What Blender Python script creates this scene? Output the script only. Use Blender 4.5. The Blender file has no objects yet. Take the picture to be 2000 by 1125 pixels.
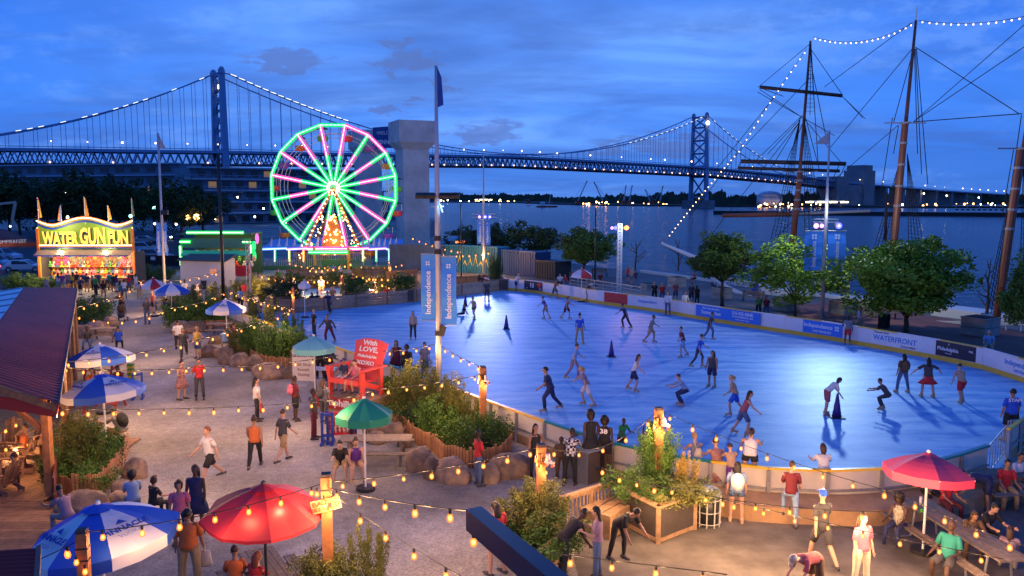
import bpy, math, random
from mathutils import Vector as V, Matrix, Euler, noise
R = random.Random(11)
PI = math.pi
sc = bpy.context.scene
# ------------------------------------------------------------------ camera, sky, exposure
F, CH, TH = 1600.0, 8.4, math.radians(6.3)       # focal length in photograph pixels, eye height, pitch
cam_d = bpy.data.cameras.new('camera'); cam = bpy.data.objects.new('camera', cam_d); sc.collection.objects.link(cam)
cam.location = (0, 0, CH); cam.rotation_euler = (PI/2 - TH, 0, 0)
cam_d.sensor_width = 36; cam_d.lens = 36*F/2000; cam_d.clip_end = 30000; cam_d.clip_start = .1
sc.camera = cam
sc.view_settings.view_transform = 'Standard'; sc.view_settings.look = 'None'
sc.view_settings.exposure = .85; sc.view_settings.gamma = 1; sc.view_settings.use_curve_mapping = False
sc.render.engine = 'CYCLES'
cy = sc.cycles
cy.use_denoising = True; cy.sample_clamp_indirect = 4; cy.sample_clamp_direct = 0
cy.max_bounces = 6; cy.diffuse_bounces = 3; cy.glossy_bounces = 3; cy.transparent_max_bounces = 12
cy.caustics_reflective = False; cy.caustics_refractive = False

def ray(px, py):
    r = (px-1000)/F; u = -(py-562.5)/F
    return V((r, math.cos(TH)+u*math.sin(TH), -math.sin(TH)+u*math.cos(TH)))
def G(px, py, z=0.0):                 # the place at height z seen at that point of the photograph
    d = ray(px, py); t = (z-CH)/d.z
    return V((d.x*t, d.y*t, z))
def P(px, py, Y):                     # the place at distance Y
    d = ray(px, py); t = Y/d.y
    return V((d.x*t, Y, CH+d.z*t))

w = bpy.data.worlds.new('World'); sc.world = w; w.use_nodes = True
nt = w.node_tree; N = nt.nodes; L = nt.links; N.clear()
def nd(t, **k):
    n = N.new(t)
    for a, b in k.items(): setattr(n, a, b)
    return n
def wmath(op, a, b=None, c=None, clamp=False):
    n = nd('ShaderNodeMath', operation=op, use_clamp=clamp)
    for i, v in enumerate((a, b, c)):
        if v is None: continue
        if isinstance(v, (int, float)): n.inputs[i].default_value = v
        else: L.new(v, n.inputs[i])
    return n.outputs[0]
def wmix(f, a, b):
    n = nd('ShaderNodeMix', data_type='RGBA')
    for i, v in ((0, f), (6, a), (7, b)):
        if isinstance(v, (int, float)): n.inputs[i].default_value = v
        elif isinstance(v, tuple): n.inputs[i].default_value = (*v, 1)
        else: L.new(v, n.inputs[i])
    return n.outputs[2]
tc = nd('ShaderNodeTexCoord'); sep = nd('ShaderNodeSeparateXYZ'); L.new(tc.outputs['Generated'], sep.inputs[0])
X, Y_, Z = sep.outputs
az = wmath('ARCTAN2', X, Y_)                                   # 0 straight ahead, + to the right
el = wmath('ARCSINE', Z)
# dusk sky: pale blue near the top of the frame and where the last light is, deep blue elsewhere
sky = nd('ShaderNodeTexSky', sky_type='NISHITA'); sky.sun_disc = False
sky.sun_elevation = math.radians(-1.5); sky.sun_rotation = math.radians(200)
ramp = nd('ShaderNodeValToRGB'); L.new(wmath('MULTIPLY', el, 1.2, clamp=True), ramp.inputs[0])
cr = ramp.color_ramp; cr.elements[0].position = 0; cr.elements[0].color = (.038, .125, .46, 1)
cr.elements[1].position = 1; cr.elements[1].color = (.012, .065, .33, 1)
for p, c in ((.05, (.03, .125, .49, 1)), (.13, (.027, .15, .61, 1)), (.22, (.021, .125, .57, 1)), (.32, (.014, .10, .50, 1))):
    e = cr.elements.new(p); e.color = c
def lobe(a0, e0, wa, we, az=az, el=el):                                      # soft patch round a direction
    a = wmath('DIVIDE', wmath('SUBTRACT', az, math.radians(a0)), math.radians(wa))
    b = wmath('DIVIDE', wmath('SUBTRACT', el, math.radians(e0)), math.radians(we))
    return wmath('POWER', 2.718, wmath('MULTIPLY', wmath('ADD', wmath('MULTIPLY', a, a), wmath('MULTIPLY', b, b)), -1.0))
# planar cloud coordinates: x/(z+h), y/(z+h)
den = wmath('ADD', wmath('MAXIMUM', Z, 0.0), .13)
cx = wmath('DIVIDE', X, den); cyy = wmath('DIVIDE', Y_, den)
cmb = nd('ShaderNodeCombineXYZ'); L.new(cx, cmb.inputs[0]); L.new(cyy, cmb.inputs[1])
def cloudnoise(sx, sy, sc_, det, off, dist=.6, rough=.55):
    mp = nd('ShaderNodeMapping'); L.new(cmb.outputs[0], mp.inputs[0]); mp.inputs[1].default_value = off; mp.inputs[3].default_value = (sx, sy, 1)
    mp.inputs[2].default_value = (0, 0, .35)
    n = nd('ShaderNodeTexNoise'); n.inputs['Scale'].default_value = sc_; n.inputs['Detail'].default_value = det
    n.inputs['Distortion'].default_value = dist; n.inputs['Roughness'].default_value = rough
    L.new(mp.outputs[0], n.inputs['Vector']); return n.outputs[0]
mpf = nd('ShaderNodeMapping'); L.new(tc.outputs['Generated'], mpf.inputs[0]); mpf.inputs[3].default_value = (1, 1, 2.4)
pfn = nd('ShaderNodeTexNoise'); pfn.inputs['Scale'].default_value = 26; pfn.inputs['Detail'].default_value = 7; pfn.inputs['Roughness'].default_value = .6; L.new(mpf.outputs[0], pfn.inputs['Vector']); puff = pfn.outputs[0]
def rng(v, a, b):
    n = nd('ShaderNodeMapRange'); n.interpolation_type = 'SMOOTHSTEP'; L.new(v, n.inputs[0]); n.inputs[1].default_value = a; n.inputs[2].default_value = b
    return n.outputs[0]
pale = wmath('ADD', wmath('MULTIPLY', lobe(-11, 9, 13, 8), .55), wmath('MULTIPLY', lobe(6, 9.5, 14, 7), .80))
streak = rng(cloudnoise(.7, 1.6, .55, 5, (3, 1, 0)), .38, .68)
streak2 = rng(cloudnoise(.9, 1.2, 1.5, 6, (9, 4, 0), .9), .42, .72)
pf = wmath('MULTIPLY', pale, wmath('ADD', wmath('MULTIPLY', streak, .75), .38), clamp=True)
c1 = wmix(pf, ramp.outputs[0], (.14, .34, .84))
big = rng(puff, .42, .66)
bank = rng(cloudnoise(.5, .9, .9, 7, (5, 2, 0), .5, .6), .46, .66)
c2 = wmix(wmath('MULTIPLY', streak2, .5), c1, (.03, .11, .42))
c2 = wmix(wmath('MULTIPLY', bank, .5), c2, (.035, .085, .30))
c2 = wmix(wmath('MULTIPLY', wmath('MULTIPLY', big, rng(streak, .2, .9)), .35), c2, (.12, .26, .66))
# small dark cumulus
fine = cloudnoise(1, 1, 5.0, 7, (2, 7, 0), 1.0, .6)
dark = None
azr = wmath('MULTIPLY_ADD', wmath('SUBTRACT', puff, .5), .16, az); elr = wmath('MULTIPLY_ADD', wmath('SUBTRACT', fine, .5), .05, wmath('MULTIPLY_ADD', wmath('SUBTRACT', puff, .5), .05, el))
for a0, e0, wa, we in ((-15.1, 8.95, 3.0, .85), (-7.0, 9.1, 2.3, .7), (-8.3, 10.1, 1.0, .3), (-1.8, 4.4, 2.6, .8), (-7.6, 6.3, 1.0, .4), (-6.5, 15.6, 2.5, .5), (-5, 7.6, 2, .3), (10, 3.6, 5, .5)):
    q = wmath('MULTIPLY', lobe(a0, e0, wa*1.2, we*1.25, azr, elr), wmath('MULTIPLY', wmath('ADD', wmath('MULTIPLY', fine, .55), wmath('MULTIPLY', puff, .75)), 1.25))
    q = rng(q, .28, .66)
    dark = q if dark is None else wmath('MAXIMUM', dark, q)
c3 = wmix(wmath('MULTIPLY', dark, .72), c2, (.06, .11, .32))
wisp = wmath('MULTIPLY', wmath('MULTIPLY', lobe(-3, 5.3, 7, 1.6), rng(fine, .45, .7)), .4)
c4 = wmix(wisp, c3, (.12, .22, .60))
# below the horizon the same blue goes on
add = nd('ShaderNodeMix', data_type='RGBA', blend_type='ADD'); add.inputs[0].default_value = 1
L.new(c4, add.inputs[6])
nsc = nd('ShaderNodeVectorMath', operation='SCALE'); L.new(sky.outputs[0], nsc.inputs[0]); nsc.inputs[3].default_value = .02
L.new(nsc.outputs[0], add.inputs[7])
bg = nd('ShaderNodeBackground'); L.new(add.outputs[2], bg.inputs[0]); bg.inputs[1].default_value = .90
wo = nd('ShaderNodeOutputWorld'); L.new(bg.outputs[0], wo.inputs[0])

# ------------------------------------------------------------------ materials
MATS = {}
def mat(key, col, rough=.7, metal=0., var=.0, vs=4., bump=0., bs=30., em=None, es=0., col2=None, spec=.5, alpha=1., sample=True, rnd=0., coat=0.):
    if key in MATS: return MATS[key]
    m = bpy.data.materials.new(key); m.use_nodes = True; MATS[key] = m
    t = m.node_tree; b = t.nodes['Principled BSDF']
    b.inputs['Base Color'].default_value = (*col, 1); b.inputs['Roughness'].default_value = rough
    b.inputs['Metallic'].default_value = metal; b.inputs['Specular IOR Level'].default_value = spec
    b.inputs['Alpha'].default_value = alpha; b.inputs['Coat Weight'].default_value = coat
    m.diffuse_color = (*col, 1)
    if em: b.inputs['Emission Color'].default_value = (*em, 1); b.inputs['Emission Strength'].default_value = es
    if var or bump or col2 or rnd:
        tc = t.nodes.new('ShaderNodeTexCoord'); co = tc.outputs['Object']
        n = t.nodes.new('ShaderNodeTexNoise'); n.inputs['Scale'].default_value = vs; n.inputs['Detail'].default_value = 6
        n.inputs['Roughness'].default_value = .62; t.links.new(co, n.inputs['Vector'])
        c2 = col2 or tuple(c*(1-var) for c in col); c1 = col if col2 else tuple(min(1, c*(1+var*.6)) for c in col)
        r = t.nodes.new('ShaderNodeMapRange'); t.links.new(n.outputs[0], r.inputs[0]); r.inputs[1].default_value = .35; r.inputs[2].default_value = .65
        mx = t.nodes.new('ShaderNodeMix'); mx.data_type = 'RGBA'; t.links.new(r.outputs[0], mx.inputs[0])
        mx.inputs[6].default_value = (*c2, 1); mx.inputs[7].default_value = (*c1, 1)
        out = mx.outputs[2]
        if rnd:
            oi = t.nodes.new('ShaderNodeObjectInfo'); hs = t.nodes.new('ShaderNodeHueSaturation')
            mr = t.nodes.new('ShaderNodeMapRange'); t.links.new(oi.outputs['Random'], mr.inputs[0]); mr.inputs[3].default_value = 1-rnd; mr.inputs[4].default_value = 1+rnd
            t.links.new(mr.outputs[0], hs.inputs['Value']); t.links.new(out, hs.inputs['Color']); out = hs.outputs[0]
        t.links.new(out, b.inputs['Base Color'])
        if bump:
            n2 = t.nodes.new('ShaderNodeTexNoise'); n2.inputs['Scale'].default_value = bs; n2.inputs['Detail'].default_value = 5; t.links.new(co, n2.inputs['Vector'])
            bp = t.nodes.new('ShaderNodeBump'); bp.inputs['Strength'].default_value = bump; bp.inputs['Distance'].default_value = .02
            t.links.new(n2.outputs[0], bp.inputs['Height']); t.links.new(bp.outputs[0], b.inputs['Normal'])
    if not sample: m.cycles.emission_sampling = 'NONE'
    return m
def glow(key, col, s, sample=False):
    return mat(key, (.02, .02, .02), .5, em=col, es=s, sample=sample)
wood = mat('timber', (.30, .155, .07), .75, var=.35, vs=7, bump=.4, bs=40, rnd=.22)
wood_grey = mat('weathered_timber', (.21, .165, .125), .85, var=.35, vs=9, bump=.4, bs=50, rnd=.2)
deckwood = mat('deck_timber', (.30, .16, .09), .8, var=.3, vs=5, bump=.3, bs=60, rnd=.25)
black = mat('black_metal', (.02, .02, .022), .45)
steel = mat('galvanised_steel', (.42, .43, .45), .4, .7, var=.15, vs=12)
white = mat('white_paint', (.75, .75, .74), .5)
whiteboard = mat('white_board_panel', (.78, .77, .76), .35, var=.06, vs=1.5)
yellow = mat('yellow_plastic', (.80, .50, .04), .35, var=.08, vs=3)
teal = mat('teal_plastic', (.01, .22, .25), .35)
concrete = mat('concrete', (.36, .345, .32), .85, var=.22, vs=1.2, bump=.3, bs=18)
stone = mat('boulder_stone', (.33, .22, .14), .9, vs=2.6, bump=1., bs=7, rnd=.35, col2=(.12, .095, .085))
red = mat('red_paint', (.72, .03, .035), .4)
navy = mat('navy_paint', (.005, .02, .06), .45, var=.15, vs=3)
signblue = mat('sign_blue', (.02, .20, .72), .45)
wtext = mat('white_lettering', (.85, .85, .85), .5)
dtext = mat('dark_lettering', (.015, .03, .09), .5)
btext = mat('blue_lettering', (.03, .22, .62), .5)
cable = mat('black_cable', (.015, .015, .015), .6)
bulb_core = glow('bulb_filament', (1, .40, .09), 6)
# ------------------------------------------------------------------ building blocks
C = bpy.context.scene.collection
class MB:
    def __init__(s): s.v = []; s.f = []
    def add(s, vs, fs):
        k = len(s.v); s.v += [tuple(a) for a in vs]; s.f += [tuple(i+k for i in f) for f in fs]; return s
    def box(s, c, d, rz=0, rx=0, ry=0):
        M = Euler((rx, ry, rz)).to_matrix(); c = V(c); h = V(d)/2
        vs = [c+M@V((x*h.x, y*h.y, z*h.z)) for x in (-1, 1) for y in (-1, 1) for z in (-1, 1)]
        return s.add(vs, [(0, 1, 3, 2), (4, 6, 7, 5), (0, 4, 5, 1), (2, 3, 7, 6), (0, 2, 6, 4), (1, 5, 7, 3)])
    def bar(s, a, b, wd, ht=None, up=V((0, 0, 1))):                 # a rectangular bar from a to b
        a, b = V(a), V(b); ht = ht or wd; d = (b-a).normalized()
        if abs(d.dot(up)) > .98: up = V((0, 1, 0))
        x = d.cross(up).normalized()*wd/2; y = x.cross(d).normalized()*ht/2
        vs = [q+i*x+j*y for q in (a, b) for i, j in ((-1, -1), (1, -1), (1, 1), (-1, 1))]
        return s.add(vs, [(3, 2, 1, 0), (4, 5, 6, 7), (0, 1, 5, 4), (1, 2, 6, 5), (2, 3, 7, 6), (3, 0, 4, 7)])
    def loft(s, pts, rad, n=8, cap=True, xdir=None):                 # rings round a polyline; rad = r or (rx, ry)
        pts = [V(p) for p in pts]; k0 = len(s.v); m = len(pts); X = None
        for i, p in enumerate(pts):
            d = (pts[min(i+1, m-1)]-pts[max(i-1, 0)])
            d = d.normalized() if d.length > 1e-9 else V((0, 0, 1))
            if X is None:
                X = V(xdir) if xdir else (V((1, 0, 0)) if abs(d.x) < .9 else V((0, 1, 0)))
            X = (X-d*X.dot(d)); X = X.normalized() if X.length > 1e-6 else d.orthogonal().normalized()
            Yv = d.cross(X); r = rad[i] if isinstance(rad, (list, tuple)) else rad
            rx, ry = r if isinstance(r, tuple) else (r, r)
            for j in range(n):
                a = 2*PI*j/n; s.v.append(tuple(p+X*math.cos(a)*rx+Yv*math.sin(a)*ry))
        for i in range(m-1):
            for j in range(n):
                a = k0+i*n+j; b = k0+i*n+(j+1) % n; s.f.append((a, b, b+n, a+n))
        if cap:
            s.f.append(tuple(k0+j for j in reversed(range(n)))); s.f.append(tuple(k0+(m-1)*n+j for j in range(n)))
        return s
    def cyl(s, a, b, r, r2=None, n=8): return s.loft([a, b], [r, r if r2 is None else r2], n)
    def ell(s, c, r, n=10, m=7, M=None):                             # ellipsoid
        c = V(c); r = r if isinstance(r, (tuple, list)) else (r, r, r); k = len(s.v); vs = []
        for i in range(1, m):
            t = PI*i/m
            for j in range(n):
                a = 2*PI*j/n; vs.append(V((r[0]*math.sin(t)*math.cos(a), r[1]*math.sin(t)*math.sin(a), r[2]*math.cos(t))))
        vs += [V((0, 0, r[2])), V((0, 0, -r[2]))]
        if M: vs = [M@q for q in vs]
        fs = []
        for i in range(m-2):
            for j in range(n): fs.append((i*n+j, (i+1)*n+j, (i+1)*n+(j+1) % n, i*n+(j+1) % n))
        t, b = (m-1)*n, (m-1)*n+1
        for j in range(n): fs.append((t, j, (j+1) % n)); fs.append((b, (m-2)*n+(j+1) % n, (m-2)*n+j))
        return s.add([c+q for q in vs], fs)
    def prism(s, poly, z0, z1):                                      # upright prism over a ground polygon
        n = len(poly); vs = [(p[0], p[1], z0) for p in poly]+[(p[0], p[1], z1) for p in poly]
        a = sum(poly[i][0]*poly[(i+1) % n][1]-poly[(i+1) % n][0]*poly[i][1] for i in range(n))
        fs = [tuple(range(n))[::-1], tuple(range(n, 2*n))]+[(i, (i+1) % n, n+(i+1) % n, n+i) for i in range(n)]
        if a < 0: fs = [f[::-1] for f in fs]
        return s.add(vs, fs)
    def plate(s, a, b, c, d, th=.02):                                # a thin slab on four corners
        a, b, c, d = map(V, (a, b, c, d)); nn = (b-a).cross(d-a).normalized()*th
        return s.add([a, b, c, d, a-nn, b-nn, c-nn, d-nn], [(0, 1, 2, 3), (7, 6, 5, 4), (0, 4, 5, 1), (1, 5, 6, 2), (2, 6, 7, 3), (3, 7, 4, 0)])
    def mesh(s, name='mesh', smooth=False):
        me = bpy.data.meshes.new(name); me.from_pydata(s.v, [], s.f); me.update()
        if smooth: me.shade_smooth()
        return me
def link(name, data, m=None, parent=None, loc=None, rot=None, scale=None):
    o = bpy.data.objects.new(name, data); C.objects.link(o)
    if m is not None:
        if not data.materials: data.materials.append(m)
        if data.materials[0] is not m:
            o.material_slots[0].link = 'OBJECT'; o.material_slots[0].material = m
    if parent is not None: o.parent = parent
    if loc is not None: o.location = loc
    if rot is not None: o.rotation_euler = rot
    if scale is not None: o.scale = scale if not isinstance(scale, (int, float)) else (scale,)*3
    return o
def obj(name, mb, m, parent=None, smooth=False, **k): return link(name, mb.mesh(name, smooth), m, parent, **k)
def tag(o, label=None, cat=None, group=None, kind=None):
    if label: o['label'] = label
    if cat: o['category'] = cat
    if group: o['group'] = group
    if kind: o['kind'] = kind
    return o
def nth(i): i += 1; return '%d%s' % (i, 'th' if 10 < i % 100 < 14 else {1: 'st', 2: 'nd', 3: 'rd'}.get(i % 10, 'th'))
def thing(name, label, cat, loc=(0, 0, 0), rz=0, group=None):
    o = bpy.data.objects.new(name, None); C.objects.link(o); o.location = loc; o.rotation_euler = (0, 0, rz); o.empty_display_size = .2
    return tag(o, label, cat, group)
def clone(root, loc=None, rz=None, label=None, scale=None, group=None):
    def rec(o, par):
        c = o.copy(); C.objects.link(c)
        if par is not None: c.parent = par
        for ch in o.children: rec(ch, c)
        return c
    r = rec(root, None)
    if loc is not None: r.location = loc
    if rz is not None: r.rotation_euler.z = rz
    if scale is not None: r.scale = scale if not isinstance(scale, (int, float)) else (scale,)*3
    if label: r['label'] = label
    if group: r['group'] = group
    return r
def text(s, size, m, parent, loc, rot, name='lettering', sx=1., ext=.004, align='CENTER', bold=0.):
    cu = bpy.data.curves.new(name, 'FONT'); cu.body = s; cu.size = size; cu.align_x = align; cu.align_y = 'CENTER'; cu.extrude = ext
    cu.resolution_u = 2; cu.offset = bold*size
    t = bpy.data.objects.new(name, cu); C.objects.link(t)
    me = bpy.data.meshes.new_from_object(t); bpy.data.objects.remove(t)
    me.materials.clear()
    return link(name, me, m, parent, loc, rot, (sx, 1, 1))
def heading(a, b): return math.atan2(b[1]-a[1], b[0]-a[0])
def lamp(kind, parent, loc, energy, col, radius=.08, aim=None, angle=60, blend=.5):
    d = bpy.data.lights.new('lamp_light', kind); d.energy = energy; d.color = col; d.shadow_soft_size = radius
    if kind == 'SPOT': d.spot_size = math.radians(angle); d.spot_blend = blend
    o = bpy.data.objects.new('lamp_light', d); C.objects.link(o); o.parent = parent; o.location = loc
    if aim is not None: o.rotation_euler = (V(aim)-V(loc)).to_track_quat('-Z', 'Y').to_euler()
    return o
# ------------------------------------------------------------------ ground, water, far shore
WZ = -5.0
def sheet(name, pts, z, m):
    mb = MB(); mb.add([(p[0], p[1], z) for p in pts], [tuple(range(len(pts)))])
    o = obj(name, mb, m); o['kind'] = 'structure'; return o
def texmat(key, build):
    m = bpy.data.materials.new(key); m.use_nodes = True; t = m.node_tree; b = t.nodes['Principled BSDF']
    build(t, b, lambda ty, **k: _mk(t, ty, k)); return m
def _mk(t, ty, k):
    n = t.nodes.new(ty)
    for a, v in k.items():
        if a.startswith('i_'): n.inputs[a[2:].replace('_', ' ')].default_value = v
        else: setattr(n, a, v)
    return n
def m_plaza(t, b, mk):
    tc = mk('ShaderNodeTexCoord'); l = t.links.new
    n1 = mk('ShaderNodeTexNoise', i_Scale=.35, i_Detail=6.); n2 = mk('ShaderNodeTexNoise', i_Scale=3.5, i_Detail=8., i_Roughness=.75)
    n3 = mk('ShaderNodeTexNoise', i_Scale=14., i_Detail=6., i_Roughness=.7)
    for n in (n1, n2, n3): l(tc.outputs['Object'], n.inputs['Vector'])
    r = mk('ShaderNodeValToRGB'); l(n1.outputs[0], r.inputs[0]); r.color_ramp.elements[0].position = .3; r.color_ramp.elements[1].position = .72
    r.color_ramp.elements[0].color = (.25, .24, .215, 1); r.color_ramp.elements[1].color = (.48, .455, .40, 1)
    r2 = mk('ShaderNodeValToRGB'); l(n2.outputs[0], r2.inputs[0]); r2.color_ramp.elements[0].position = .36; r2.color_ramp.elements[1].position = .66
    r2.color_ramp.elements[0].color = (.74, .72, .71, 1); r2.color_ramp.elements[1].color = (1.18, 1.16, 1.14, 1)
    mx = mk('ShaderNodeMix', data_type='RGBA', blend_type='MULTIPLY'); mx.inputs[0].default_value = 1; l(r.outputs[0], mx.inputs[6]); l(r2.outputs[0], mx.inputs[7])
    r3 = mk('ShaderNodeValToRGB'); l(n3.outputs[0], r3.inputs[0]); r3.color_ramp.elements[0].position = .4; r3.color_ramp.elements[1].position = .6
    r3.color_ramp.elements[0].color = (.8, .8, .8, 1); r3.color_ramp.elements[1].color = (1.15, 1.15, 1.15, 1)
    m2 = mk('ShaderNodeMix', data_type='RGBA', blend_type='MULTIPLY'); m2.inputs[0].default_value = 1; l(mx.outputs[2], m2.inputs[6]); l(r3.outputs[0], m2.inputs[7])
    l(m2.outputs[2], b.inputs['Base Color']); b.inputs['Roughness'].default_value = .8
    n4 = mk('ShaderNodeTexNoise', i_Scale=.11, i_Detail=4., i_Distortion=.8); l(tc.outputs['Object'], n4.inputs['Vector']); r4 = mk('ShaderNodeMapRange'); l(n4.outputs[0], r4.inputs[0]); r4.inputs[1].default_value = .42; r4.inputs[2].default_value = .58; r4.inputs[3].default_value = .62; r4.inputs[4].default_value = 1.12
    hs4 = mk('ShaderNodeHueSaturation'); l(r4.outputs[0], hs4.inputs['Value']); l(m2.outputs[2], hs4.inputs['Color']); l(hs4.outputs[0], b.inputs['Base Color'])
    bp = mk('ShaderNodeBump', i_Strength=.5, i_Distance=.03); l(n2.outputs[0], bp.inputs['Height']); l(bp.outputs[0], b.inputs['Normal'])
plaza_m = texmat('packed_stone_plaza', m_plaza)
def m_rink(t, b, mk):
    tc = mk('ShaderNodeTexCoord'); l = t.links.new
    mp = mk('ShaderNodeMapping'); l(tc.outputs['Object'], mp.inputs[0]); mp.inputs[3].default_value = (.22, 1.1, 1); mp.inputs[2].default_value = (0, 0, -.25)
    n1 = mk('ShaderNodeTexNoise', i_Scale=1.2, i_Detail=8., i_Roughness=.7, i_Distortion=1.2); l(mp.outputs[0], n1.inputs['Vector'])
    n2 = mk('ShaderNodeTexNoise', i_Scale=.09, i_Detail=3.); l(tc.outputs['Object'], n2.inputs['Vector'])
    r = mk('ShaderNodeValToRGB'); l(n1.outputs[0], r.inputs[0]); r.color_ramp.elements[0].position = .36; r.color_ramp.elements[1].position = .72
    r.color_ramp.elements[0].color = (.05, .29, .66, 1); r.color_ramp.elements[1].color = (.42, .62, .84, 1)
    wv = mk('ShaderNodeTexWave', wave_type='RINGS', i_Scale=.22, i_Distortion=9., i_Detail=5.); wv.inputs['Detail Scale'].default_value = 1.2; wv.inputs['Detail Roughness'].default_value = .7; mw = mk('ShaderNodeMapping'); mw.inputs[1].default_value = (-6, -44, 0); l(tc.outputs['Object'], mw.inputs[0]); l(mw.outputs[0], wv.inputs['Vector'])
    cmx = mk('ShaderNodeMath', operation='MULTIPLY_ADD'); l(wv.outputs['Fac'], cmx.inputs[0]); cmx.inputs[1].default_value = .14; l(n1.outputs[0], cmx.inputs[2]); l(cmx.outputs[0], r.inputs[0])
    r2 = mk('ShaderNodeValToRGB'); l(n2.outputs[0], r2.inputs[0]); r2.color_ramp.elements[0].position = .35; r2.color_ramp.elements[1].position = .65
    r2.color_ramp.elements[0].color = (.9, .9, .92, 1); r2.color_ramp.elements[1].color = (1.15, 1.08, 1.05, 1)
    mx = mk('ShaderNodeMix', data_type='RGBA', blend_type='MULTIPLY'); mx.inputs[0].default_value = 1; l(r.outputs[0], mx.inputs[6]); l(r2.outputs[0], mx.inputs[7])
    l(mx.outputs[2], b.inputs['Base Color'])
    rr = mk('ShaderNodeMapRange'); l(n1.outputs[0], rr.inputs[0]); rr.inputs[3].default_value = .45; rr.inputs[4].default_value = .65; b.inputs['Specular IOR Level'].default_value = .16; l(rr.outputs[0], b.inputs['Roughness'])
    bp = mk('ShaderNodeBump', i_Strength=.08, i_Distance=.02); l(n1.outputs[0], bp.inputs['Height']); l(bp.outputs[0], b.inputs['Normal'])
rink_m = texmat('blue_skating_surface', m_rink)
def m_water(t, b, mk):
    tc = mk('ShaderNodeTexCoord'); l = t.links.new
    b.inputs['Base Color'].default_value = (.005, .022, .09, 1); b.inputs['Roughness'].default_value = .15; b.inputs['Specular IOR Level'].default_value = .18
    mp = mk('ShaderNodeMapping'); l(tc.outputs['Object'], mp.inputs[0]); mp.inputs[3].default_value = (.5, 1, 1); mp.inputs[2].default_value = (0, 0, .4)
    n1 = mk('ShaderNodeTexNoise', i_Scale=.28, i_Detail=8., i_Roughness=.62, i_Distortion=.3); l(mp.outputs[0], n1.inputs['Vector'])
    n2 = mk('ShaderNodeTexNoise', i_Scale=.035, i_Detail=4.); l(mp.outputs[0], n2.inputs['Vector'])
    ad = mk('ShaderNodeMath', operation='ADD'); l(n1.outputs[0], ad.inputs[0]); l(n2.outputs[0], ad.inputs[1])
    bp = mk('ShaderNodeBump', i_Strength=1., i_Distance=2.2); l(ad.outputs[0], bp.inputs['Height']); l(bp.outputs[0], b.inputs['Normal'])
water_m = texmat('river_water', m_water)
def m_prom(t, b, mk):
    tc = mk('ShaderNodeTexCoord'); l = t.links.new
    br = mk('ShaderNodeTexBrick', i_Scale=1.); br.inputs['Brick Width'].default_value = .6; br.inputs['Row Height'].default_value = .3; br.inputs['Mortar Size'].default_value = .012
    br.inputs['Color1'].default_value = (.15, .14, .14, 1); br.inputs['Color2'].default_value = (.20, .18, .175, 1); br.inputs['Mortar'].default_value = (.08, .08, .08, 1)
    n = mk('ShaderNodeTexNoise', i_Scale=.25, i_Detail=5.)
    for q in (br, n): l(tc.outputs['Object'], q.inputs['Vector'])
    r = mk('ShaderNodeMapRange'); l(n.outputs[0], r.inputs[0]); r.inputs[1].default_value = .3; r.inputs[2].default_value = .7; r.inputs[3].default_value = .7; r.inputs[4].default_value = 1.3
    hs = mk('ShaderNodeHueSaturation'); l(r.outputs[0], hs.inputs['Value']); l(br.outputs[0], hs.inputs['Color']); l(hs.outputs[0], b.inputs['Base Color'])
    b.inputs['Roughness'].default_value = .75
prom_m = texmat('promenade_pavers', m_prom)
brick_m = mat('brick_red_paving', (.20, .085, .07), .8, var=.25, vs=.6, bump=.3, bs=6)
asphalt = mat('asphalt', (.06, .06, .065), .8, var=.3, vs=.8, bump=.3, bs=20)
darkfloor = mat('worn_dark_concrete', (.125, .115, .105), .75, var=.45, vs=.9, bump=.25, bs=14)

# the plaza lies on one big land sheet with the river beyond its quay
q0, q1 = G(1252, 532), G(1893, 619)
qd = (q1-q0).normalized(); qn = V((-qd.y, qd.x, 0)); qn = qn if qn.x > 0 else -qn
quay = [q0-qd*0, q1+qd*60]
land = [(-900, -60), (quay[1].x, -60), quay[1].xy, quay[0].xy, (4, 112), (-9, 150), (-22, 190), (-30, 330), (-160, 480), (-900, 560)]
g_o = sheet('ground', land, 0, plaza_m)
sheet('river', [(-9000, 300), (-9000, 16000), (14000, 16000), (14000, -400), (quay[1].x-30, -400), (-60, 60), (-200, 200)], WZ, water_m)
qw = MB()
for i in range(1, 9):
    a, b = V((*land[i], 0)), V((*land[i+1], 0)); qw.add([(a.x, a.y, -.004), (b.x, b.y, -.004), (b.x, b.y, WZ-1), (a.x, a.y, WZ-1)], [(0, 1, 2, 3)])
obj('quay_face', qw, concrete)['kind'] = 'structure'
# paving zones, each a sheet 4 mm above the one below
carpark = [G(-420, 566), G(75, 566), G(330, 545), G(380, 500), G(420, 470), G(430, 450), G(-700, 450)]
sheet('road', [p.xy for p in carpark], .004, asphalt)
prom = [G(1000, 552), G(1120, 560), G(1500, 632), G(2000, 740), q1+qd*18-qn*9, q1+qd*24, q1, q0, (4, 112), G(960, 505)]
prom = [(p[0], p[1]) for p in prom]
sheet('promenade', prom, .004, prom_m)
bp_ = [G(1490, 600), G(1640, 590), G(2050, 655), G(2200, 730), G(2000, 705), G(1600, 628)]
sheet('brick_paving', [p.xy for p in bp_], .008, brick_m)
near_floor = [G(1150, 985), G(1240, 955), G(1380, 962), G(1480, 985), G(1750, 990), G(1900, 960), G(2150, 900), G(2500, 1400), G(1200, 1400), G(1120, 1090)]
sheet('pavement', [p.xy for p in near_floor], .004, darkfloor)
# low kerb along the quay with a white cap and bollards
kb = MB(); kb.bar(q0+V((0, 0, .15)), q1+qd*25+V((0, 0, .15)), .35, .3)
tag(obj('quay_kerb', kb, white), 'low white kerb along the edge of the quay', 'kerb')

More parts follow.
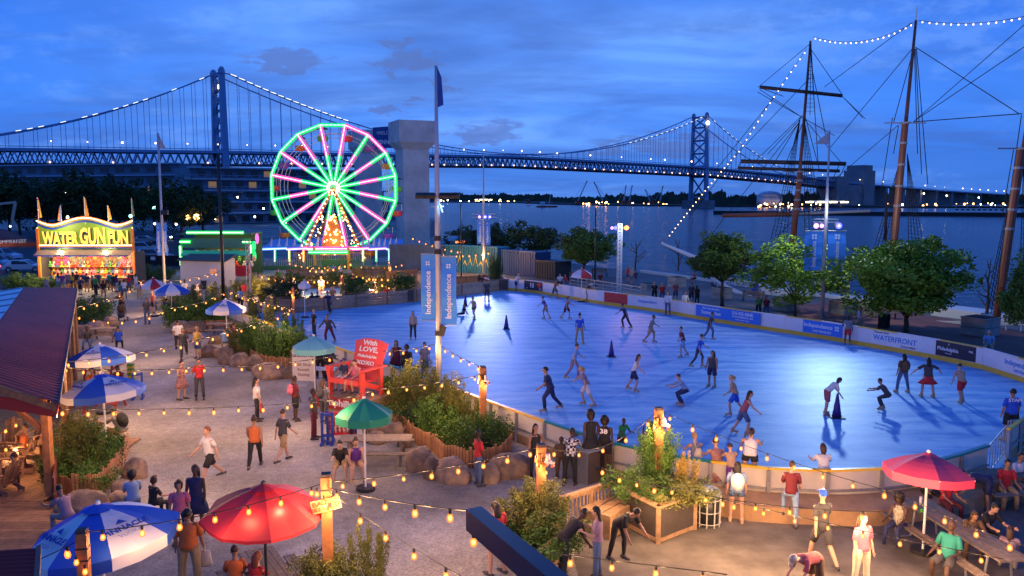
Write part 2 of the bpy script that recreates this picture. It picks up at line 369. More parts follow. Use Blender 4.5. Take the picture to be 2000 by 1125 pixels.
# far shore
shore = [G(800, 395.4, WZ), G(1000, 396.4, WZ), G(1060, 399, WZ), G(1180, 402, WZ), G(1340, 403.5, WZ), G(1500, 404.5, WZ), G(1700, 405.5, WZ), G(2000, 407, WZ), G(2400, 408, WZ)]
far = [(p.x, p.y) for p in shore]+[(9000, 3000), (9000, 15000), (-5000, 15000), (-3000, 5500)]
land_m = mat('far_land', (.03, .035, .03), .9, var=.3, vs=.01)
mb = MB(); mb.prism(far, WZ-1, WZ+2.0); o = obj('far_shore', mb, land_m); o['kind'] = 'structure'
tree_far = mat('far_trees', (.03, .055, .03), .95, var=.5, vs=.03)
def ridge(name, x0, x1, Y0, Y1, h0, h1, seed, label):
    mb = MB(); n = 260; rr = random.Random(seed)
    for k in range(3):
        vs = []; fs = []
        for i in range(n+1):
            t = i/n; Y = Y0+(Y1-Y0)*t+k*25; px = x0+(x1-x0)*t; p = P(px, 386, Y)
            h = h0+(h1-h0)*t; h *= .55+.5*noise.noise(V((t*14, seed+k, 0)))+.35*noise.noise(V((t*60, seed, k)))+.2*noise.noise(V((t*170, seed, k)))+.3
            vs += [(p.x, p.y, WZ+2), (p.x, p.y+6, WZ+2+max(1.5, h)), (p.x+2, p.y+22, WZ+2)]
        for i in range(n): a = i*3; fs += [(a, a+3, a+4, a+1), (a+1, a+4, a+5, a+2)]
        mb.add(vs, fs)
    o = obj(name, mb, tree_far); tag(o, label, 'trees', None, 'stuff')
ridge('treeline', 780, 1080, 3200, 2500, 26, 22, 3, 'low dark wooded bank on the horizon left of the far cranes')
ridge('treeline', 1080, 1420, 1900, 1300, 12, 22, 5, 'dark wooded bank behind the quay cranes')
ridge('treeline', 1395, 1640, 1230, 1210, 14, 20, 8, 'dark trees round the pale storage tank')
ridge('treeline', 1600, 2150, 1600, 1400, 18, 16, 12, 'dark trees behind the lit far waterfront')

# ------------------------------------------------------------------ suspension bridge
bsteel = mat('bridge_blue_steel', (.20, .32, .50), .5, .1)
bstone = mat('bridge_stone', (.24, .25, .26), .9, var=.2, vs=.05)
bl_warm = glow('bridge_lamp_glow', (1, .62, .28), 6); bl_pink = glow('under_deck_lamp_glow', (1, .55, .42), 3); bl_white = glow('cable_lamp_glow', (.9, .92, .85), 1.3)
T1, T2 = P(428, 230, 684), P(1366, 300, 1040); T1.z = T2.z = 0; bd = (T2-T1); BL = bd.length; bd.normalize(); bn = V((-bd.y, bd.x, 0))
prof = [(-1.6, 40), (-.26, 43), (0, 46), (.5, 51), (1, 46.5), (1.315, 39), (1.58, 30), (2.0, 21), (2.6, 12), (3.6, 4)]
def dz(s):
    for (a, za), (b, zb) in zip(prof, prof[1:]):
        if s <= b: return za+(zb-za)*max(0, (s-a)/(b-a))
    return prof[-1][1]
def bp(s, off=0, z=None): q = T1+bd*(s*BL)+bn*off; q.z = dz(s) if z is None else z; return q
HW = 11
br = thing('suspension_bridge', 'long blue steel suspension bridge with lit cables crossing the river', 'bridge', T1)
def bobj(name, mb, m, **k):
    mb.v = [(a-T1.x, b-T1.y, c) for a, b, c in mb.v]; return obj(name, mb, m, br, **k)
mb = MB()
S = [-.9+i*(4.4/150) for i in range(151)]
for a, b in zip(S, S[1:]):
    p, q = bp(a), bp(b); mb.bar(p+V((0, 0, -1)), q+V((0, 0, -1)), 2*HW+6, 2.0)
bobj('upper_deck', mb, bsteel)
mb = MB()
for a, b in zip(S, S[1:]):
    if a > 1.6: break
    p, q = bp(a), bp(b)
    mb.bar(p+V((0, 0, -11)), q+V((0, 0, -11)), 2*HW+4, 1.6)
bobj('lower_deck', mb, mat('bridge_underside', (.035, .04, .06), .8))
mb = MB(); n = 240
for i in range(n):
    a = -.9+i*2.5/n; b = a+2.5/n; m_ = (a+b)/2
    for sd in (-1, 1):
        mb.bar(bp(a, sd*(HW+1))+V((0, 0, -10.5)), bp(m_, sd*(HW+1))+V((0, 0, -2)), .9); mb.bar(bp(m_, sd*(HW+1))+V((0, 0, -2)), bp(b, sd*(HW+1))+V((0, 0, -10.5)), .9)
tr = bobj('truss', mb, bsteel); tr['kind'] = 'stuff'
mb = MB()
for sd in (-1, 1):
    for a, b in zip(S[::2], S[2::2]): mb.bar(bp(a, sd*(HW+3.1))+V((0, 0, 1.3)), bp(b, sd*(HW+3.1))+V((0, 0, 1.3)), .3, .5)
bobj('parapet', mb, bsteel)
TOP = 108
def tower(T, pier_top, dp=.55):
    for sd in (-1, 1):
        mb = MB(); b0 = T+bn*sd*(HW+1.5); b1 = T+bn*sd*(HW-.5)
        mb.add(*(lambda h0, h1, z0, z1: ([tuple(b0+bd*i*h0+bn*j*h0*dp+V((0, 0, z0))) for i, j in ((-1, -1), (1, -1), (1, 1), (-1, 1))]+[tuple(b1+bd*i*h1+bn*j*h1*dp+V((0, 0, z1))) for i, j in ((-1, -1), (1, -1), (1, 1), (-1, 1))], [(3, 2, 1, 0), (4, 5, 6, 7), (0, 1, 5, 4), (1, 2, 6, 5), (2, 3, 7, 6), (3, 0, 4, 7)]))(2.9, 2.1, pier_top, TOP))
        mb.bar(b1+V((0, 0, TOP)), b1+V((0, 0, TOP+3)), 4, 5.5); mb.ell(b1+V((0, 0, TOP+3.4)), 2.2)
        bobj('tower_leg', mb, bsteel)
    mb = MB()
    lv = [pier_top+4, 34, 47, 63, 79, 95, 108]
    for z0, z1 in zip(lv, lv[1:]):
        if z0 == 34: continue
        A0, B0, A1, B1 = [T+bn*s*HW+V((0, 0, z)) for z in (z0, z1) for s in (-1, 1)]
        mb.bar(A0, B1, 1.3, 1.6); mb.bar(B0, A1, 1.3, 1.6); mb.bar(A1, B1, 1.5, 2.2); mb.bar(A0, B0, 1.5, 2.2)
    bobj('tower_bracing', mb, bsteel)
    mb = MB(); mb.box(T+V((0, 0, (WZ-2+pier_top)/2)), (11, 44, pier_top-WZ+2), rz=math.atan2(bd.y, bd.x)); bobj('pier', mb, bstone)
tower(T1, 8, .8); tower(T2, 5)
obj('beacon', MB().ell(V((3, -3, TOP-10)), 2.3), bl_warm, br); obj('beacon', MB().ell(T2-T1+bn*HW*-1+V((0, -4, TOP-8)), 2.4), bl_warm, br)
def cz(s):
    if 0 <= s <= 1: return 53+(TOP+2-53)*(2*s-1)**2
    t = (-s if s < 0 else s-1)/.37
    e = dz(-.37 if s < 0 else 1.37); return max((TOP+2)+(e-TOP-2)*t-4*12*t*(1-t), e)
CS = [-.37+i*1.74/110 for i in range(111)]
for sd in (-1, 1):
    mb = MB(); mb.loft([bp(s, sd*HW, cz(s)) for s in CS], .55, 6); bobj('main_cable', mb, bsteel)
hang = MB().cyl((0, 0, 0), (0, 0, 1), .2, n=4).mesh('hanger')
lampm = MB().ell((0, 0, 0), .6, 6, 4).mesh('deck_lamp'); lampm.materials.append(bl_warm)
lowm = MB().ell((0, 0, 0), .62, 6, 4).mesh('under_lamp'); lowm.materials.append(bl_pink)
s = -.36; k = 0
while s < 1.36:
    if min(abs(s), abs(s-1)) > .008:
        for sd in (-1, 1):
            z0 = dz(s); link('hanger', hang, bsteel, br, bp(s, sd*HW, z0)-T1, None, (1, 1, cz(s)-z0))
    s += .0152
mb = MB()
for i in range(0, 60):                      # short lit lengths of cable, uneven like the photograph
    s = -.33+i*.012 if i < 26 else .76+(i-26)*.0145
    if abs(s) < .01 or abs(s-1) < .012 or R.random() < .2 or (s > .02 and s < .1 and R.random() < .5): continue
    if .1 < s < .72: continue
    mb.cyl(bp(s, -HW-.2, cz(s)+.5), bp(s+.006, -HW-.2, cz(s+.006)+.5), .24, n=5)
for i in range(16):
    s = .012+i*.011; mb.cyl(bp(s, -HW-.2, cz(s)+.5), bp(s+.008, -HW-.2, cz(s+.006)+.5), .24, n=5)
bobj('cable_lighting', mb, bl_white)
s = -.33
while s < 2.7:
    if R.random() < .85: link('deck_lamp', lampm, None, br, bp(s, -HW-2.5)+V((0, 0, 5.2))-T1, None, R.uniform(.5, 1.5))
    s += .040 if s < 1.3 else .055
s = -.33
while s < 1.33:
    if s > .3 or R.random() < .55: link('under_deck_lamp', lowm, None, br, bp(s, -HW-2.6)+V((0, 0, -9.7))-T1)
    s += .0235
# anchorage, viaduct piers
for s_, wd_, h_ in ((1.50, 22, 42), (1.62, 26, 52)):
    p = bp(s_, 0, 0); mb = MB(); mb.box((p.x-T1.x, p.y-T1.y, (WZ+h_)/2-3), (30, 34, h_-WZ), rz=math.atan2(bd.y, bd.x))
    if s_ > 1.6: mb.box((p.x-T1.x, p.y-T1.y, h_+1), (24, 28, 8), rz=math.atan2(bd.y, bd.x))
    obj('anchorage', mb, bstone, br)
p = bp(1.56, 0, 0); mb = MB(); mb.box((p.x-T1.x, p.y-T1.y, 10), (45, 30, 34), rz=math.atan2(bd.y, bd.x)); obj('anchorage', mb, bstone, br)
for i in range(16):
    s_ = 1.72+i*.09; p = bp(s_, 0, 0); z = dz(s_)-2
    obj('viaduct_pier', MB().box((p.x-T1.x, p.y-T1.y, (WZ+z)/2), (6, 24, z-WZ), rz=math.atan2(bd.y, bd.x)), bstone, br)

# ------------------------------------------------------------------ far waterfront: cranes, tank, lights, boats
crane_m = mat('crane_paint', (.45, .47, .5), .5); crane_red = mat('crane_red', (.4, .06, .04), .5)
for i, (bx, by, tx, ty, lb) in enumerate(((1125, 396, 1147, 353, 'tall lattice crane leaning right, leftmost on the far quay'), (1179, 395, 1160, 355, 'far lattice crane leaning left, second from the left'), (1216, 394, 1223, 362, 'far crane with a red tip between two paler cranes'), (1227, 394, 1235, 362, 'pale upright far crane just right of the red tipped one'), (1271, 394, 1260, 370, 'short far crane leaning left near the right end of the row'), (1287, 394, 1295, 363, 'rightmost far crane with a red jib tip'), (1030, 396, 1034, 388, 'small workboat crane on the far spit'))):
    Yd = 1500; a, b = P(bx, by, Yd), P(tx, ty, Yd); a.z = WZ+2
    t = thing('harbour_crane', lb, 'crane', a, group='cranes on the far quay')
    mb = MB(); d = b-a
    mb.bar((0, 0, 0), d, 1.0); mb.bar((2.2, 0, 0), d, 1.0)
    for k in range(8): u, v = k/8, (k+1)/8; mb.bar(d*u, d*v+V((2.2*(1-v), 0, 0)), .5)
    obj('jib', mb, crane_m, t)
    obj('jib_tip', MB().bar(d*.9, d*1.0, 1.8), crane_red, t)
    obj('cab', MB().box((2, 0, 3.5), (7, 6, 5)).box((2, 0, 1), (9, 8, 2)), crane_red, t)
    obj('stay_cable', MB().bar(d*.98, V((9 if d.x > 0 else 9, 0, 6)) if d.x < 0 else V((-7, 0, 6)), .45).bar(d*.98, V((4, 0, 7)), .35), crane_m, t)
p = P(1503, 386, 1180); tk = thing('storage_tank', 'pale domed storage tank among dark trees on the far bank', 'tank', (p.x, p.y, WZ+2))
obj('shell', MB().loft([(0, 0, 0), (0, 0, 13)], 17.5, 24), mat('tank_paint', (.6, .62, .66), .5), tk, True)
obj('dome', MB().loft([(0, 0, 13), (0, 0, 16), (0, 0, 18.5), (0, 0, 20), (0, 0, 20.6)], [17.5, 16, 12.5, 7, 1.5], 24), mat('tank_paint', (0, 0, 0)), tk, True)
lo = glow('shore_lamp_orange', (1, .40, .10), 9); lw = glow('shore_lamp_white', (1, .85, .6), 8); lbu = glow('shore_lamp_teal', (.3, 1, .9), 6)
lm = MB().ell((0, 0, 0), 1.0, 6, 4).mesh('lamp_head'); lp_ = MB().cyl((0, 0, -6), (0, 0, 0), .2, n=4).mesh('post')
def shore_lamp(px, py, Y, m, sz, where):
    o = link('shore_lamp', lm, m, None, P(px, py, Y), None, sz); tag(o, where, 'lamp', 'lamps along the far waterfront')
rl = random.Random(4)
for n_, x0, wd_, y0, hy, Yd, ms, s0, s1, wh in ((40, 1120, 290, 394, 9, 1400, (lo, lo, lo, lw), .6, 1.8, 'among the cranes on the far quay'), (62, 1480, 520, 396, 12, 1150, (lo, lo, lw), .5, 1.5, 'on the far waterfront behind the masts'), (18, 835, 170, 390, 5, 2400, (lo, lw, lw), 1, 2.6, 'low on the horizon left of the cranes')):
    for i, px in enumerate(sorted(x0+rl.random()*wd_ for _ in range(n_))):
        m = rl.choice(ms); shore_lamp(px, y0+rl.random()*hy, Yd, m, rl.uniform(s0, s1), '%s lamp %s from the left %s' % ('orange' if m is lo else 'white', nth(i), wh))
for i in range(8): shore_lamp(1858+i*4, 375+.3*i, 1500, lbu, 1.0, nth(i)+' teal light from the left in the short row above the viaduct')
for i in range(7): shore_lamp(1600+i*60+rl.random()*30, 366+i*4, 1350, lw, 1.2, nth(i)+' white lamp from the left standing above the far viaduct')
# long low pier and white ferry at the right
a, b = G(1395, 418.5, WZ), G(2060, 424, WZ); mb = MB(); mb.bar((a.x, a.y, WZ+1.4), (b.x, b.y, WZ+1.4), 8, 2.8); tag(obj('long_pier', mb, land_m), 'long low dark breakwater lying across the river behind the masts', 'pier')
p = G(1925, 421.5, WZ); fy = thing('ferry', 'long white passenger boat moored by the far breakwater', 'ferry', p, heading(a, b))
obj('hull', MB().prism([(-23, -3), (20, -3), (25, 0), (20, 3), (-23, 3)], 0, 3), white, fy)
obj('cabin', MB().box((-1, 0, 4.2), (40, 4.6, 2.4)), white, fy); obj('canopy', MB().box((-1, 0, 7.6), (42, 5.4, .4)), white, fy)
for i in range(11): obj('window', MB().box((-19+i*3.6, -2.33, 4.4), (2.2, .06, 1.0)), black, fy)
for i in range(6): obj('canopy_post', MB().cyl((-20+i*7.6, -2.4, 5.4), (-20+i*7.6, -2.4, 7.5), .12), white, fy)
p = G(1068, 405, WZ); bt = thing('workboat', 'small white and red workboat by the tip of the far spit', 'boat', p, .2)
obj('hull', MB().prism([(-14, -3), (10, -3), (15, 0), (10, 3), (-14, 3)], 0, 2.2), crane_red, bt); obj('wheelhouse', MB().box((-6, 0, 5), (6, 4, 6)), white, bt); obj('mast', MB().cyl((3, 0, 2), (5, 0, 18), .4), white, bt)
# ------------------------------------------------------------------ foliage
import numpy as np
def leafmat(key, a, b, rough=.6, trans=.25):
    m = mat(key, a, rough, col2=b, vs=1.3, rnd=.18); m.node_tree.nodes['Principled BSDF'].inputs['Specular IOR Level'].default_value = .25
    return m
leaf_fresh = leafmat('fresh_green_leaves', (.21, .36, .03), (.08, .19, .018))
leaf_mid = leafmat('mid_green_leaves', (.11, .22, .035), (.045, .11, .02))
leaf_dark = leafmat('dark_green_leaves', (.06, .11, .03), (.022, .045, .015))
leaf_olive = leafmat('olive_leaves', (.21, .22, .05), (.09, .11, .028))
leaf_gold = leafmat('yellow_flowers', (.5, .34, .06), (.22, .17, .04))
bark = mat('bark', (.10, .065, .045), .9, var=.4, vs=6, bump=.6, bs=25)
def leaves(pos, nrm_jit, size, seed, aspect=.55, name='leaves'):
    rg = np.random.default_rng(seed); n = len(pos)
    d = rg.normal(size=(n, 3)); d /= np.linalg.norm(d, axis=1)[:, None]
    e = rg.normal(size=(n, 3)); e -= d*(d*e).sum(1)[:, None]; e /= np.linalg.norm(e, axis=1)[:, None]
    s = (size*(.6+.8*rg.random(n)))[:, None]
    v = np.stack([pos-d*s, pos+e*s*aspect, pos+d*s, pos-e*s*aspect], 1).reshape(-1, 3)
    me = bpy.data.meshes.new(name); me.vertices.add(4*n); me.vertices.foreach_set('co', v.astype(np.float32).ravel())
    me.loops.add(4*n); me.loops.foreach_set('vertex_index', np.arange(4*n, dtype=np.int32))
    me.polygons.add(n); me.polygons.foreach_set('loop_start', np.arange(0, 4*n, 4, dtype=np.int32)); me.polygons.foreach_set('loop_total', np.full(n, 4, np.int32))
    me.update(calc_edges=True); return me
def crown_mesh(n, clumps, seed, rad=(1, 1, .85), leaf=.05, csize=.28, name='crown', flat=0.):
    rg = np.random.default_rng(seed)
    d = rg.normal(size=(clumps, 3)); d /= np.linalg.norm(d, axis=1)[:, None]
    r = rg.random(clumps)**.33*.86
    c = d*r[:, None]; c[:, 2] = np.maximum(c[:, 2], -.75+flat); c *= (1+.16*np.sin(d[:, 0:1]*5+seed)+.14*np.sin(d[:, 1:2]*7+d[:, 2:3]*4)+.10*rg.normal(size=(clumps, 1)))
    cs = csize*(.6+.8*rg.random(clumps)); k = rg.integers(0, clumps, n)
    q = rg.normal(size=(n, 3)); q /= np.linalg.norm(q, axis=1)[:, None]
    p = c[k]+q*(cs[k]*(.55+.45*rg.random(n)))[:, None]
    return leaves(p*np.array(rad), 0, leaf, seed+1, name=name)
def stems_mesh(n, stems, seed, h=1., spread=.5, leaf=.04, taper=1., name='foliage'):
    rg = np.random.default_rng(seed); a = rg.random(stems)*2*PI; r = np.sqrt(rg.random(stems))*spread
    bx = np.stack([np.cos(a)*r*.8, np.sin(a)*r*.8], 1); tx = np.stack([np.cos(a)*r*1.3, np.sin(a)*r*1.3], 1)+rg.normal(size=(stems, 2))*.08
    hh = h*(.45+.55*rg.random(stems))*(1-.35*(r/spread)**2*taper); k = rg.integers(0, stems, n); t = rg.random(n)**.8
    xy = bx[k]*(1-t)[:, None]+tx[k]*t[:, None]; w_ = .10*(1-.55*t)*spread/.5
    p = np.concatenate([xy+rg.normal(size=(n, 2))*w_[:, None], (hh[k]*t)[:, None]], 1)
    return leaves(p, 0, leaf, seed+1, name=name)
def trunk_mb(h, r, crown_h, spread, seed, limbs=7):
    rr = random.Random(seed); mb = MB()
    pts = [(rr.uniform(-.04, .04)*h*i/4, rr.uniform(-.04, .04)*h*i/4, h*i/4) for i in range(5)]
    mb.loft(pts, [r*1.25, r, r*.92, r*.85, r*.75], 8)
    top = V(pts[-1])
    for i in range(limbs):
        a = 2*PI*i/limbs+rr.uniform(-.3, .3); s = spread*rr.uniform(.45, .85); hh = crown_h*rr.uniform(.45, 1.0)
        e = top+V((math.cos(a)*s, math.sin(a)*s, hh)); m_ = top.lerp(e, .45)+V((0, 0, hh*.08)); mb.loft([top-V((0, 0, .1)), m_, e], [r*.5, r*.3, r*.08], 6)
        for j in range(3):
            b = m_.lerp(e, rr.uniform(.1, .8)); f = b+V((rr.uniform(-1, 1), rr.uniform(-1, 1), rr.uniform(.1, .9)))*spread*.35; mb.loft([b, f], [r*.18, r*.04], 5)
    return mb
crownA = crown_mesh(22000, 190, 3, (1, 1, .84), .034, .17, flat=.2); crownA.materials.append(leaf_mid)
crownB = crown_mesh(22000, 150, 8, (1, 1, .84), .034, .2, flat=.2); crownB.materials.append(leaf_mid)
crownC = crown_mesh(6500, 90, 21, (1, 1, .9), .036, .19); crownC.materials.append(leaf_fresh)
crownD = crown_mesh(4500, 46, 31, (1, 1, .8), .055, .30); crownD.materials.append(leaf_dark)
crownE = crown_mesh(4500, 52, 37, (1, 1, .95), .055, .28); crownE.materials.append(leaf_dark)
def tree(name, loc, crown, m, rad, cz_, trunk_h, tr, label, group, seed=1, rz=0.):
    t = thing(name, label, 'tree', loc, rz, group)
    o = link('crown', crown, m, t, (0, 0, cz_), None, rad)
    obj('trunk', trunk_mb(trunk_h, tr, (cz_-trunk_h)+rad[2]*.35, rad[0], seed), bark, t, True)
    return t
# dark trees behind the car park on the left
dt = [(-30, 150, 6.5, 14.5), (35, 165, 6.5, 14), (90, 175, 5.5, 13.4), (150, 160, 7, 14.6), (205, 170, 5.5, 14), (255, 165, 5, 13), (300, 190, 5.0, 12.5), (352, 150, 6.2, 12.8), (395, 165, 4.6, 11.0), (-80, 140, 7, 14), (15, 195, 7, 13), (120, 200, 7, 13), (230, 200, 7, 12.6)]
dl = ['dark leafy tree half cut by the edge of the picture behind the red tent', 'dark tree behind the white sedan in the car park', 'dark rounded tree behind the first striped flag of the game booth', 'tallest dark tree rising over the middle of the game booth', 'dark tree behind the orange flags of the game booth', 'dark tree just right of the game booth roofline', 'smaller dark tree behind the pennant pole by the car park', 'broad dark tree between the pennant pole and the pier building', 'low dark tree touching the front of the pier building', 'dark tree out at the far end of the car park', 'dark tree in the back row behind the red tent', 'dark tree in the back row behind the game booth', 'dark tree in the back row behind the silver cars']
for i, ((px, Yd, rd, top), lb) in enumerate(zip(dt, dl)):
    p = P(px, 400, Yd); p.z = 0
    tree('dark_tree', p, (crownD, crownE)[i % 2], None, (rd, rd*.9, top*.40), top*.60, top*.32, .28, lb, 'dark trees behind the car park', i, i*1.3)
# a row of low trees along the river left of the promenade
for i, (px, Yd, rd, top, lb) in enumerate(((905, 108, 2.6, 5.0, 'small dark tree beside the tall banner pole near the containers'), (948, 104, 3.0, 5.3, 'dark tree behind the far double banner pole'), (988, 108, 2.6, 5.4, 'narrow dark tree between the far banner pole and the orange lit tree'), (1040, 100, 3.5, 6.0, 'dark spreading tree with an orange glow behind its top'))):
    p = P(px, 470, Yd); p.z = 0
    tree('dark_tree', p, (crownE, crownD)[i % 2], None, (rd, rd*.9, top*.42), top*.58, top*.35, .16, lb, 'low dark trees behind the containers', 40+i, i*.8)
# promenade trees: trunk foot pixel, crown centre and size in pixels
def ptree(fx, fy, cx_, cy_, rpx, hpx, crown, m, label, seed, tr=.14, rz=0):
    b = G(fx, fy); Yd = b.y; c = P(cx_, cy_, Yd); k = Yd/F*1.13
    tree('promenade_tree', b, crown, m, (rpx*k, rpx*k*.95, hpx*k), c.z, max(.9, c.z-hpx*k*.72), tr, label, 'trees along the promenade', seed, rz)
ptree(1140, 548, 1136, 482, 54, 43, crownA, leaf_mid, 'dense round green tree behind the red and white umbrella', 5)
ptree(1410, 599, 1411, 507, 65, 51, crownB, leaf_mid, 'dense round green tree right of the lattice light tower', 6)
ptree(1553, 620, 1550, 530, 108, 66, crownC, leaf_fresh, 'open light green young tree standing by the near banner pole', 7, .10)
ptree(1769, 650, 1790, 545, 112, 92, crownA, leaf_fresh, 'largest tree on the promenade, bright yellow green on its lit side', 8, .16, 2.0)
ptree(2012, 690, 2012, 575, 60, 84, crownB, leaf_mid, 'dense green tree cut by the right edge of the picture', 9, .16)

# ------------------------------------------------------------------ pier building behind the wheel, left
bwall = mat('pier_building_wall', (.12, .19, .26), .7, var=.2, vs=.2); bslab = mat('pier_building_slab', (.28, .37, .46), .6); bglass = mat('dark_window_glass', (.01, .015, .025), .12)
bA, bB = P(350, 400, 250), P(775, 400, 300); bl = thing('pier_building', 'long terraced pier building with balcony bands behind the ferris wheel', 'building', (bA.x, bA.y, 0), heading(bA, bB))
BW = (V((bB.x, bB.y))-V((bA.x, bA.y))).length
FH = 3.6
for k in range(5):
    y0 = k*1.5; obj('wall', MB().box((BW/2, y0+8, k*FH+FH/2), (BW-k*3, 14, FH-.35)), bwall, bl)
    obj('balcony_slab', MB().box((BW/2, y0+.3, (k+1)*FH-.15), (BW-k*3+1, 3.4, .5)), bslab, bl)
    mb = MB(); mb.bar((k*1.5, y0-1.3, (k+1)*FH+1.05), (BW-k*1.5, y0-1.3, (k+1)*FH+1.05), .12)
    for i in range(int(BW/2.5)): mb.bar((k*1.5+i*2.5, y0-1.3, (k+1)*FH), (k*1.5+i*2.5, y0-1.3, (k+1)*FH+1.05), .09)
    obj('railing', mb, bslab, bl)
winm = MB().box((0, 0, 0), (2.5, .1, 1.9)).mesh('window'); winlit = glow('warm_lit_window', (1, .62, .3), .10)
for k in range(5):
    for i in range(int((BW-k*3-4)/4.4)):
        link('window', winm, winlit if R.random() < .07 else bglass, bl, (k*1.5+3.5+i*4.4, k*1.5+.96, k*FH+1.7))
for i in range(10):
    o = link('balcony_lamp', lm, lw, None, P(380+i*33+R.random()*20, 380+R.random()*60, 246), None, .28); tag(o, nth(i)+' white lamp from the left on the pier building front', 'lamp', 'lamps on the pier building')
# further block glimpsed over the trees at far left
p0, p1 = P(-60, 400, 330), P(350, 400, 300); b2 = thing('pier_building', 'low bluish pier block glimpsed between the tree tops and the bridge', 'building', (p0.x, p0.y, 0), heading(p0, p1))
W2 = (p1-p0).length
for k in range(5):
    obj('wall', MB().box((W2/2, 7, k*4.2+2), (W2, 12, 3.8)), bwall, b2); obj('balcony_slab', MB().box((W2/2, 0, k*4.2+4.0), (W2+1, 2.6, .45)), bslab, b2)
    for i in range(0, int(W2/7)): link('window', winm, winlit if R.random() < .06 else bglass, b2, (4+i*7, .96, k*4.2+1.9), None, (1.6, 1, 1))
# low lit street-front behind the booth
for i, (px, py, Yd, m, s_) in enumerate(((20, 442, 150, lw, .16), (60, 415, 170, winlit, .5), (70, 425, 170, winlit, .4), (132, 424, 160, lw, .3), (250, 400, 170, lo, .3), (366, 425, 150, lo, .5), (384, 424, 150, lo, .6), (302, 407, 160, lbu, .4), (255, 422, 150, lbu, .3), (344, 438, 140, lw, .18), (302, 437, 140, lw, .18), (128, 378, 160, lw, .35), (292, 369, 160, winlit, .5))):
    o = link('street_light', lm, m, None, P(px, py, Yd), None, s_); tag(o, ['small white', 'warm square', 'lower warm square', 'yellowish', 'orange', 'left orange', 'right orange', 'bright teal', 'pale teal', 'tiny white', 'tiny cold white', 'warm white', 'faint warm'][i]+' light glowing among the dark trees of the car park', 'light')

# ------------------------------------------------------------------ cars in the car park
tyre = mat('tyre_rubber', (.015, .015, .015), .8); cglass = mat('car_glass', (.02, .03, .04), .08)
tail = glow('tail_light_glow', (1, .06, .05), 8); head_l = glow('headlight_glow', (1, .85, .6), 30); 
def car(px, py, rz, col, suv, label, lit=None):
    t = thing('parked_car' if not lit == 'head' else 'car', label, 'car', G(px, py), rz, 'cars in the car park')
    m = mat('car_paint_%d' % (int(col[0]*100)), col, .25, .3, coat=.6)
    Lh, H1, H2 = 2.25, .85 if not suv else .98, 1.42 if not suv else 1.72
    prof_ = [(-Lh, .35), (-Lh+.05, H1), (-Lh+.5 if not suv else -Lh+.1, H1+.02), (-1.35 if not suv else -Lh+.3, H2-.02), (.15, H2), (.95, H1+.05), (Lh-.15, H1-.15), (Lh, .40)]
    mb = MB(); n = len(prof_)
    def w_(z): return .88 if z < H1+.1 else .68
    vs = [(x, -w_(z), z) for x, z in prof_]+[(x, w_(z), z) for x, z in prof_]
    mb.add(vs, [tuple(range(n)), tuple(range(2*n-1, n-1, -1))]+[(i, n+i, n+(i+1) % n, (i+1) % n) for i in range(n)])
    obj('body', mb, m, t)
    for sd in (-1, 1):
        obj('side_window', MB().add([(-1.55 if suv else -1.1, sd*.875, H1+.07), (.75, sd*.875, H1+.09), (.15, sd*.715, H2-.1), (-1.7 if suv else -1.15, sd*.715, H2-.1)], [(0, 1, 2, 3)]), cglass, t)
        for x in (-1.4, 1.4):
            wh = obj('wheel', MB().cyl((x, sd*.70, .34), (x, sd*.92, .34), .34, n=14), tyre, t); obj('rim', MB().cyl((x, sd*.90, .34), (x, sd*.935, .34), .2, n=10), steel, wh)
        obj('tail_light', MB().box((-Lh-.01, sd*.68, .74), (.06, .32, .15)), tail if lit == 'tail' else mat('tail_lens', (.3, .01, .01), .3), t)
        obj('headlight', MB().box((Lh-.06, sd*.62, .62), (.12, .34, .16)), head_l if lit == 'head' else mat('lamp_lens', (.6, .6, .6), .15), t)
    obj('windscreen', MB().add([(.26, -.62, H2-.06), (.26, .62, H2-.06), (.93, .74, H1+.1), (.93, -.74, H1+.1)], [(0, 1, 2, 3)]), cglass, t)
    return t
car(50, 531, .15, (.72, .70, .70), False, 'white sedan with glowing red tail lights beside the game booth', 'tail')
car(8, 509, -.2, (.40, .50, .62), True, 'pale blue estate car cut by the left edge under the red tent', None)
car(-12, 524, -.2, (.25, .38, .55), True, 'blue car nearest the left edge below the red tent')
car(283, 494, .1, (.50, .55, .60), True, 'silver SUV right of the game booth, upper of the two')
car(305, 510, -.1, (.45, .52, .58), True, 'silver SUV behind the dark fence, lower of the two')
car(285, 475, .05, (.30, .32, .35), False, 'grey sedan parked in the row behind the silver SUV')
car(340, 468, -1.7, (.10, .09, .09), False, 'dark car facing the camera with both headlights on', 'head')
car(200, 500, .1, (.08, .08, .09), True, 'black estate car mostly hidden behind the game booth')
# fence round the car park
fz = thing('chain_fence', 'dark mesh fence between the silver SUVs and the white shed', 'fence', G(262, 520))
for i in range(12): obj('post', MB().cyl((i*.62, -i*.12, 0), (i*.62, -i*.12, 1.5), .035, n=5), black, fz)
for z in (.3, .6, .9, 1.2, 1.48): obj('rail', MB().bar((0, 0, z), (6.8, -1.3, z), .03), black, fz)
obj('screen', MB().plate((0, .02, .1), (6.8, -1.28, .1), (6.8, -1.28, 1.4), (0, .02, 1.4), .01), mat('dark_mesh', (.02, .022, .025), .9), fz)
obj('notice', MB().box((2.6, -.55, 1.0), (.6, .03, .4), rz=-.19), white, fz)
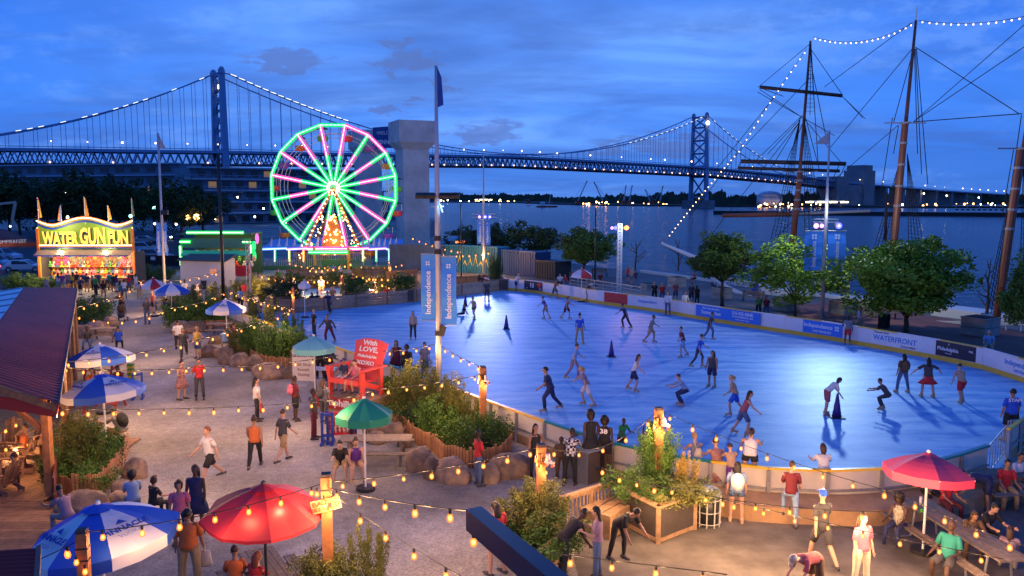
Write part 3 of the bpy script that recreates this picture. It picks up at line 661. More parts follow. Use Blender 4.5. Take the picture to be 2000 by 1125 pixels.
# red tent at far left
rt = thing('tent', 'dark red marquee roof at the left edge beside the game booth', 'tent', G(30, 545))
a, b, c, d = [q-rt.location for q in (P(-60, 448, 82), P(8, 448, 88), P(72, 474, 80), P(-60, 474, 76))]
obj('canopy', MB().plate(a, b, c, d, .05), mat('dark_red_canvas', (.20, .03, .02), .8), rt)
e = P(-60, 483, 76)-rt.location; f_ = P(72, 482, 80)-rt.location
obj('valance', MB().plate(e, f_, c, d, .03), mat('orange_red_canvas', (.30, .07, .03), .8), rt)
text('SUMMERFEST', .45, wtext, rt, (d.lerp(c, .62)+e.lerp(f_, .62))/2+V((0, -.1, .3)), (PI/2, 0, heading(d, c)))
obj('pole', MB().cyl(V((c.x, c.y, 0)), c, .06), black, rt)
# metal boom at the far left
bm = thing('lift_arm', 'bent pale metal lift arm above the red tent', 'lift', P(32, 450, 110))
o_ = bm.location; obj('boom', MB().bar(P(0, 398, 110)-o_, P(30, 395, 110)-o_, .3).bar(P(30, 395, 110)-o_, P(24, 430, 110)-o_, .28).bar(P(24, 430, 110)-o_, P(33, 448, 110)-o_, .28), mat('pale_steel', (.4, .36, .3), .5), bm)
bm.location.z = o_.z

# ------------------------------------------------------------------ WATER GUN FUN booth
Yb = 76.5; s_ = Yb/F
def bx_(px): return (px-168)*s_
def bz(py): return P(168, py, Yb).z
base = P(168, 480, Yb); base.z = 0
bo = thing('game_booth', 'brightly lit carnival booth lettered WATER GUN FUN with prize shelves', 'booth', base, 0)
orange = mat('booth_orange', (.75, .20, .03), .5); greenp = mat('booth_green', (.22, .40, .03), .5); blu = mat('booth_blue', (.02, .06, .35), .5)
yel = mat('booth_yellow', (.80, .55, .03), .5); signy = mat('lit_yellow_lettering', (.9, .62, .05), .5, em=(1, .62, .10), es=.55)
xs = [bx_(76), bx_(261)]
def wave(t): return math.cos((t-.5)*2*PI*1.0)*.5+.5
def wavy(zoff0, zoff1, m, name, y, n=30, amp=.75, z0=None):
    mb = MB(); zb = bz(452)
    vs = []; 
    for i in range(n+1):
        t = i/n; x = xs[0]+(xs[1]-xs[0])*t; top = zb+amp*(.5+.5*math.cos((t-.5)*2*PI*1.25))
        edge = max(0, abs(t-.5)-.34)/.16; top += .35*edge
        vs += [(x, y, top+zoff1), (x, y, (top+zoff0) if z0 is None else z0), (x, y+.06, top+zoff1), (x, y+.06, (top+zoff0) if z0 is None else z0)]
    fs = []
    for i in range(n): a = i*4; fs += [(a+1, a+5, a+4, a), (a+2, a+6, a+7, a+3), (a, a+4, a+6, a+2), (a+3, a+7, a+5, a+1)]
    mb.add(vs, fs); return obj(name, mb, m, bo)
wavy(0, .55, greenp, 'sign_board', 0, z0=bz(487)); wavy(.10, .30, blu, 'sign_border', -.03); wavy(.36, .66, orange, 'sign_border', -.05)
obj('lower_border', MB().box((0, -.04, bz(480)), (8.7, .06, .3)), orange, bo); obj('lower_border', MB().box((0, -.06, bz(484)), (8.7, .06, .12)), blu, bo)
for word, x0, x1, z in (('WATER', 84, 155, 467), ('GUN', 158, 208, 463), ('FUN', 213, 252, 465)):
    t = text(word, .1, dtext, bo, ((bx_(x0)+bx_(x1))/2+.03, -.07, bz(z)-.06), (PI/2, 0, 0), bold=.10); t2 = text(word, .1, signy, bo, ((bx_(x0)+bx_(x1))/2, -.12, bz(z)), (PI/2, 0, 0), bold=.04)
    for q in (t, t2):
        wd_ = max(v.co.x for v in q.data.vertices)-min(v.co.x for v in q.data.vertices); ht_ = max(v.co.y for v in q.data.vertices)-min(v.co.y for v in q.data.vertices)
        q.scale = ((bx_(x1)-bx_(x0))/wd_, (1.62 if word == 'GUN' else 1.3)/ht_, 1)
bulbm = MB().ell((0, 0, 0), .055, 6, 4).mesh('border_bulb'); bbg = glow('booth_bulb_glow', (1, .72, .38), 5); bulbm.materials.append(bbg)
for i in range(58):
    t = i/57; x = xs[0]+(xs[1]-xs[0])*t; edge = max(0, abs(t-.5)-.34)/.16
    link('border_bulb', bulbm, None, bo, (x, -.12, bz(452)+.75*(.5+.5*math.cos((t-.5)*2*PI*1.25))+.35*edge+.52)); link('border_bulb', bulbm, None, bo, (x, -.12, bz(479)))
for i in range(8):
    for x in xs: link('border_bulb', bulbm, None, bo, (x, -.1, bz(478)+i*.22))
obj('awning', MB().plate((xs[0], -1.0, bz(497)), (xs[1], -1.0, bz(497)), (xs[1], .1, bz(487)), (xs[0], .1, bz(487)), .04), mat('booth_awning', (.35, .25, .17), .6), bo)
obj('fascia', MB().box((0, -1.0, bz(498.5)), (8.8, .05, .12)), blu, bo)
for x in xs: obj('corner_post', MB().box((x, -.1, bz(500)/2+1.3), (.2, .2, bz(500)+2.6)), orange, bo)
obj('counter', MB().box((0, -.6, .5), (8.7, .5, 1.0)), mat('booth_counter', (.30, .18, .08), .6), bo)
obj('back_wall', MB().box((0, 2.2, 1.6), (8.7, .1, 3.4)), mat('booth_back', (.75, .50, .16), .6), bo); obj('roof', MB().box((0, 1.1, bz(496)), (8.7, 2.3, .08)), mat('booth_ceiling', (.6, .5, .35), .7), bo)
for x in xs: obj('side_wall', MB().box((x, 1.1, 1.6), (.08, 2.2, 3.3)), mat('booth_side', (.05, .05, .07), .6), bo)
for k in range(3): obj('shelf', MB().box((0, 1.9-.25*k, 1.15+(2-k)*.65), (8.5, .3, .05)), red, bo)
floods = glow('booth_flood_glow', (1, .75, .38), 60)
for px in (124, 212):
    fl = obj('flood_lamp', MB().box((bx_(px), -.62, bz(490)), (.3, .14, .12)), floods, bo); obj('lamp_bracket', MB().bar((bx_(px), -.6, bz(490)), (bx_(px)+.25, -1.2, bz(492)), .06), black, fl)
for x in (-3, -1, 1, 3):
    o = obj('ceiling_tube', MB().box((x, .5, bz(499)), (1.5, .1, .06)), glow('tube_glow', (1, .74, .38), 10), bo); lamp('POINT', bo, (x, -.9, bz(502)), 260, (1, .68, .32), .3)
lamp('POINT', bo, (-2.2, -1.6, bz(440)), 150, (1, .75, .4), .3); lamp('POINT', bo, (2.2, -1.6, bz(440)), 150, (1, .75, .4), .3)  # two points added above the sign to brighten the flags
# plush prizes: a toy is one thing resting on the booth
toy_cols = [(.45, .04, .12), (.5, .05, .2), (.15, .13, .12), (.10, .09, .10), (.6, .06, .05), (.55, .08, .04), (.12, .1, .1), (.14, .10, .08), (.5, .1, .2), (.55, .15, .2)]
toyn = ['dark pink', 'magenta', 'grey', 'charcoal', 'red', 'scarlet', 'black', 'brown', 'rose', 'coral']
def toy_mb():
    mb = MB(); mb.ell((0, 0, .32), (.2, .17, .26), 8, 6); mb.ell((0, -.02, .68), .18, 8, 6)
    for sd in (-1, 1): mb.ell((sd*.14, 0, .84), .07, 6, 4); mb.loft([(sd*.16, 0, .45), (sd*.32, -.08, .28)], [.08, .06], 6); mb.loft([(sd*.1, -.05, .15), (sd*.2, -.22, .02)], [.1, .08], 6)
    return mb
tmesh = toy_mb().mesh('plush_toy', True)
for i in range(10):
    x = bx_(98+i*16.2); o = link('plush_toy', tmesh, mat('plush_%s' % toyn[i].replace(' ', '_'), toy_cols[i], .9), None, base+V((x, 1.2, 2.05)), None, 1.15); tag(o, toyn[i]+' plush animal hanging in the top row of the prize booth', 'plush toy', 'plush prizes in the booth')
small = [(.75, .55, .06), (.7, .1, .05), (.75, .72, .65), (.7, .25, .35), (.1, .35, .1), (.1, .2, .5)]; sn = ['yellow', 'red', 'white', 'pink', 'green', 'blue']
for r_ in range(4):
    for i in range(24):
        k = rl.randrange(6); o = link('plush_toy', tmesh, mat('small_plush_%s' % sn[k], small[k], .9), None, base+V((-4.1+i*.356+rl.uniform(-.05, .05), 1.75-.28*r_+(.5 if r_ == 3 else 0), (1.18, .55, 1.85, 2.75)[r_])), None, .62)
        tag(o, '%s small plush, %s from the left in the %s row of booth prizes' % (sn[k], nth(i), ('second', 'lowest', 'third', 'top')[r_]), 'plush toy', 'small prizes on the booth shelves')
fl_c = [((.75, .06, .04), (.8, .6, .05)), ((.1, .12, .5), (.75, .3, .1)), ((.8, .33, .05), None), ((.8, .38, .05), None), ((.7, .1, .1), (.1, .5, .1))]
for i, (px, pt, pb, w_, lb) in enumerate(((76, 386, 440, 6, 'tall red and yellow feather flag on the left corner of the booth'), (121, 401, 443, 7, 'striped blue feather flag over the booth lettering WATER'), (167, 385, 438, 7, 'tall orange feather flag over the middle of the booth'), (212, 401, 440, 6, 'orange feather flag over the booth lettering FUN'), (259, 387, 436, 4, 'narrow red and green feather flag on the right corner of the booth'))):
    t = thing('feather_flag', lb, 'flag', P(px, pb, Yb), 0, 'flags on the game booth'); h_ = (pb-pt)*s_
    obj('pole', MB().cyl((0, 0, 0), (0, 0, h_), .03, n=5), white, t)
    x1 = -w_*s_ if i in (1,) else w_*s_*.9
    mb = MB(); mb.plate((.03, 0, h_*.25), (x1*1.1, .1, h_*.28), (x1*.35, .05, h_*.95), (.03, 0, h_), .02)
    o = obj('cloth', mb, mat('flag_%d' % i, fl_c[i][0], .7), t)
    if fl_c[i][1]: obj('stripe', MB().plate((x1*.55, .02, h_*.27), (x1*1.12, .06, h_*.29), (x1*.4, .01, h_*.9), (x1*.22, -.03, h_*.93), .02), mat('flag_s%d' % i, fl_c[i][1], .7), t)

# ------------------------------------------------------------------ neon green booth and white shed
ngreen = glow('green_neon', (.01, .9, .08), 1.1, True); ngcore = glow('green_neon_core', (.35, 1, .4), 2.2)
Yg = 88; g0 = P(352, 450, Yg); g1 = P(490, 450, Yg); gb = thing('food_stand', 'green neon trimmed stand with a bright prize counter behind the white shed', 'stand', (g0.x, Yg, 0))
wdt = g1.x-g0.x; zt = P(400, 455, Yg).z
obj('roof', MB().box((wdt/2, 2, zt-.1), (wdt, 4, .2)), mat('stand_roof', (.06, .16, .12), .6), gb)
obj('wall', MB().box((wdt/2, 3.8, zt/2), (wdt, .1, zt)), mat('stand_back', (.03, .10, .06), .6), gb)
obj('fascia', MB().box((wdt/2, 0, P(400, 480, Yg).z+.3), (wdt, .12, 1.0)), mat('stand_fascia', (.08, .22, .16), .6), gb)
obj('awning', MB().plate((.2, -.9, P(400, 498, Yg).z), (wdt, -.9, P(400, 498, Yg).z), (wdt, 0, P(400, 489, Yg).z), (.2, 0, P(400, 489, Yg).z), .04), mat('mint_canvas', (.10, .5, .35), .7), gb)
def tube(parent, a, b, r=.07, g=ngreen, c=ngcore):
    a, b = V(a), V(b); o = obj('neon_tube', MB().cyl(a, b, r, n=8), g, parent)
    off = V((0, -r*.8, 0)); obj('tube_core', MB().cyl(a+off, b+off, r*.45, n=6), c, o); return o
def gx(px): return (px-352)*Yg/F
for a, b in (((366, 454), (476, 454)), ((352, 472), (372, 472)), ((352, 480), (352, 502)), ((352, 506), (352, 518)), ((474, 472), (490, 472)), ((490, 478), (490, 494))):
    tube(gb, (gx(a[0]), -.15, P(a[0], a[1], Yg).z), (gx(b[0]), -.15, P(b[0], b[1], Yg).z), .17)
for i in range(26):
    k = rl.randrange(6); o = link('plush_toy', tmesh, MATS['small_plush_%s' % sn[k]], None, V((g0.x+.6+i*.27, Yg+1.5, .9+(i % 3)*.6)), None, .7); tag(o, '%s small toy, %s from the left behind the neon stand counter' % (sn[k], nth(i)), 'toy', 'toys in the neon stand')
obj('counter', MB().box((wdt/2, .2, .55), (wdt-.4, .5, 1.1)), red, gb)
for i in range(3): lamp('POINT', gb, (1.2+i*2.4, .8, 2.6), 60, (1, .6, .25), .2)
sh0, sh1 = G(354, 562), G(428, 566); Ys = sh0.y
shd = thing('white_shed', 'small white wooden shed with a pale door in front of the neon stand', 'shed', (sh0.x, Ys, 0), 0)
sw = sh1.x-sh0.x; zt = P(390, 508, Ys).z
shm = mat('shed_cream', (.70, .64, .54), .6)
nb = 14
for i in range(nb): obj('plank', MB().box((sw/2, 0+(i % 2)*.004, (i+.5)*zt/nb), (sw, .06, zt/nb-.02)), shm, shd)
obj('side_wall', MB().box((.03, 1.4, zt/2), (.06, 2.7, zt)).box((sw, 1.4, zt/2), (.06, 2.7, zt)).box((sw/2, 1.4, zt/2), (sw-.1, 2.6, zt-.1)), shm, shd)
obj('roof', MB().plate((-.2, -.3, zt+.05), (sw+.2, -.3, zt-.05), (sw+.2, 3, zt+.35), (-.2, 3, zt+.4), .1), mat('shed_roof', (.05, .07, .06), .7), shd)
dr = obj('door', MB().box((sw*.74, -.05, 1.1), (.95, .06, 2.1)), mat('door_white', (.65, .6, .55), .5), shd); obj('window', MB().box((sw*.74, -.09, 1.55), (.6, .03, .42)), mat('lit_pane', (.15, .05, .02), .3, em=(1, .3, .08), es=.4), dr); obj('muntin', MB().box((sw*.74, -.115, 1.55), (.04, .02, .42)).box((sw*.74, -.113, 1.55), (.6, .02, .04)), white, dr)
bd2 = thing('chalk_sign', 'small dark standing sign leaning by the white shed', 'sign', G(398, 572)); obj('board', MB().box((0, 0, .7), (.45, .04, .8), rx=-.15), black, bd2); obj('frame', MB().bar((-.24, 0, 0), (-.24, .1, 1.15), .04).bar((.24, 0, 0), (.24, .1, 1.15), .04), wood, bd2)

# ------------------------------------------------------------------ ferris wheel
Yw = 98.; Wc = P(652, 367, Yw); k_ = Yw/F
fw = thing('ferris_wheel', 'tall ferris wheel outlined in green and pink light tubes with hanging cars', 'ferris wheel', (Wc.x, Yw, 0))
RW = 121*k_*1.01; hz_ = Wc.z
gg = glow('wheel_green_bloom', (.0, .62, .12), .85, True); gp = glow('wheel_pink_bloom', (.75, .07, .38), .85, True); gw_ = glow('wheel_white_green', (.35, 1, .6), 2.0); gwp = glow('wheel_white_pink', (1, .55, .9), 2.0)
def led(a, b, kind, par, name='light_strip'):  # strip drawn wide, its colour stands in for bloom round the LED row
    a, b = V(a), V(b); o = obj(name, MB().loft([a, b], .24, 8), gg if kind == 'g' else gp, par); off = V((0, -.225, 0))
    d = (b-a); n = max(2, int(d.length/.42)); mb = MB()
    for i in range(n): mb.loft([a+d*((i+.04)/n)+off, a+d*((i+.9)/n)+off], .055, 6)
    obj('led_row', mb, gw_ if kind == 'g' else gwp, o if par is fw else par)
def wp(ang, r, y=0): return V((math.cos(ang)*r, y, hz_+math.sin(ang)*r))
A0 = math.radians(10.8)
def wa(i): return A0+i*PI/8
pat = {0: 'gpg', 1: 'gpg', 2: 'gp', 3: 'pg', 4: 'pg', 5: 'pg', 6: 'pg', 7: 'pg', 8: 'gpg', 9: 'gpg', 10: 'gp', 11: 'pg', 12: 'pg', 13: 'pg', 14: 'pg', 15: 'gpg'}
rimc = {2: 'p', 1: 'p'}
wst = mat('wheel_white_steel', (.6, .62, .65), .4, .2)
for i in range(16):
    sp = obj('spoke', MB().bar(wp(wa(i), .7, .15), wp(wa(i), RW, .15), .09).bar(wp(wa(i), .7, 1.9), wp(wa(i), RW, 1.9), .09), wst, fw)
    rs = {'gpg': ((RW, .72*RW, 'g'), (.72*RW, .42*RW, 'p'), (.42*RW, .9, 'g')), 'pg': ((RW, .52*RW, 'p'), (.52*RW, .9, 'g')), 'gp': ((RW, .62*RW, 'g'), (.62*RW, .30*RW, 'p'), (.3*RW, .9, 'g'))}[pat[i]]
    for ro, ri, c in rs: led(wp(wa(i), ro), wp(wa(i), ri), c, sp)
    rm = obj('rim_segment', MB().bar(wp(wa(i), RW, .15), wp(wa(i+1), RW, .15), .12).bar(wp(wa(i), RW, 1.9), wp(wa(i+1), RW, 1.9), .12).bar(wp(wa(i), RW, .15), wp(wa(i), RW, 1.9), .08), wst, fw)
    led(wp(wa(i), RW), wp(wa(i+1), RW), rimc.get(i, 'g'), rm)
for r_, y in ((.86, 2.0), (.86, .3), (.80, 1.9)):
    obj('inner_ring', MB().loft([wp(2*PI*j/64, RW*r_, y) for j in range(65)], .045, 5, cap=False), wst, fw)
obj('hub', MB().cyl((0, -.45, hz_), (0, 2.3, hz_), .42, n=20), mat('hub_green', (.1, .3, .12), .5, em=(.2, .8, .3), es=.5), fw)
mb = MB(); mb.loft([wp(2*PI*j/32, .62, -.4) for j in range(33)], .14, 8, cap=False); obj('hub_ring', mb, glow('hub_glow', (1, .9, .7), 5, True), fw)
gcol = [(.15, .5, .05), (.7, .2, .03), (.25, .06, .4), (.65, .05, .06)]
for i in range(16):
    c = wp(wa(i), RW, 1.0); gd = thing('gondola', None, None, c); gd.parent = fw
    obj('hanger', MB().cyl((0, 0, 0), (0, 0, -.75), .04).bar((-.4, 0, -.35), (.4, 0, -.35), .05), wst, gd)
    obj('roof', MB().loft([(0, 0, -.42), (0, 0, -.3), (0, 0, -.12)], [.72, .6, .1], 10), mat('gondola_roof', (.03, .10, .09), .6), gd)
    obj('tub', MB().loft([(0, 0, -1.9), (0, 0, -1.75), (0, 0, -1.25)], [.35, .62, .66], 12), mat('gondola_%d' % (i % 4), gcol[i % 4], .5), gd)
    for sd in (-1, 1): obj('stanchion', MB().cyl((sd*.55, 0, -1.3), (sd*.55, 0, -.4), .03), wst, gd)
lego = mat('wheel_orange_frame', (.50, .20, .04), .5)
tiny = MB().ell((0, 0, 0), .07, 6, 4).mesh('frame_bulb'); tg = glow('frame_bulb_glow', (1, .50, .16), 9); tiny.materials.append(tg)
for y in (-.7, 2.7):
    for sx in (-1, 1):
        a, b = V((0, y, hz_)), V((sx*3.9, y+(-.9 if y < 0 else .9), 1.1)); lg = obj('leg', MB().bar(a, b, .26), lego, fw)
        for j in range(16): 
            if y < 0: link('frame_bulb', tiny, None, lg, a.lerp(b, (j+.5)/16)+V((0, -.2, 0)))
pan = MB().plate((-1.75, -1.1, 1.6), (1.75, -1.1, 1.6), (.35, -.85, 6.3), (-.35, -.85, 6.3), .08)
pn = obj('front_panel', pan, lego, fw)
for j in range(70):
    v = rl.random(); x = rl.uniform(-1, 1)*(1.75*(1-v)+.35*v); link('frame_bulb', tiny, None, pn, (x, -1.1+.25*v-.12, 1.6+4.7*v))
for j in range(34):
    sx = rl.choice((-1, 1)); v = rl.random(); link('frame_bulb', tiny, None, pn, (sx*(3.6*(1-v)+.6*v)+rl.uniform(-.7, .7), -1.3, 1.6+(hz_-4.2)*v))
lamp('POINT', fw, (0, -2.2, 3.2), 50, (1, .5, .2), .6)
obj('platform', MB().box((0, .8, .55), (9.2, 5.0, 1.1)), mat('platform_green', (.05, .22, .08), .6), fw)
for x in (-2.0, 2.0): obj('gate_post', MB().box((x, -2.1, 1.3), (.32, .32, 2.6)), mat('post_yellow', (.75, .42, .04), .5), fw)
bar_ = obj('platform_beam', MB().box((0, -2.2, 2.05), (5.4, .14, .16)), lego, fw)
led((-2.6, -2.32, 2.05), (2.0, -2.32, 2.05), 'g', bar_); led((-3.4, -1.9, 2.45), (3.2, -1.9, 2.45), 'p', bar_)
for i in range(36): obj('baluster', MB().box((-4.5+i*.257, -1.75, 1.5), (.04, .04, .8)), mat('post_yellow', (0, 0, 0)), fw)
obj('handrail', MB().box((0, -1.75, 1.92), (9.2, .06, .06)), mat('post_yellow', (0, 0, 0)), fw)

# lit ride canopies either side
cols = {'b': ((.06, .25, 1), (.6, .85, 1)), 'v': ((.35, .15, 1), (.85, .7, 1)), 'p': ((.9, .15, .6), (1, .7, 1)), 'g': ((0, .85, .2), (.6, 1, .7)), 'y': ((.6, .6, .03), (1, 1, .6)), 'o': ((.9, .35, .05), (1, .75, .4)), 'c': ((.02, .55, 1), (.6, 1, 1))}
def cled(a, b, c, par, r=.16):
    o = obj('light_strip', MB().loft([V(a), V(b)], r, 8), glow('strip_'+c, cols[c][0], .9, True), par); obj('led_row', MB().loft([V(a)+V((0, -r*.8, 0)), V(b)+V((0, -r*.8, 0))], r*.35, 6), glow('stripcore_'+c, cols[c][1], 1.5), o)
def canopy(segs, drops, label, cl):
    x0 = min(s[0] for s in segs); x1 = max(s[1] for s in segs); a, b = P(x0, 485, 96), P(x1, 485, 96)
    t = thing('ride_canopy', label, 'ride', (a.x, 96, 0)); q = lambda px, py: P(px, py, 96)-V((a.x, 96, 0))
    zt = q(600, 486).z
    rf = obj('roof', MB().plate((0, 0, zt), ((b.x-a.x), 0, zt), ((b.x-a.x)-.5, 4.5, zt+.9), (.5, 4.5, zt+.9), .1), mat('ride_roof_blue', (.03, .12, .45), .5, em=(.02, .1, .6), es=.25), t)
    for s0, s1, c in segs: cled(q(s0, 487), q(s1, 485), c, rf)
    for px, c in drops: ps = obj('post', MB().box(q(px, 505)+V((0, .1, 0)), (.12, .12, 2.3)), wst, t); cled(q(px, 488), q(px, 511), c, ps, .13)
    for i in range(7): obj('spike', MB().loft([(1+(b.x-a.x-2)*i/6, 1, zt+.2), (1.2+(b.x-a.x-2)*i/6, 1, zt+1.3)], [.22, .03], 6), mat('spike_pale', (.4, .45, .7), .5), t)
    obj('floor', MB().box(((b.x-a.x)/2, 2, .25), (b.x-a.x, 5, .5)), mat('platform_green', (0, 0, 0)), t)
    for i in range(int((b.x-a.x)/.22)): obj('picket', MB().box((i*.22, -.5, .85), (.05, .04, .9)), cl, t)
canopy(((507, 560, 'b'), (560, 600, 'v'), (600, 632, 'p')), ((507, 'c'), (537, 'g'), (565, 'y'), (593, 'o')), 'blue canopied ride with coloured light tubes left of the ferris wheel', mat('picket_white', (.5, .5, .5), .6))
canopy(((688, 720, 'p'), (720, 755, 'v'), (755, 786, 'b')), ((709, 'y'), (735, 'g'), (760, 'c'), (786, 'c')), 'blue canopied ride with light tubes in front of the concrete tower', mat('picket_blue', (.1, .2, .5), .6))
for i, (px, py, c) in enumerate(((475, 472, 'g'), (487, 472, 'g'), (496, 480, 'g'), (497, 500, 'g'), (502, 466, 'p'))):
    o = obj('neon_lamp', MB().ell((0, 0, 0), (.22, .22, .3 if i < 2 else .6), 8, 6), glow('strip_'+c, cols[c][0], .9), None, loc=P(px, py, 90)); tag(o, ['left round green', 'right round green', 'upper tall green', 'lower tall green', 'violet'][i]+' neon lamp between the stand and the wheel ride', 'lamp')

# ------------------------------------------------------------------ concrete towers and banner
conc2 = mat('board_marked_concrete', (.62, .62, .58), .85, var=.25, vs=.35, bump=.5, bs=4)
def ctower(pxl, pxr, top, capb, Yd, label, rz):
    c = P((pxl+pxr)/2, 450, Yd); c.z = 0; kk = Yd/F
    t = thing('concrete_tower', label, 'tower', c, rz); wd_ = (pxr-pxl)*kk*.80; zt = P(800, top, Yd).z; zc = P(800, capb, Yd).z
    n = 5
    for i in range(n): z0, z1 = zc*i/n, zc*(i+1)/n; obj('shaft_block', MB().box((0, 0, (z0+z1)/2), (wd_, wd_, z1-z0-.04)), conc2, t)
    obj('shaft_core', MB().box((0, 0, zc/2), (wd_-.1, wd_-.1, zc)), conc2, t)
    cw = wd_*1.42; mb = MB(); mb.add([(x*wd_/2, y*wd_/2, zc) for x, y in ((-1, -1), (1, -1), (1, 1), (-1, 1))]+[(x*cw/2, y*cw/2, zc+1.0) for x, y in ((-1, -1), (1, -1), (1, 1), (-1, 1))]+[(x*cw/2, y*cw/2, zt) for x, y in ((-1, -1), (1, -1), (1, 1), (-1, 1))],
        [(0, 3, 2, 1), (8, 9, 10, 11)]+[(a, (a+1) % 4, (a+1) % 4+4, a+4) for a in range(4)]+[(a+4, (a+1) % 4+4, (a+1) % 4+8, a+8) for a in range(4)])
    obj('cap', mb, conc2, t); return t
ctower(775, 839, 238, 293, 124, 'tall square concrete tower with a wide cap right of the ferris wheel', .42)
ctower(694, 748, 256, 300, 146, 'second concrete tower partly hidden behind the ferris wheel', .42)
a, b = P(728, 262, 138), P(757, 252, 128); bn_ = thing('welcome_banner', 'blue banner reading WELCOME TO PENN\'S LANDING between the concrete towers', 'banner', (a.x, a.y, 0), heading(a, b))
za, zb = P(728, 290, 138).z, P(728, 249, 138).z; ln = 8.5
obj('cloth', MB().plate((0, 0, za), (ln, 0, za), (ln, 0, zb+.3), (0, 0, zb), .05), mat('banner_navy', (.02, .06, .28), .6), bn_)
bn_.rotation_euler.z = -.35
text('WELCOME TO', .85, wtext, bn_, (ln*.42, -.1, (za+zb)/2+.75), (PI/2, 0, 0)); text("PENN'S LANDING", 1.0, wtext, bn_, (ln*.5, -.1, (za+zb)/2-.75), (PI/2, 0, 0), sx=.85, bold=.02)

# ------------------------------------------------------------------ containers and mural by the river
def container(p0, p1, h, m, label, d=2.4):
    t = thing('shipping_container', label, 'container', (p0.x, p0.y, 0), heading(p0, p1)); Lc = (V((p1.x, p1.y))-V((p0.x, p0.y))).length
    obj('body', MB().box((Lc/2, d/2, h/2), (Lc-.05, d-.1, h-.05)), m, t)
    n = int(Lc/.35)
    mb = MB()
    for i in range(n): mb.box(((i+.5)*Lc/n, .02, h/2), (Lc/n*.5, .08, h-.2))
    o = obj('corrugation', mb, m, t); o['kind'] = 'stuff'
    obj('top_rail', MB().box((Lc/2, .03, h), (Lc, .14, .14)), m, t); return t, Lc
mural, ml = container(G(760, 527), G(868, 528), 2.9, mat('turquoise_mural', (.015, .07, .16), .5, var=.3, vs=.7), 'turquoise mural container with a leaf pattern behind the mini golf', 2.4)
mural2, ml2 = container(G(868, 530), G(972, 537), 3.0, mat('teal_mural', (.015, .17, .25), .5, var=.3, vs=.6), 'teal mural container right of the tall banner pole')
for i in range(9):
    p = G(880+i*10, 528); o = obj('painted_leaf', MB().loft([(.5+i*.75, -.06, .9), (.8+i*.75, -.06, 1.3+.3*(i % 3)), (1.1+i*.75, -.06, .8)], [.02, (.16, .02), .02], 6), yel, mural2)
container(G(974, 536), G(1046, 543), 2.7, mat('navy_container', (.02, .07, .20), .5), 'dark blue container at the end of the container row')
container(G(1046, 544), G(1085, 548), 1.9, mat('dark_container', (.03, .04, .05), .6), 'low dark container under the round trees')
st = thing('food_truck', 'small stand with red lit panels above the teal container', 'stand', G(900, 512)); obj('body', MB().box((0, 0, 1.6), (2.6, 2, 3.2)), mat('truck_blue', (.05, .25, .4), .5), st); obj('sign_panel', MB().box((0, -1.03, 2.8), (1.2, .05, .5)), glow('sign_red_glow', (1, .2, .05), 2), st); obj('awning', MB().plate((-1.6, -1.8, 2.9), (1.6, -1.8, 2.9), (1.3, -1, 3.5), (-1.3, -1, 3.5), .05), mat('light_blue_canvas', (.15, .4, .6), .7), st)
# ------------------------------------------------------------------ people
def FKjoints(legs, arms, lean=0, head=0, seat=None, twist=0):
    """legs: ((pitch, knee, spread), right...) degrees; arms: ((pitch, elbow, spread), ...)"""
    r = math.radians; J = {}; L1, L2 = .43, .42
    low = 1e9; out = {}
    for sd, (p, k, a) in zip((-1, 1), legs):
        hip = V((sd*.095, 0, 0)); d1 = V((sd*math.sin(r(a)), math.sin(r(p)), -math.cos(r(p)))).normalized(); kn = hip+d1*L1
        d2 = V((sd*math.sin(r(a))*.6, math.sin(r(p-k)), -math.cos(r(p-k)))).normalized(); an = kn+d2*L2
        out[sd] = (hip, kn, an, d2); low = min(low, an.z-.09)
    hz = -low if seat is None else seat
    up = V((0, math.sin(r(lean)), math.cos(r(lean))))
    O = V((0, 0, hz)); J['pel'] = O
    J['neck'] = O+up*.50; J['chest'] = O+up*.34; J['waist'] = O+up*.16; J['up'] = up
    hd = V((0, math.sin(r(lean*.6+head)), math.cos(r(lean*.6+head)))); J['head'] = J['neck']+hd*.195; J['hd'] = hd
    for sd in (-1, 1):
        h, k, a, d2 = out[sd]; J['leg', sd] = (h+O, k+O, a+O, d2)
    for sd, (p, e, a) in zip((-1, 1), arms):
        s = J['neck']-up*.055+V((sd*.175, 0, 0)); d1 = V((sd*math.sin(r(a)), math.sin(r(p))*math.cos(r(a)), -math.cos(r(p))*math.cos(r(a)))).normalized(); el = s+d1*.285
        d2 = V((sd*math.sin(r(a))*(.7 if e < 60 else -.35), math.sin(r(p+e)), -math.cos(r(p+e)))).normalized(); wr = el+d2*.245
        J['arm', sd] = (s, el, wr, d2)
    return J
A_ = lambda p, e, a: (p, e, a)
hang = ((2, 12, 7), (4, 14, 7))
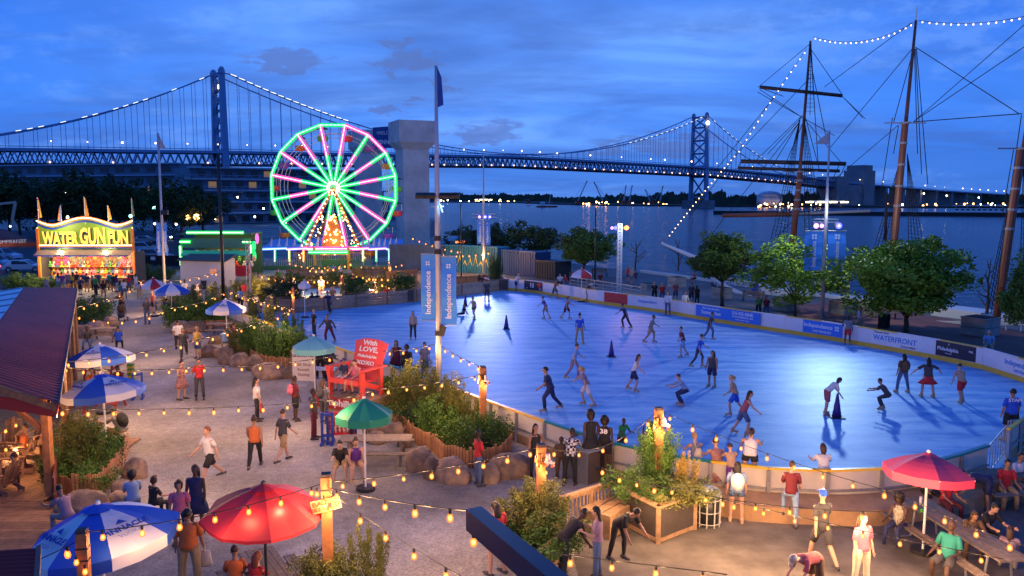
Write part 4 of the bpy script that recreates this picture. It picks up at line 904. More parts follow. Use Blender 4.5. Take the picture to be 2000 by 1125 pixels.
POSES = {
 'stand': dict(legs=((2, 2, 4), (-2, 2, 4)), arms=hang),
 'wide': dict(legs=((3, 3, 13), (-3, 3, 13)), arms=((-4, 16, 12), (2, 14, 12))),
 'hip': dict(legs=((6, 10, 5), (-2, 0, 3)), arms=((-12, 75, 28), (4, 14, 8))),
 'walk': dict(legs=((26, 10, 2), (-22, 22, 2)), arms=((-22, 14, 6), (24, 26, 6)), lean=4),
 'walk2': dict(legs=((-24, 26, 2), (24, 6, 2)), arms=((26, 30, 6), (-20, 10, 6)), lean=5),
 'lean': dict(legs=((-6, 4, 5), (8, 14, 4)), arms=((48, 46, 10), (46, 50, 10)), lean=20, head=4),
 'crossed': dict(legs=((3, 3, 4), (-2, 2, 5)), arms=((16, 96, 14), (12, 100, 14)), head=14),
 'phone': dict(legs=((2, 2, 4), (-2, 2, 5)), arms=((70, 62, 8), (66, 66, 8)), head=-6),
 'sit': dict(legs=((84, 86, 6), (80, 78, 7)), arms=((28, 48, 4), (30, 46, 4)), lean=6, seat=.50, head=10),
 'sitfwd': dict(legs=((84, 92, 8), (82, 84, 9)), arms=((52, 40, 8), (50, 44, 8)), lean=26, seat=.50, head=16),
 'sitback': dict(legs=((82, 60, 10), (84, 96, 6)), arms=((18, 70, 14), (16, 40, 16)), lean=-12, seat=.46),
 'bend': dict(legs=((4, 8, 6), (-6, 4, 6)), arms=((30, 14, 5), (18, 20, 5)), lean=82, head=26),
 'reach': dict(legs=((10, 16, 5), (-6, 6, 6)), arms=((34, 8, 4), (8, 30, 6)), lean=52, head=20),
 'skate': dict(legs=((30, 34, 6), (-14, 22, 8)), arms=((22, 30, 34), (-10, 26, 38)), lean=16),
 'skate2': dict(legs=((-16, 12, 10), (28, 40, 4)), arms=((-26, 20, 30), (34, 20, 24)), lean=22),
 'balance': dict(legs=((10, 16, 8), (4, 10, 10)), arms=((10, 18, 48), (14, 16, 52)), lean=8),
 'crouch': dict(legs=((70, 96, 10), (66, 92, 10)), arms=((60, 20, 10), (56, 24, 10)), lean=36),
 'step': dict(legs=((62, 78, 6), (-2, 2, 4)), arms=((24, 60, 8), (10, 40, 10)), lean=6),
 'floor': dict(legs=((88, 12, 16), (86, 60, 10)), arms=((-34, 6, 14), (-30, 8, 16)), lean=-8, seat=.12),
}
PJ = {k: FKjoints(**v) for k, v in POSES.items()}
def body_mesh(pose):
    J = PJ[pose]; mb = MB(); O, up = J['pel'], J['up']; fw_ = V((0, up.z, -up.y))
    X_ = (1, 0, 0)
    mb.loft([O-up*.06, O+up*.02, J['waist'], J['chest'], J['chest']+up*.09, J['neck']-up*.015, J['neck']+up*.03], [(.10, .085), (.155, .112), (.128, .095), (.152, .108), (.165, .10), (.085, .062), (.052, .052)], 12, xdir=X_)
    mb.loft([J['neck']-up*.02, J['neck']+J['hd']*.10], [.052, .05], 10)
    H = J['head']; hd = J['hd']; hf = V((0, hd.z, -hd.y)); M = Matrix((V((1, 0, 0)), hf, hd)).transposed()
    mb.ell(H, (.073, .092, .112), 14, 10, M); mb.ell(H+hf*.03-hd*.05, (.055, .062, .062), 10, 7, M)
    mb.loft([H+hf*.075+hd*.02, H+hf*.108-hd*.022], [.012, .017], 6)
    for sd in (-1, 1): mb.ell(H+V((sd*.076, 0, 0))-hd*.01, (.014, .024, .032), 7, 5, M)
    for sd in (-1, 1):
        h, k, a, d2 = J['leg', sd]
        mb.loft([h+V((0, 0, .02)), h.lerp(k, .35), k, k.lerp(a, .3), a], [.084, .078, .052, .056, .036], 10)
        ft = V((0, d2.z*-1, d2.y)).normalized() if True else 0
        if abs(d2.z) > .3: ft = V((0, 1, 0))
        mb.loft([a-ft*.05-V((0, 0, .045)), a+ft*.03-V((0, 0, .045)), a+ft*.12-V((0, 0, .062)), a+ft*.18-V((0, 0, .07))], [(.03, .035), (.04, .042), (.042, .026), (.03, .016)], 8, xdir=X_); mb.ell(a-V((0, 0, .01)), (.037, .042, .05), 8, 6)
        s, e, w_, d = J['arm', sd]
        mb.loft([s-V((sd*.05, 0, -.005)), s, s.lerp(e, .4), e, e.lerp(w_, .3), w_], [.05, .053, .045, .036, .038, .025], 9)
        sx = V((sd, 0, 0)); sx = (sx-d*sx.dot(d)).normalized(); nn = d.cross(sx)
        mb.loft([w_, w_+d*.045, w_+d*.09], [(.026, .018), (.032, .015), (.031, .013)], 8, xdir=nn)
        side = nn
        for q in range(4):
            b = w_+d*.08+side*(q-1.5)*.0175; ln_ = (.06, .072, .067, .05)[q]; cur = -sx*.35; mb.loft([b, b+(d+cur*.3).normalized()*ln_*.55, b+d*ln_*.75+cur*ln_*.5], [.0095, .0088, .007], 6)
        b = w_+d*.03+side*.024; mb.loft([b, b+(d*.6+side*.8).normalized()*.035, b+(d*.9+side*.5).normalized()*.062], [.012, .0105, .009], 6)
    me = mb.mesh('body'); o = bpy.data.objects.new('tmp', me); C.objects.link(o)
    md = o.modifiers.new('r', 'REMESH'); md.mode = 'VOXEL'; md.voxel_size = .0135; md.use_smooth_shade = True
    sm = o.modifiers.new('s', 'SMOOTH'); sm.iterations = 1; sm.factor = .4
    dc = o.modifiers.new('d', 'DECIMATE'); dc.ratio = .5
    dg = bpy.context.evaluated_depsgraph_get(); m2 = bpy.data.meshes.new_from_object(o.evaluated_get(dg)); m2.shade_smooth()
    bpy.data.objects.remove(o); return m2
def folded(me_mb, name, amp=.006, seed=0):
    mb = me_mb
    mb.v = [(x+amp*noise.noise(V((x*14, y*14, z*9+seed))), y+amp*noise.noise(V((x*14+5, y*14, z*9+seed))), z) for x, y, z in mb.v]
    return mb.mesh(name, True)
def top_mesh(pose, style):
    J = PJ[pose]; mb = MB(); O, up = J['pel'], J['up']
    lo = {'tee': -.03, 'tank': -.02, 'crop': .12, 'dress': -.04, 'long': -.04}[style]
    c = [O+up*lo, O+up*.06 if lo < .05 else O+up*.14, J['waist'], J['chest'], J['chest']+up*.08, J['neck']-up*.05, J['neck']-up*.02, J['neck']]
    rr_ = [(.172, .130), (.166, .126), (.146, .112), (.168, .122), (.184, .112), (.190, .088), (.125, .074), (.066, .062)]
    if style in ('tank', 'crop'): rr_[-4] = (.158, .112); rr_[-3] = (.125, .088); rr_[-2] = (.1, .07); rr_[-1] = (.07, .06)
    mb.loft(c, rr_, 16, xdir=(1, 0, 0))
    if style == 'dress':
        hips = [J['leg', s][0] for s in (-1, 1)]; kn = [J['leg', s][1] for s in (-1, 1)]; m_ = (kn[0]+kn[1])/2; wd_ = abs(kn[1].x-kn[0].x)/2+.13; mb.loft([O+up*.03, O.lerp(m_, .5), O.lerp(m_, .92)], [(.17, .13), (wd_+.02, .16), (wd_+.05, .19+abs(kn[1].y-kn[0].y)/2)], 16, xdir=(1, 0, 0))
    if style in ('tee', 'long', 'dress'):
        for sd in (-1, 1):
            s, e, w_, d = J['arm', sd]
            if style == 'dress' : continue
            if style == 'tee': mb.loft([s-V((sd*.08, 0, -.01)), s+V((sd*-.01, 0, .008)), s.lerp(e, .25), s.lerp(e, .76)], [.055, .060, .060, .062], 10)
            else: mb.loft([s-V((sd*.07, 0, 0)), s+V((sd*.005, 0, .006)), s.lerp(e, .5), e, w_], [.060, .060, .056, .050, .040], 10)
    return folded(mb, 'top', .012, 1)
def bottom_mesh(pose, style):
    J = PJ[pose]; mb = MB(); O, up = J['pel'], J['up']
    mb.loft([O-up*.085, O-up*.02, O+up*.06], [(.12, .10), (.168, .124), (.150, .114)], 14, xdir=(1, 0, 0))
    for sd in (-1, 1):
        h, k, a, d2 = J['leg', sd]
        if style == 'trousers': mb.loft([h+V((0, 0, .02)), h.lerp(k, .35), k, k.lerp(a, .4), a+V((0, 0, .01))], [.098, .092, .068, .066, .056], 10)
        elif style == 'leggings': mb.loft([h+V((0, 0, .02)), h.lerp(k, .35), k, k.lerp(a, .3), a], [.090, .084, .058, .062, .042], 10)
        elif style == 'shorts': mb.loft([h+V((0, 0, .02)), h.lerp(k, .4), h.lerp(k, .92)], [.100, .098, .090], 10)
        elif style == 'hotpants': mb.loft([h+V((0, 0, .02)), h.lerp(k, .38)], [.098, .094], 10)
    if style == 'skirt':
        kn = [J['leg', s][1] for s in (-1, 1)]; m_ = (kn[0]+kn[1])/2; wd_ = abs(kn[1].x-kn[0].x)/2+.13
        mb.loft([O+up*.05, O.lerp(m_, .35), O.lerp(m_, .8)], [(.152, .115), (.19, .15), (wd_+.06, .2)], 16, xdir=(1, 0, 0))
    return folded(mb, 'bottom', .012, 4)
def hair_mesh(pose, style):
    J = PJ[pose]; H = J['head']; hd = J['hd']; hf = V((0, hd.z, -hd.y)); M = Matrix((V((1, 0, 0)), hf, hd)).transposed(); mb = MB()
    big = {'afro': 1.5, 'curly': 1.22}.get(style, 1.0)
    t = MB().ell((0, 0, 0), (.083*big, .1*big, .118*big), 14, 10); vs = []
    for x, y, z in t.v:
        if y > .045 and z < .045: y = .045+(y-.045)*.25
        if z < -.035 and style in ('short', 'cap', 'bun', 'bald'): z = -.035; y -= .0; x *= .93
        j = .010*noise.noise(V((x*40, y*40, z*40)))*(3 if big > 1 else 1); vs.append(H+M@V((x+j, y-.014+j, z+.014+j)))
    mb.add(vs, t.f)
    if style in ('long', 'mid'):
        ln_ = .36 if style == 'long' else .2; b = H-hf*.05; dn = (V((0, 0, -1))*.9-J['up']*.3-hf*.1).normalized()
        mb.loft([b+hd*.06, b-hf*.02, b+dn*ln_*.5-hf*.035, b+dn*ln_-hf*.03], [(.07, .05), (.086, .055), (.088, .042), (.05, .022)], 12, xdir=(1, 0, 0))
    if style == 'bun': mb.ell(H+hd*.13-hf*.04, .045, 8, 6)
    if style == 'tail': mb.loft([H-hf*.09+hd*.05, H-hf*.14, H-hf*.13-V((0, 0, .16))], [.03, .035, .012], 8)
    if style == 'cap': mb.loft([H+hf*.07+hd*.06, H+hf*.17+hd*.045], [(.07, .01), (.05, .006)], 8, xdir=(1, 0, 0))
    return folded(mb, 'hair', .008, 2)
def shoe_mesh(pose, sd, skate):
    h, k, a, d2 = PJ[pose]['leg', sd]; X_ = (1, 0, 0); ft = V((0, 1, 0)) if abs(d2.z) > .3 else V((0, d2.z*-1, d2.y)).normalized(); mb = MB()
    if skate: mb.loft([a+V((0, 0, .08)), a+V((0, 0, 0)), a-V((0, 0, .03))], [.05, .054, .05], 8)
    mb.loft([a-ft*.075-V((0, 0, .05)), a+ft*.02-V((0, 0, .045)), a+ft*.12-V((0, 0, .06)), a+ft*.20-V((0, 0, .068))], [(.036, .042), (.046, .05), (.048, .033), (.034, .022)], 8, xdir=X_)
    if skate:
        for y in (-.04, .14):
            for x in (-.03, .03): mb.cyl(a+ft*y+V((x-.018, 0, -.105)), a+ft*y+V((x+.018, 0, -.105)), .03, n=8)
    return mb.mesh('shoe', True)
def eyes_mesh(pose):
    J = PJ[pose]; H = J['head']; hd = J['hd']; hf = V((0, hd.z, -hd.y)); mb = MB(); M = Matrix((V((1, 0, 0)), hf, hd)).transposed()
    for sd in (-1, 1): mb.ell(H+V((sd*.03, 0, 0))+hf*.082+hd*.012, (.012, .006, .006), 7, 5, M)
    return mb.mesh('eyes', True)
def mouth_mesh(pose):
    J = PJ[pose]; H = J['head']; hd = J['hd']; hf = V((0, hd.z, -hd.y)); M = Matrix((V((1, 0, 0)), hf, hd)).transposed()
    return MB().ell(H+hf*.086-hd*.055, (.022, .008, .006), 7, 5, M).mesh('mouth', True)
CACHE = {}
def cached(fn, *a):
    k = (fn.__name__,)+a
    if k not in CACHE:
        CACHE[k] = fn(*a); CACHE[k].materials.clear(); CACHE[k].materials.append(cable)
    return CACHE[k]
SK = {'l': (.52, .30, .21), 'm': (.36, .19, .115), 't': (.22, .11, .065), 'd': (.075, .038, .025)}
HC = {'black': (.012, .009, .008), 'brown': (.05, .025, .014), 'blond': (.42, .28, .12), 'red': (.2, .06, .03), 'grey': (.35, .34, .33)}
CC = {'white': (.72, .70, .68), 'black': (.02, .02, .022), 'charcoal': (.06, .06, .07), 'grey': (.22, .22, .24), 'red': (.55, .03, .035), 'maroon': (.16, .02, .03), 'blue': (.02, .10, .62), 'navy': (.02, .03, .10), 'jeans': (.09, .14, .25), 'khaki': (.38, .26, .13), 'tan': (.45, .30, .20), 'pink': (.60, .14, .22), 'purple': (.12, .03, .25), 'green': (.03, .28, .06), 'teal': (.02, .24, .20), 'orange': (.65, .16, .04), 'brown': (.12, .07, .04), 'yellow': (.6, .42, .05), 'lightblue': (.25, .38, .6), 'cream': (.6, .52, .4), 'mauve': (.30, .20, .27), 'rose': (.40, .10, .12), 'lime': (.3, .6, .03)}
def cl(c): return mat('cloth_'+c, CC[c], .85, var=.12, vs=9)
def person(x, y, face, pose, top, bot, hair, skin='m', h=1.72, z=0., skate=False, label=None, group=None, shoes=None, world=False):
    """x, y: pixel of the feet in the photograph (or a world point), face: degrees, 0 = away from camera, 90 = facing left"""
    p = V((x, y, z)) if world else G(x, y, z)
    o = link('person', cached(body_mesh, pose), mat('skin_'+skin, SK[skin], .55), None, p, (0, 0, math.radians(face)), (h/1.75*(wf := R.choice((.95, 1, 1.05, 1.12, 1.2, 1.0))), h/1.75*wf, h/1.75))
    tag(o, label or 'person', 'person', group)
    lab = top[1]
    link('dress' if top[0] == 'dress' else 'top', cached(top_mesh, pose, top[0]), cl(top[1]), o)
    if bot: link(bot[0], cached(bottom_mesh, pose, bot[0]), cl(bot[1]), o)
    hs, hc = hair
    if hs != 'bald': link('cap' if hs == 'cap' else 'hair', cached(hair_mesh, pose, hs), mat('hair_'+hc, HC[hc], .6) if hc in HC else cl(hc), o)
    for sd in (-1, 1): link('roller_skate' if skate else 'shoe', cached(shoe_mesh, pose, sd, skate), cl(shoes or ('tan' if skate else 'charcoal')), o)
    if p.y < 48:
        link('eyes', cached(eyes_mesh, pose), mat('eye_dark', (.02, .015, .01), .3), o); link('mouth', cached(mouth_mesh, pose), mat('lip', (.25, .07, .06), .5), o)
    return o
def on_person(o, pose, kind, m, label, cat, sc_=1.0, dx=0, dz=0):
    """a bag or pack carried by a person: a thing of its own"""
    J = PJ[pose]; Mw = Matrix.Translation(o.location)@Euler((0, 0, o.rotation_euler.z)).to_matrix().to_4x4()@Matrix.Diagonal((*o.scale, 1)); up = J['up']; back = V((0, -up.z, up.y))
    if kind == 'pack':
        mb = MB(); c = J['chest']+back*.2-up*.03; Mx = Matrix((V((1, 0, 0)), -back, up)).transposed(); mb.ell((0, 0, 0), (.17, .11, .23), 12, 8, Mx); mb.ell(-up*.06-(-back)*.09*-1*0+back*.08, (.12, .06, .12), 10, 6, Mx)
    elif kind == 'tote':
        mb = MB(); c = J['waist']+V((.17+dx, -.12, .02+dz)); mb.loft([(0, 0, -.2), (0, 0, -.16), (0, 0, .1)], [(.13, .05), (.15, .07), (.08, .03)], 10); mb.loft([(-.05, 0, .1), (-.12, .02, .32), (-.14, .06, .38)], [.012, .012, .012], 5)
    elif kind == 'hand':
        a = J['arm', 1]; c = a[2]+a[3]*.1; mb = MB(); mb.loft([(0, 0, -.30), (0, 0, -.26), (0, 0, -.02)], [(.11, .05), (.13, .06), (.09, .03)], 10); mb.loft([(0, -.05, -.02), (0, 0, .06), (0, .05, -.02)], .01, 5)
    elif kind == 'phone':
        a = J['arm', 1]; b = J['arm', -1]; c = (a[2]+b[2])/2+(a[3]+b[3])*.06; mb = MB(); mb.box((0, 0, .03), (.15, .012, .08))
    elif kind == 'cup':
        a = J['arm', 1]; c = a[2]+a[3]*.09; mb = MB(); mb.loft([(0, 0, -.05), (0, 0, .07)], [.028, .038], 8)
    t = obj({'pack': 'backpack', 'tote': 'tote_bag', 'hand': 'hand_bag', 'phone': 'mobile_phone', 'cup': 'drink_cup'}[kind], mb, m, None, True, loc=Mw@c, rot=(0, 0, o.rotation_euler.z), scale=o.scale[0]*sc_)
    tag(t, label, cat); return t
# ------------------------------------------------------------------ the rink
BH = 1.07
far_px = [(985, 567), (1035, 571), (1090, 580), (1175, 595), (1300, 612), (1375, 626), (1500, 646), (1580, 658), (1672, 674), (1811, 699), (1913, 720), (2000, 748)]
def fitline(p0, p1, n): return [p0.lerp(p1, i/n) for i in range(n+1)]
far_w = [G(*p) for p in far_px]
near_px = [(445, 603), (593, 657), (764, 715), (976, 792), (1073, 826), (1149, 852), (1186, 863), (1248, 878), (1332, 895), (1383, 901), (1473, 914), (1574, 918), (1655, 921), (1729, 915), (1830, 903), (1929, 871)]
near_w = [V((*G(x, y, BH).xy, 0)) for x, y in near_px]
gate_w = [V((*G(x, y, BH).xy, 0)) for x, y in ((1970, 839), (2000, 817), (2060, 790), (2110, 766))]
back_w = [G(985, 567), G(905, 577), G(810, 590), G(700, 600), G(575, 612), G(520, 606)]
far_w += [far_w[-1]+(far_w[-1]-far_w[-2]).normalized()*d+V((0, -k, 0)) for d, k in ((4, .8), (7.5, 3.2), (9, 7), (8.5, 11))]
ring = [p.xy for p in near_w]+[p.xy for p in gate_w]+[p.xy for p in reversed(far_w)]+[p.xy for p in back_w[1:]]
# world-size outline: near side, gate, right end, far side, back wall
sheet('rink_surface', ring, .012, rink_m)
def along(pts):
    out = [0]
    for a, b in zip(pts, pts[1:]): out.append(out[-1]+(b-a).length)
    return out
def at_s(pts, cum, s):
    for i in range(len(pts)-1):
        if s <= cum[i+1] or i == len(pts)-2:
            t = (s-cum[i])/(cum[i+1]-cum[i]); return pts[i].lerp(pts[i+1], t), (pts[i+1]-pts[i]).normalized()
plywood = mat('plywood', (.42, .26, .13), .7, var=.2, vs=2, rnd=.1)
cream = mat('cream_board_panel', (.62, .58, .50), .6, var=.12, vs=1.2)
def boards(pts, step, label, outside, caps, name='rink_barrier'):
    cum = along(pts); n = int(cum[-1]/step); t = thing(name, label, 'rink barrier', pts[0]); o0 = pts[0]
    for i in range(n):
        a, d = at_s(pts, cum, cum[-1]*i/n); b, _ = at_s(pts, cum, cum[-1]*(i+1)/n); a = a-o0; b = b-o0; d = (b-a).normalized(); z = V((0, 0, 1)); nn = V((-d.y, d.x, 0))
        g = d*.012
        if not outside:
            obj('panel', MB().bar(a+g+z*.66, b-g+z*.66, .05, .80), whiteboard, t); obj('kick_plate', MB().bar(a+z*.13, b+z*.13, .066, .26), yellow, t)
            obj('cap_rail', MB().bar(a+z*1.085, b+z*1.085, .10, .05), caps[i % len(caps)], t)
        else:
            obj('panel', MB().bar(a+g+z*.68, b-g+z*.68, .04, .74), cream, t); obj('base_board', MB().bar(a+z*.155, b+z*.155, .05, .31), plywood, t)
            obj('cap_rail', MB().bar(a+z*1.085, b+z*1.085, .13, .06), caps[(i//2) % len(caps)], t)
            obj('post', MB().bar(a-nn*.06+z*.04, a-nn*.06+z*1.05, .09), steel, t); obj('mid_rail', MB().bar(a-nn*.06+d*.05+z*.52, b-nn*.06-d*.05+z*.52, .06), steel, t)
    return t
boards(far_w, 2.44, 'white advertising boards with a yellow kick strip along the far river side of the rink', False, [yellow, white])
# near side runs left to right; the outside is towards the camera
boards(near_w, 1.5, 'cream panelled boards with yellow and teal cap along the near side of the rink', True, [teal, yellow, yellow, teal])
boards(gate_w, 1.2, 'short run of boards with a yellow cap right of the rink gate', True, [yellow])
# gate
gt = thing('rink_gate', 'pale metal barred gate by the opening in the boards at the right', 'gate', G(1965, 886))
ga, gb_ = V((0, 0, 0)), G(2010, 880)-G(1965, 886)
for k in range(9): obj('bar', MB().cyl(ga.lerp(gb_, k/8)+V((0, 0, .15)), ga.lerp(gb_, k/8)+V((0, 0, 1.1)), .018, n=6), steel, gt)
for z in (.15, 1.1): obj('rail', MB().cyl(ga+V((0, 0, z)), gb_+V((0, 0, z)), .025), steel, gt)
g2 = thing('gate_fence', 'dark metal bars closing the gap between the boards and the gate', 'gate', near_w[-1]); e = G(1962, 890)-near_w[-1]; e.z = 0
for k in range(8): obj('bar', MB().cyl(e*(k/7)+V((0, 0, .1)), e*(k/7)+V((0, 0, 1.0)), .016, n=6), steel, g2)
obj('rail', MB().cyl(V((0, 0, 1.0)), e+V((0, 0, 1.0)), .024).cyl(V((0, 0, .12)), e+V((0, 0, .12)), .02), steel, g2)
# advertising on the far boards
fcum = along(far_w)
def far_at(px, py0=650):
    best = None
    for i in range(len(far_w)-1):
        for k in range(40):
            q = far_w[i].lerp(far_w[i+1], k/40); v = q-V((0, 0, CH)); X_ = 1000+F*v.x/(v.y*math.cos(TH)-v.z*math.sin(TH)); e_ = abs(X_-px)
            if best is None or e_ < best[0]: best = (e_, q, (far_w[i+1]-far_w[i]).normalized())
    return best[1], best[2]
def advert(x0, x1, m, lines, label, z0=.28, z1=1.04):
    a, _ = far_at(x0); b, _ = far_at(x1); d = (b-a).normalized(); nn = V((d.y, -d.x, 0)); nn = nn if nn.y < 0 else -nn
    t = thing('advert_panel', label, 'advert', a+nn*(.12 if x1-x0 > 100 else .06), heading(a, b)); ln_ = (b-a).length
    obj('sheet', MB().box((ln_/2, 0, (z0+z1)/2), (ln_, .012, z1-z0)), m, t)
    for s, fx, fz, sz, mm, sx in lines: text(s, sz, mm, t, (ln_*fx, -.012, z0+(z1-z0)*fz), (PI/2, 0, 0), sx=sx, bold=.015)
    return t, ln_
def cross_logo(t, x, z, r, m):
    mb = MB()
    for a in range(4):
        an = PI/4+a*PI/2; mb.box((x+math.cos(an)*r*.62, -.014, z+math.sin(an)*r*.62), (r*.62, .008, r*.62), ry=PI/4)
    obj('logo', mb, m, t)
ad, ln_ = advert(1025, 1061, navy, [('10', .42, .5, .60, wtext, 1.0)], 'navy blue board sign with a white 10 and red mark')
obj('red_mark', MB().add([(ln_*.70, -.014, .9), (ln_*.95, -.014, .95), (ln_*.85, -.014, .45)], [(0, 2, 1)]), red, ad); text('HD', .2, wtext, ad, (ln_*.88, -.014, .42), (PI/2, 0, 0)); text('NBC', .14, wtext, ad, (ln_*.16, -.014, .42), (PI/2, 0, 0))
ad, ln_ = advert(1181, 1225, mat('ad_red', (.6, .03, .03), .4), [], 'red advert panel on the far boards with a pale swoosh'); obj('swoosh', MB().loft([(ln_*.1, -.012, .5), (ln_*.5, -.012, .72), (ln_*.9, -.012, .55)], [(.01, .005), (.06, .005), (.01, .005)], 6), mat('pale_red', (.8, .35, .3), .5), ad)
ad, ln_ = advert(1246, 1296, whiteboard, [('Independence', .42, .55, .34, btext, 1)], 'white advert panel with pale lettering between the red sign and the skaters'); cross_logo(ad, ln_*.9, .68, .16, btext)
advert(1361, 1485, signblue, [('Blue Cross RiverRink', .25, .80, .17, wtext, 1), ('Summerfest', .25, .42, .36, wtext, 1), ('215-925-RINK', .74, .72, .30, wtext, 1), ('WWW.RIVERRINK.COM', .74, .42, .16, wtext, 1), ('HOTEL  SKATES  PARTIES', .74, .18, .10, wtext, 1)], 'long blue advert panel with SUMMERFEST and a phone number')
ad, ln_ = advert(1567, 1646, signblue, [('Independence', .40, .64, .36, wtext, 1), ('LIVE FEARLESS', .50, .22, .19, wtext, 1.1)], 'bright blue advert panel lettered Independence with a white cross mark'); cross_logo(ad, ln_*.87, .28+.76*.62, .17, wtext)
ad, ln_ = advert(1700, 1796, whiteboard, [('WATERFRONT', .5, .50, .42, btext, .93), ('Delaware River', .22, .90, .15, dtext, 1), ('Corporation', .78, .14, .17, dtext, 1)], 'white advert panel lettered WATERFRONT in blue')
ad, ln_ = advert(1828, 1915, mat('ad_navy', (.01, .012, .035), .4), [('Philadelphia', .28, .50, .26, wtext, 1), ('f', .30, .83, .18, wtext, 1), ('PHL', .80, .62, .14, wtext, 1), ('VISIT PHILLY', .30, .22, .07, wtext, 1)], 'almost black advert panel with small white Philadelphia lettering')
ad, ln_ = advert(1960, 2040, whiteboard, [('Independence', .42, .64, .36, btext, 1), ('LIVE FEARLESS', .50, .22, .18, btext, 1)], 'white advert panel with blue Independence lettering at the right edge')
# timber back wall with square planters
bw = thing('timber_wall', 'low timber plank wall closing the far left end of the rink', 'wall', back_w[0])
bcum = along(back_w); nb = int(bcum[-1]/2.6)
for i in range(nb):
    a, _ = at_s(back_w, bcum, bcum[-1]*i/nb); b, _ = at_s(back_w, bcum, bcum[-1]*(i+1)/nb); a = a-back_w[0]; b = b-back_w[0]; d = (b-a).normalized()*.015
    for k in range(5): obj('plank', MB().bar(a+d+V((0, 0, .11+k*.2)), b-d+V((0, 0, .11+k*.2)), .06, .185), mat('wall_planks', (.34, .25, .17), .8, var=.3, vs=6, rnd=.2), bw)
    obj('post', MB().bar(a+V((0, -.06, 0)), a+V((0, -.06, 1.02)), .1), wood, bw)
panel_m = mat('planter_dark_panel', (.06, .05, .045), .7, var=.2, vs=3)
shrubA = stems_mesh(9000, 34, 5, 1.0, .5, .021, name='foliage'); shrubB = stems_mesh(6000, 16, 9, 1.0, .42, .021, name='foliage'); shrubC = crown_mesh(4600, 60, 14, (1, 1, .9), .055, .3, name='foliage'); shrubD = stems_mesh(5000, 46, 15, 1.0, .55, .028, name='foliage'); shrubE = stems_mesh(14000, 46, 25, 1.0, .42, .017, name='foliage')
for m_ in (shrubA, shrubB, shrubC, shrubD, shrubE): m_.materials.append(leaf_mid)
def shrub(mesh, m, loc, r, h, label, group=None, name='shrub', rz=None):
    o = link(name, mesh, m, None, loc, (0, 0, R.random()*6.28 if rz is None else rz), (r*2, r*2, h)); tag(o, label, 'shrub', group); return o
def box_planter(corners, h, label, wm=wood_grey, frame=.09, name='planter'):
    """corners: ground points in order; posts, top rail, bottom rail and one panel per side"""
    t = thing(name, label, 'planter', corners[0]); c = [p-corners[0] for p in corners]; n = len(c); z = V((0, 0, 1))
    for i in range(n):
        a, b = c[i], c[(i+1) % n]; d = (b-a).normalized()
        obj('post', MB().bar(a, a+z*h, frame*1.05), wm, t)
        obj('top_rail', MB().bar(a-d*.04+z*(h+.02), b+d*.04+z*(h+.02), frame*1.7, .045), wm, t); obj('bottom_rail', MB().bar(a+d*.06+z*.08, b-d*.06+z*.08, frame*.7, .10), wm, t)
        obj('panel', MB().bar(a+d*.05+z*(h/2), b-d*.05+z*(h/2), .03, h-.1), panel_m, t)
    cc = sum(c, V((0, 0, 0)))/n; mb = MB(); mb.add([a.lerp(cc, .04)+z*(h-.1) for a in c], [tuple(range(n))]); obj('soil', mb, mat('soil', (.03, .022, .018), .95, var=.3, vs=8), t)
    return t, corners[0]+cc
for (x, y, w_, lb) in ((560, 609, 2.0, 'dark square planter with bushy shrub at the left corner of the timber wall'), (692, 600, 1.7, 'dark square planter with a shrub in the middle of the timber wall'), (790, 592, 1.6, 'dark square planter with a shrub just left of the tall pole banners'), (973, 569, 1.9, 'dark planter with a narrow conifer at the far corner of the rink')):
    p = G(x, y); q = p+V((w_*.9, w_*.25, 0)); u = V((-w_*.25, w_*.9, 0)); t, cc = box_planter([p-V((w_*.45, 0, 0)), q-V((w_*.45, 0, 0)), q+u-V((w_*.45, 0, 0)), p+u-V((w_*.45, 0, 0))], 1.05, lb)
    if x == 973: shrub(shrubE, leaf_dark, cc+V((0, 0, .9)), .62, 2.9, 'narrow dark conifer in the planter at the far rink corner', name='conifer')
    else: shrub(shrubC, leaf_dark if x < 600 else leaf_mid, cc+V((0, 0, 1.6)), .62 if x != 560 else .75, .9, {560: 'dark bushy shrub in the leftmost planter on the timber wall', 692: 'round shrub in the middle planter on the timber wall', 790: 'round shrub in the planter beside the blue banners'}[x])
# cones
conem = MB().loft([(0, 0, .03), (0, 0, .35), (0, 0, .78), (0, 0, .80)], [.15, .10, .035, .02], 14)
def cone(x, y, label, s=1.0):
    t = thing('traffic_cone', label, 'cone', G(x, y), 0, 'purple cones on the rink'); obj('base_plate', MB().box((0, 0, .02), (.42, .42, .04)), mat('cone_base', (.02, .015, .03), .6), t); obj('body', conem, mat('cone_purple', (.035, .02, .20), .5), t, True); t.scale = (s,)*3; return t
cone(989, 643, 'purple cone alone on the left half of the rink', 1.15); cone(1194, 697, 'purple cone behind the man in the blue staff shirt', 1.1); cone(1634, 816, 'purple cone under the hand of the bending skater', 1.2); cone(909, 598, 'smallest purple cone right beside the tall banners', 1.15)

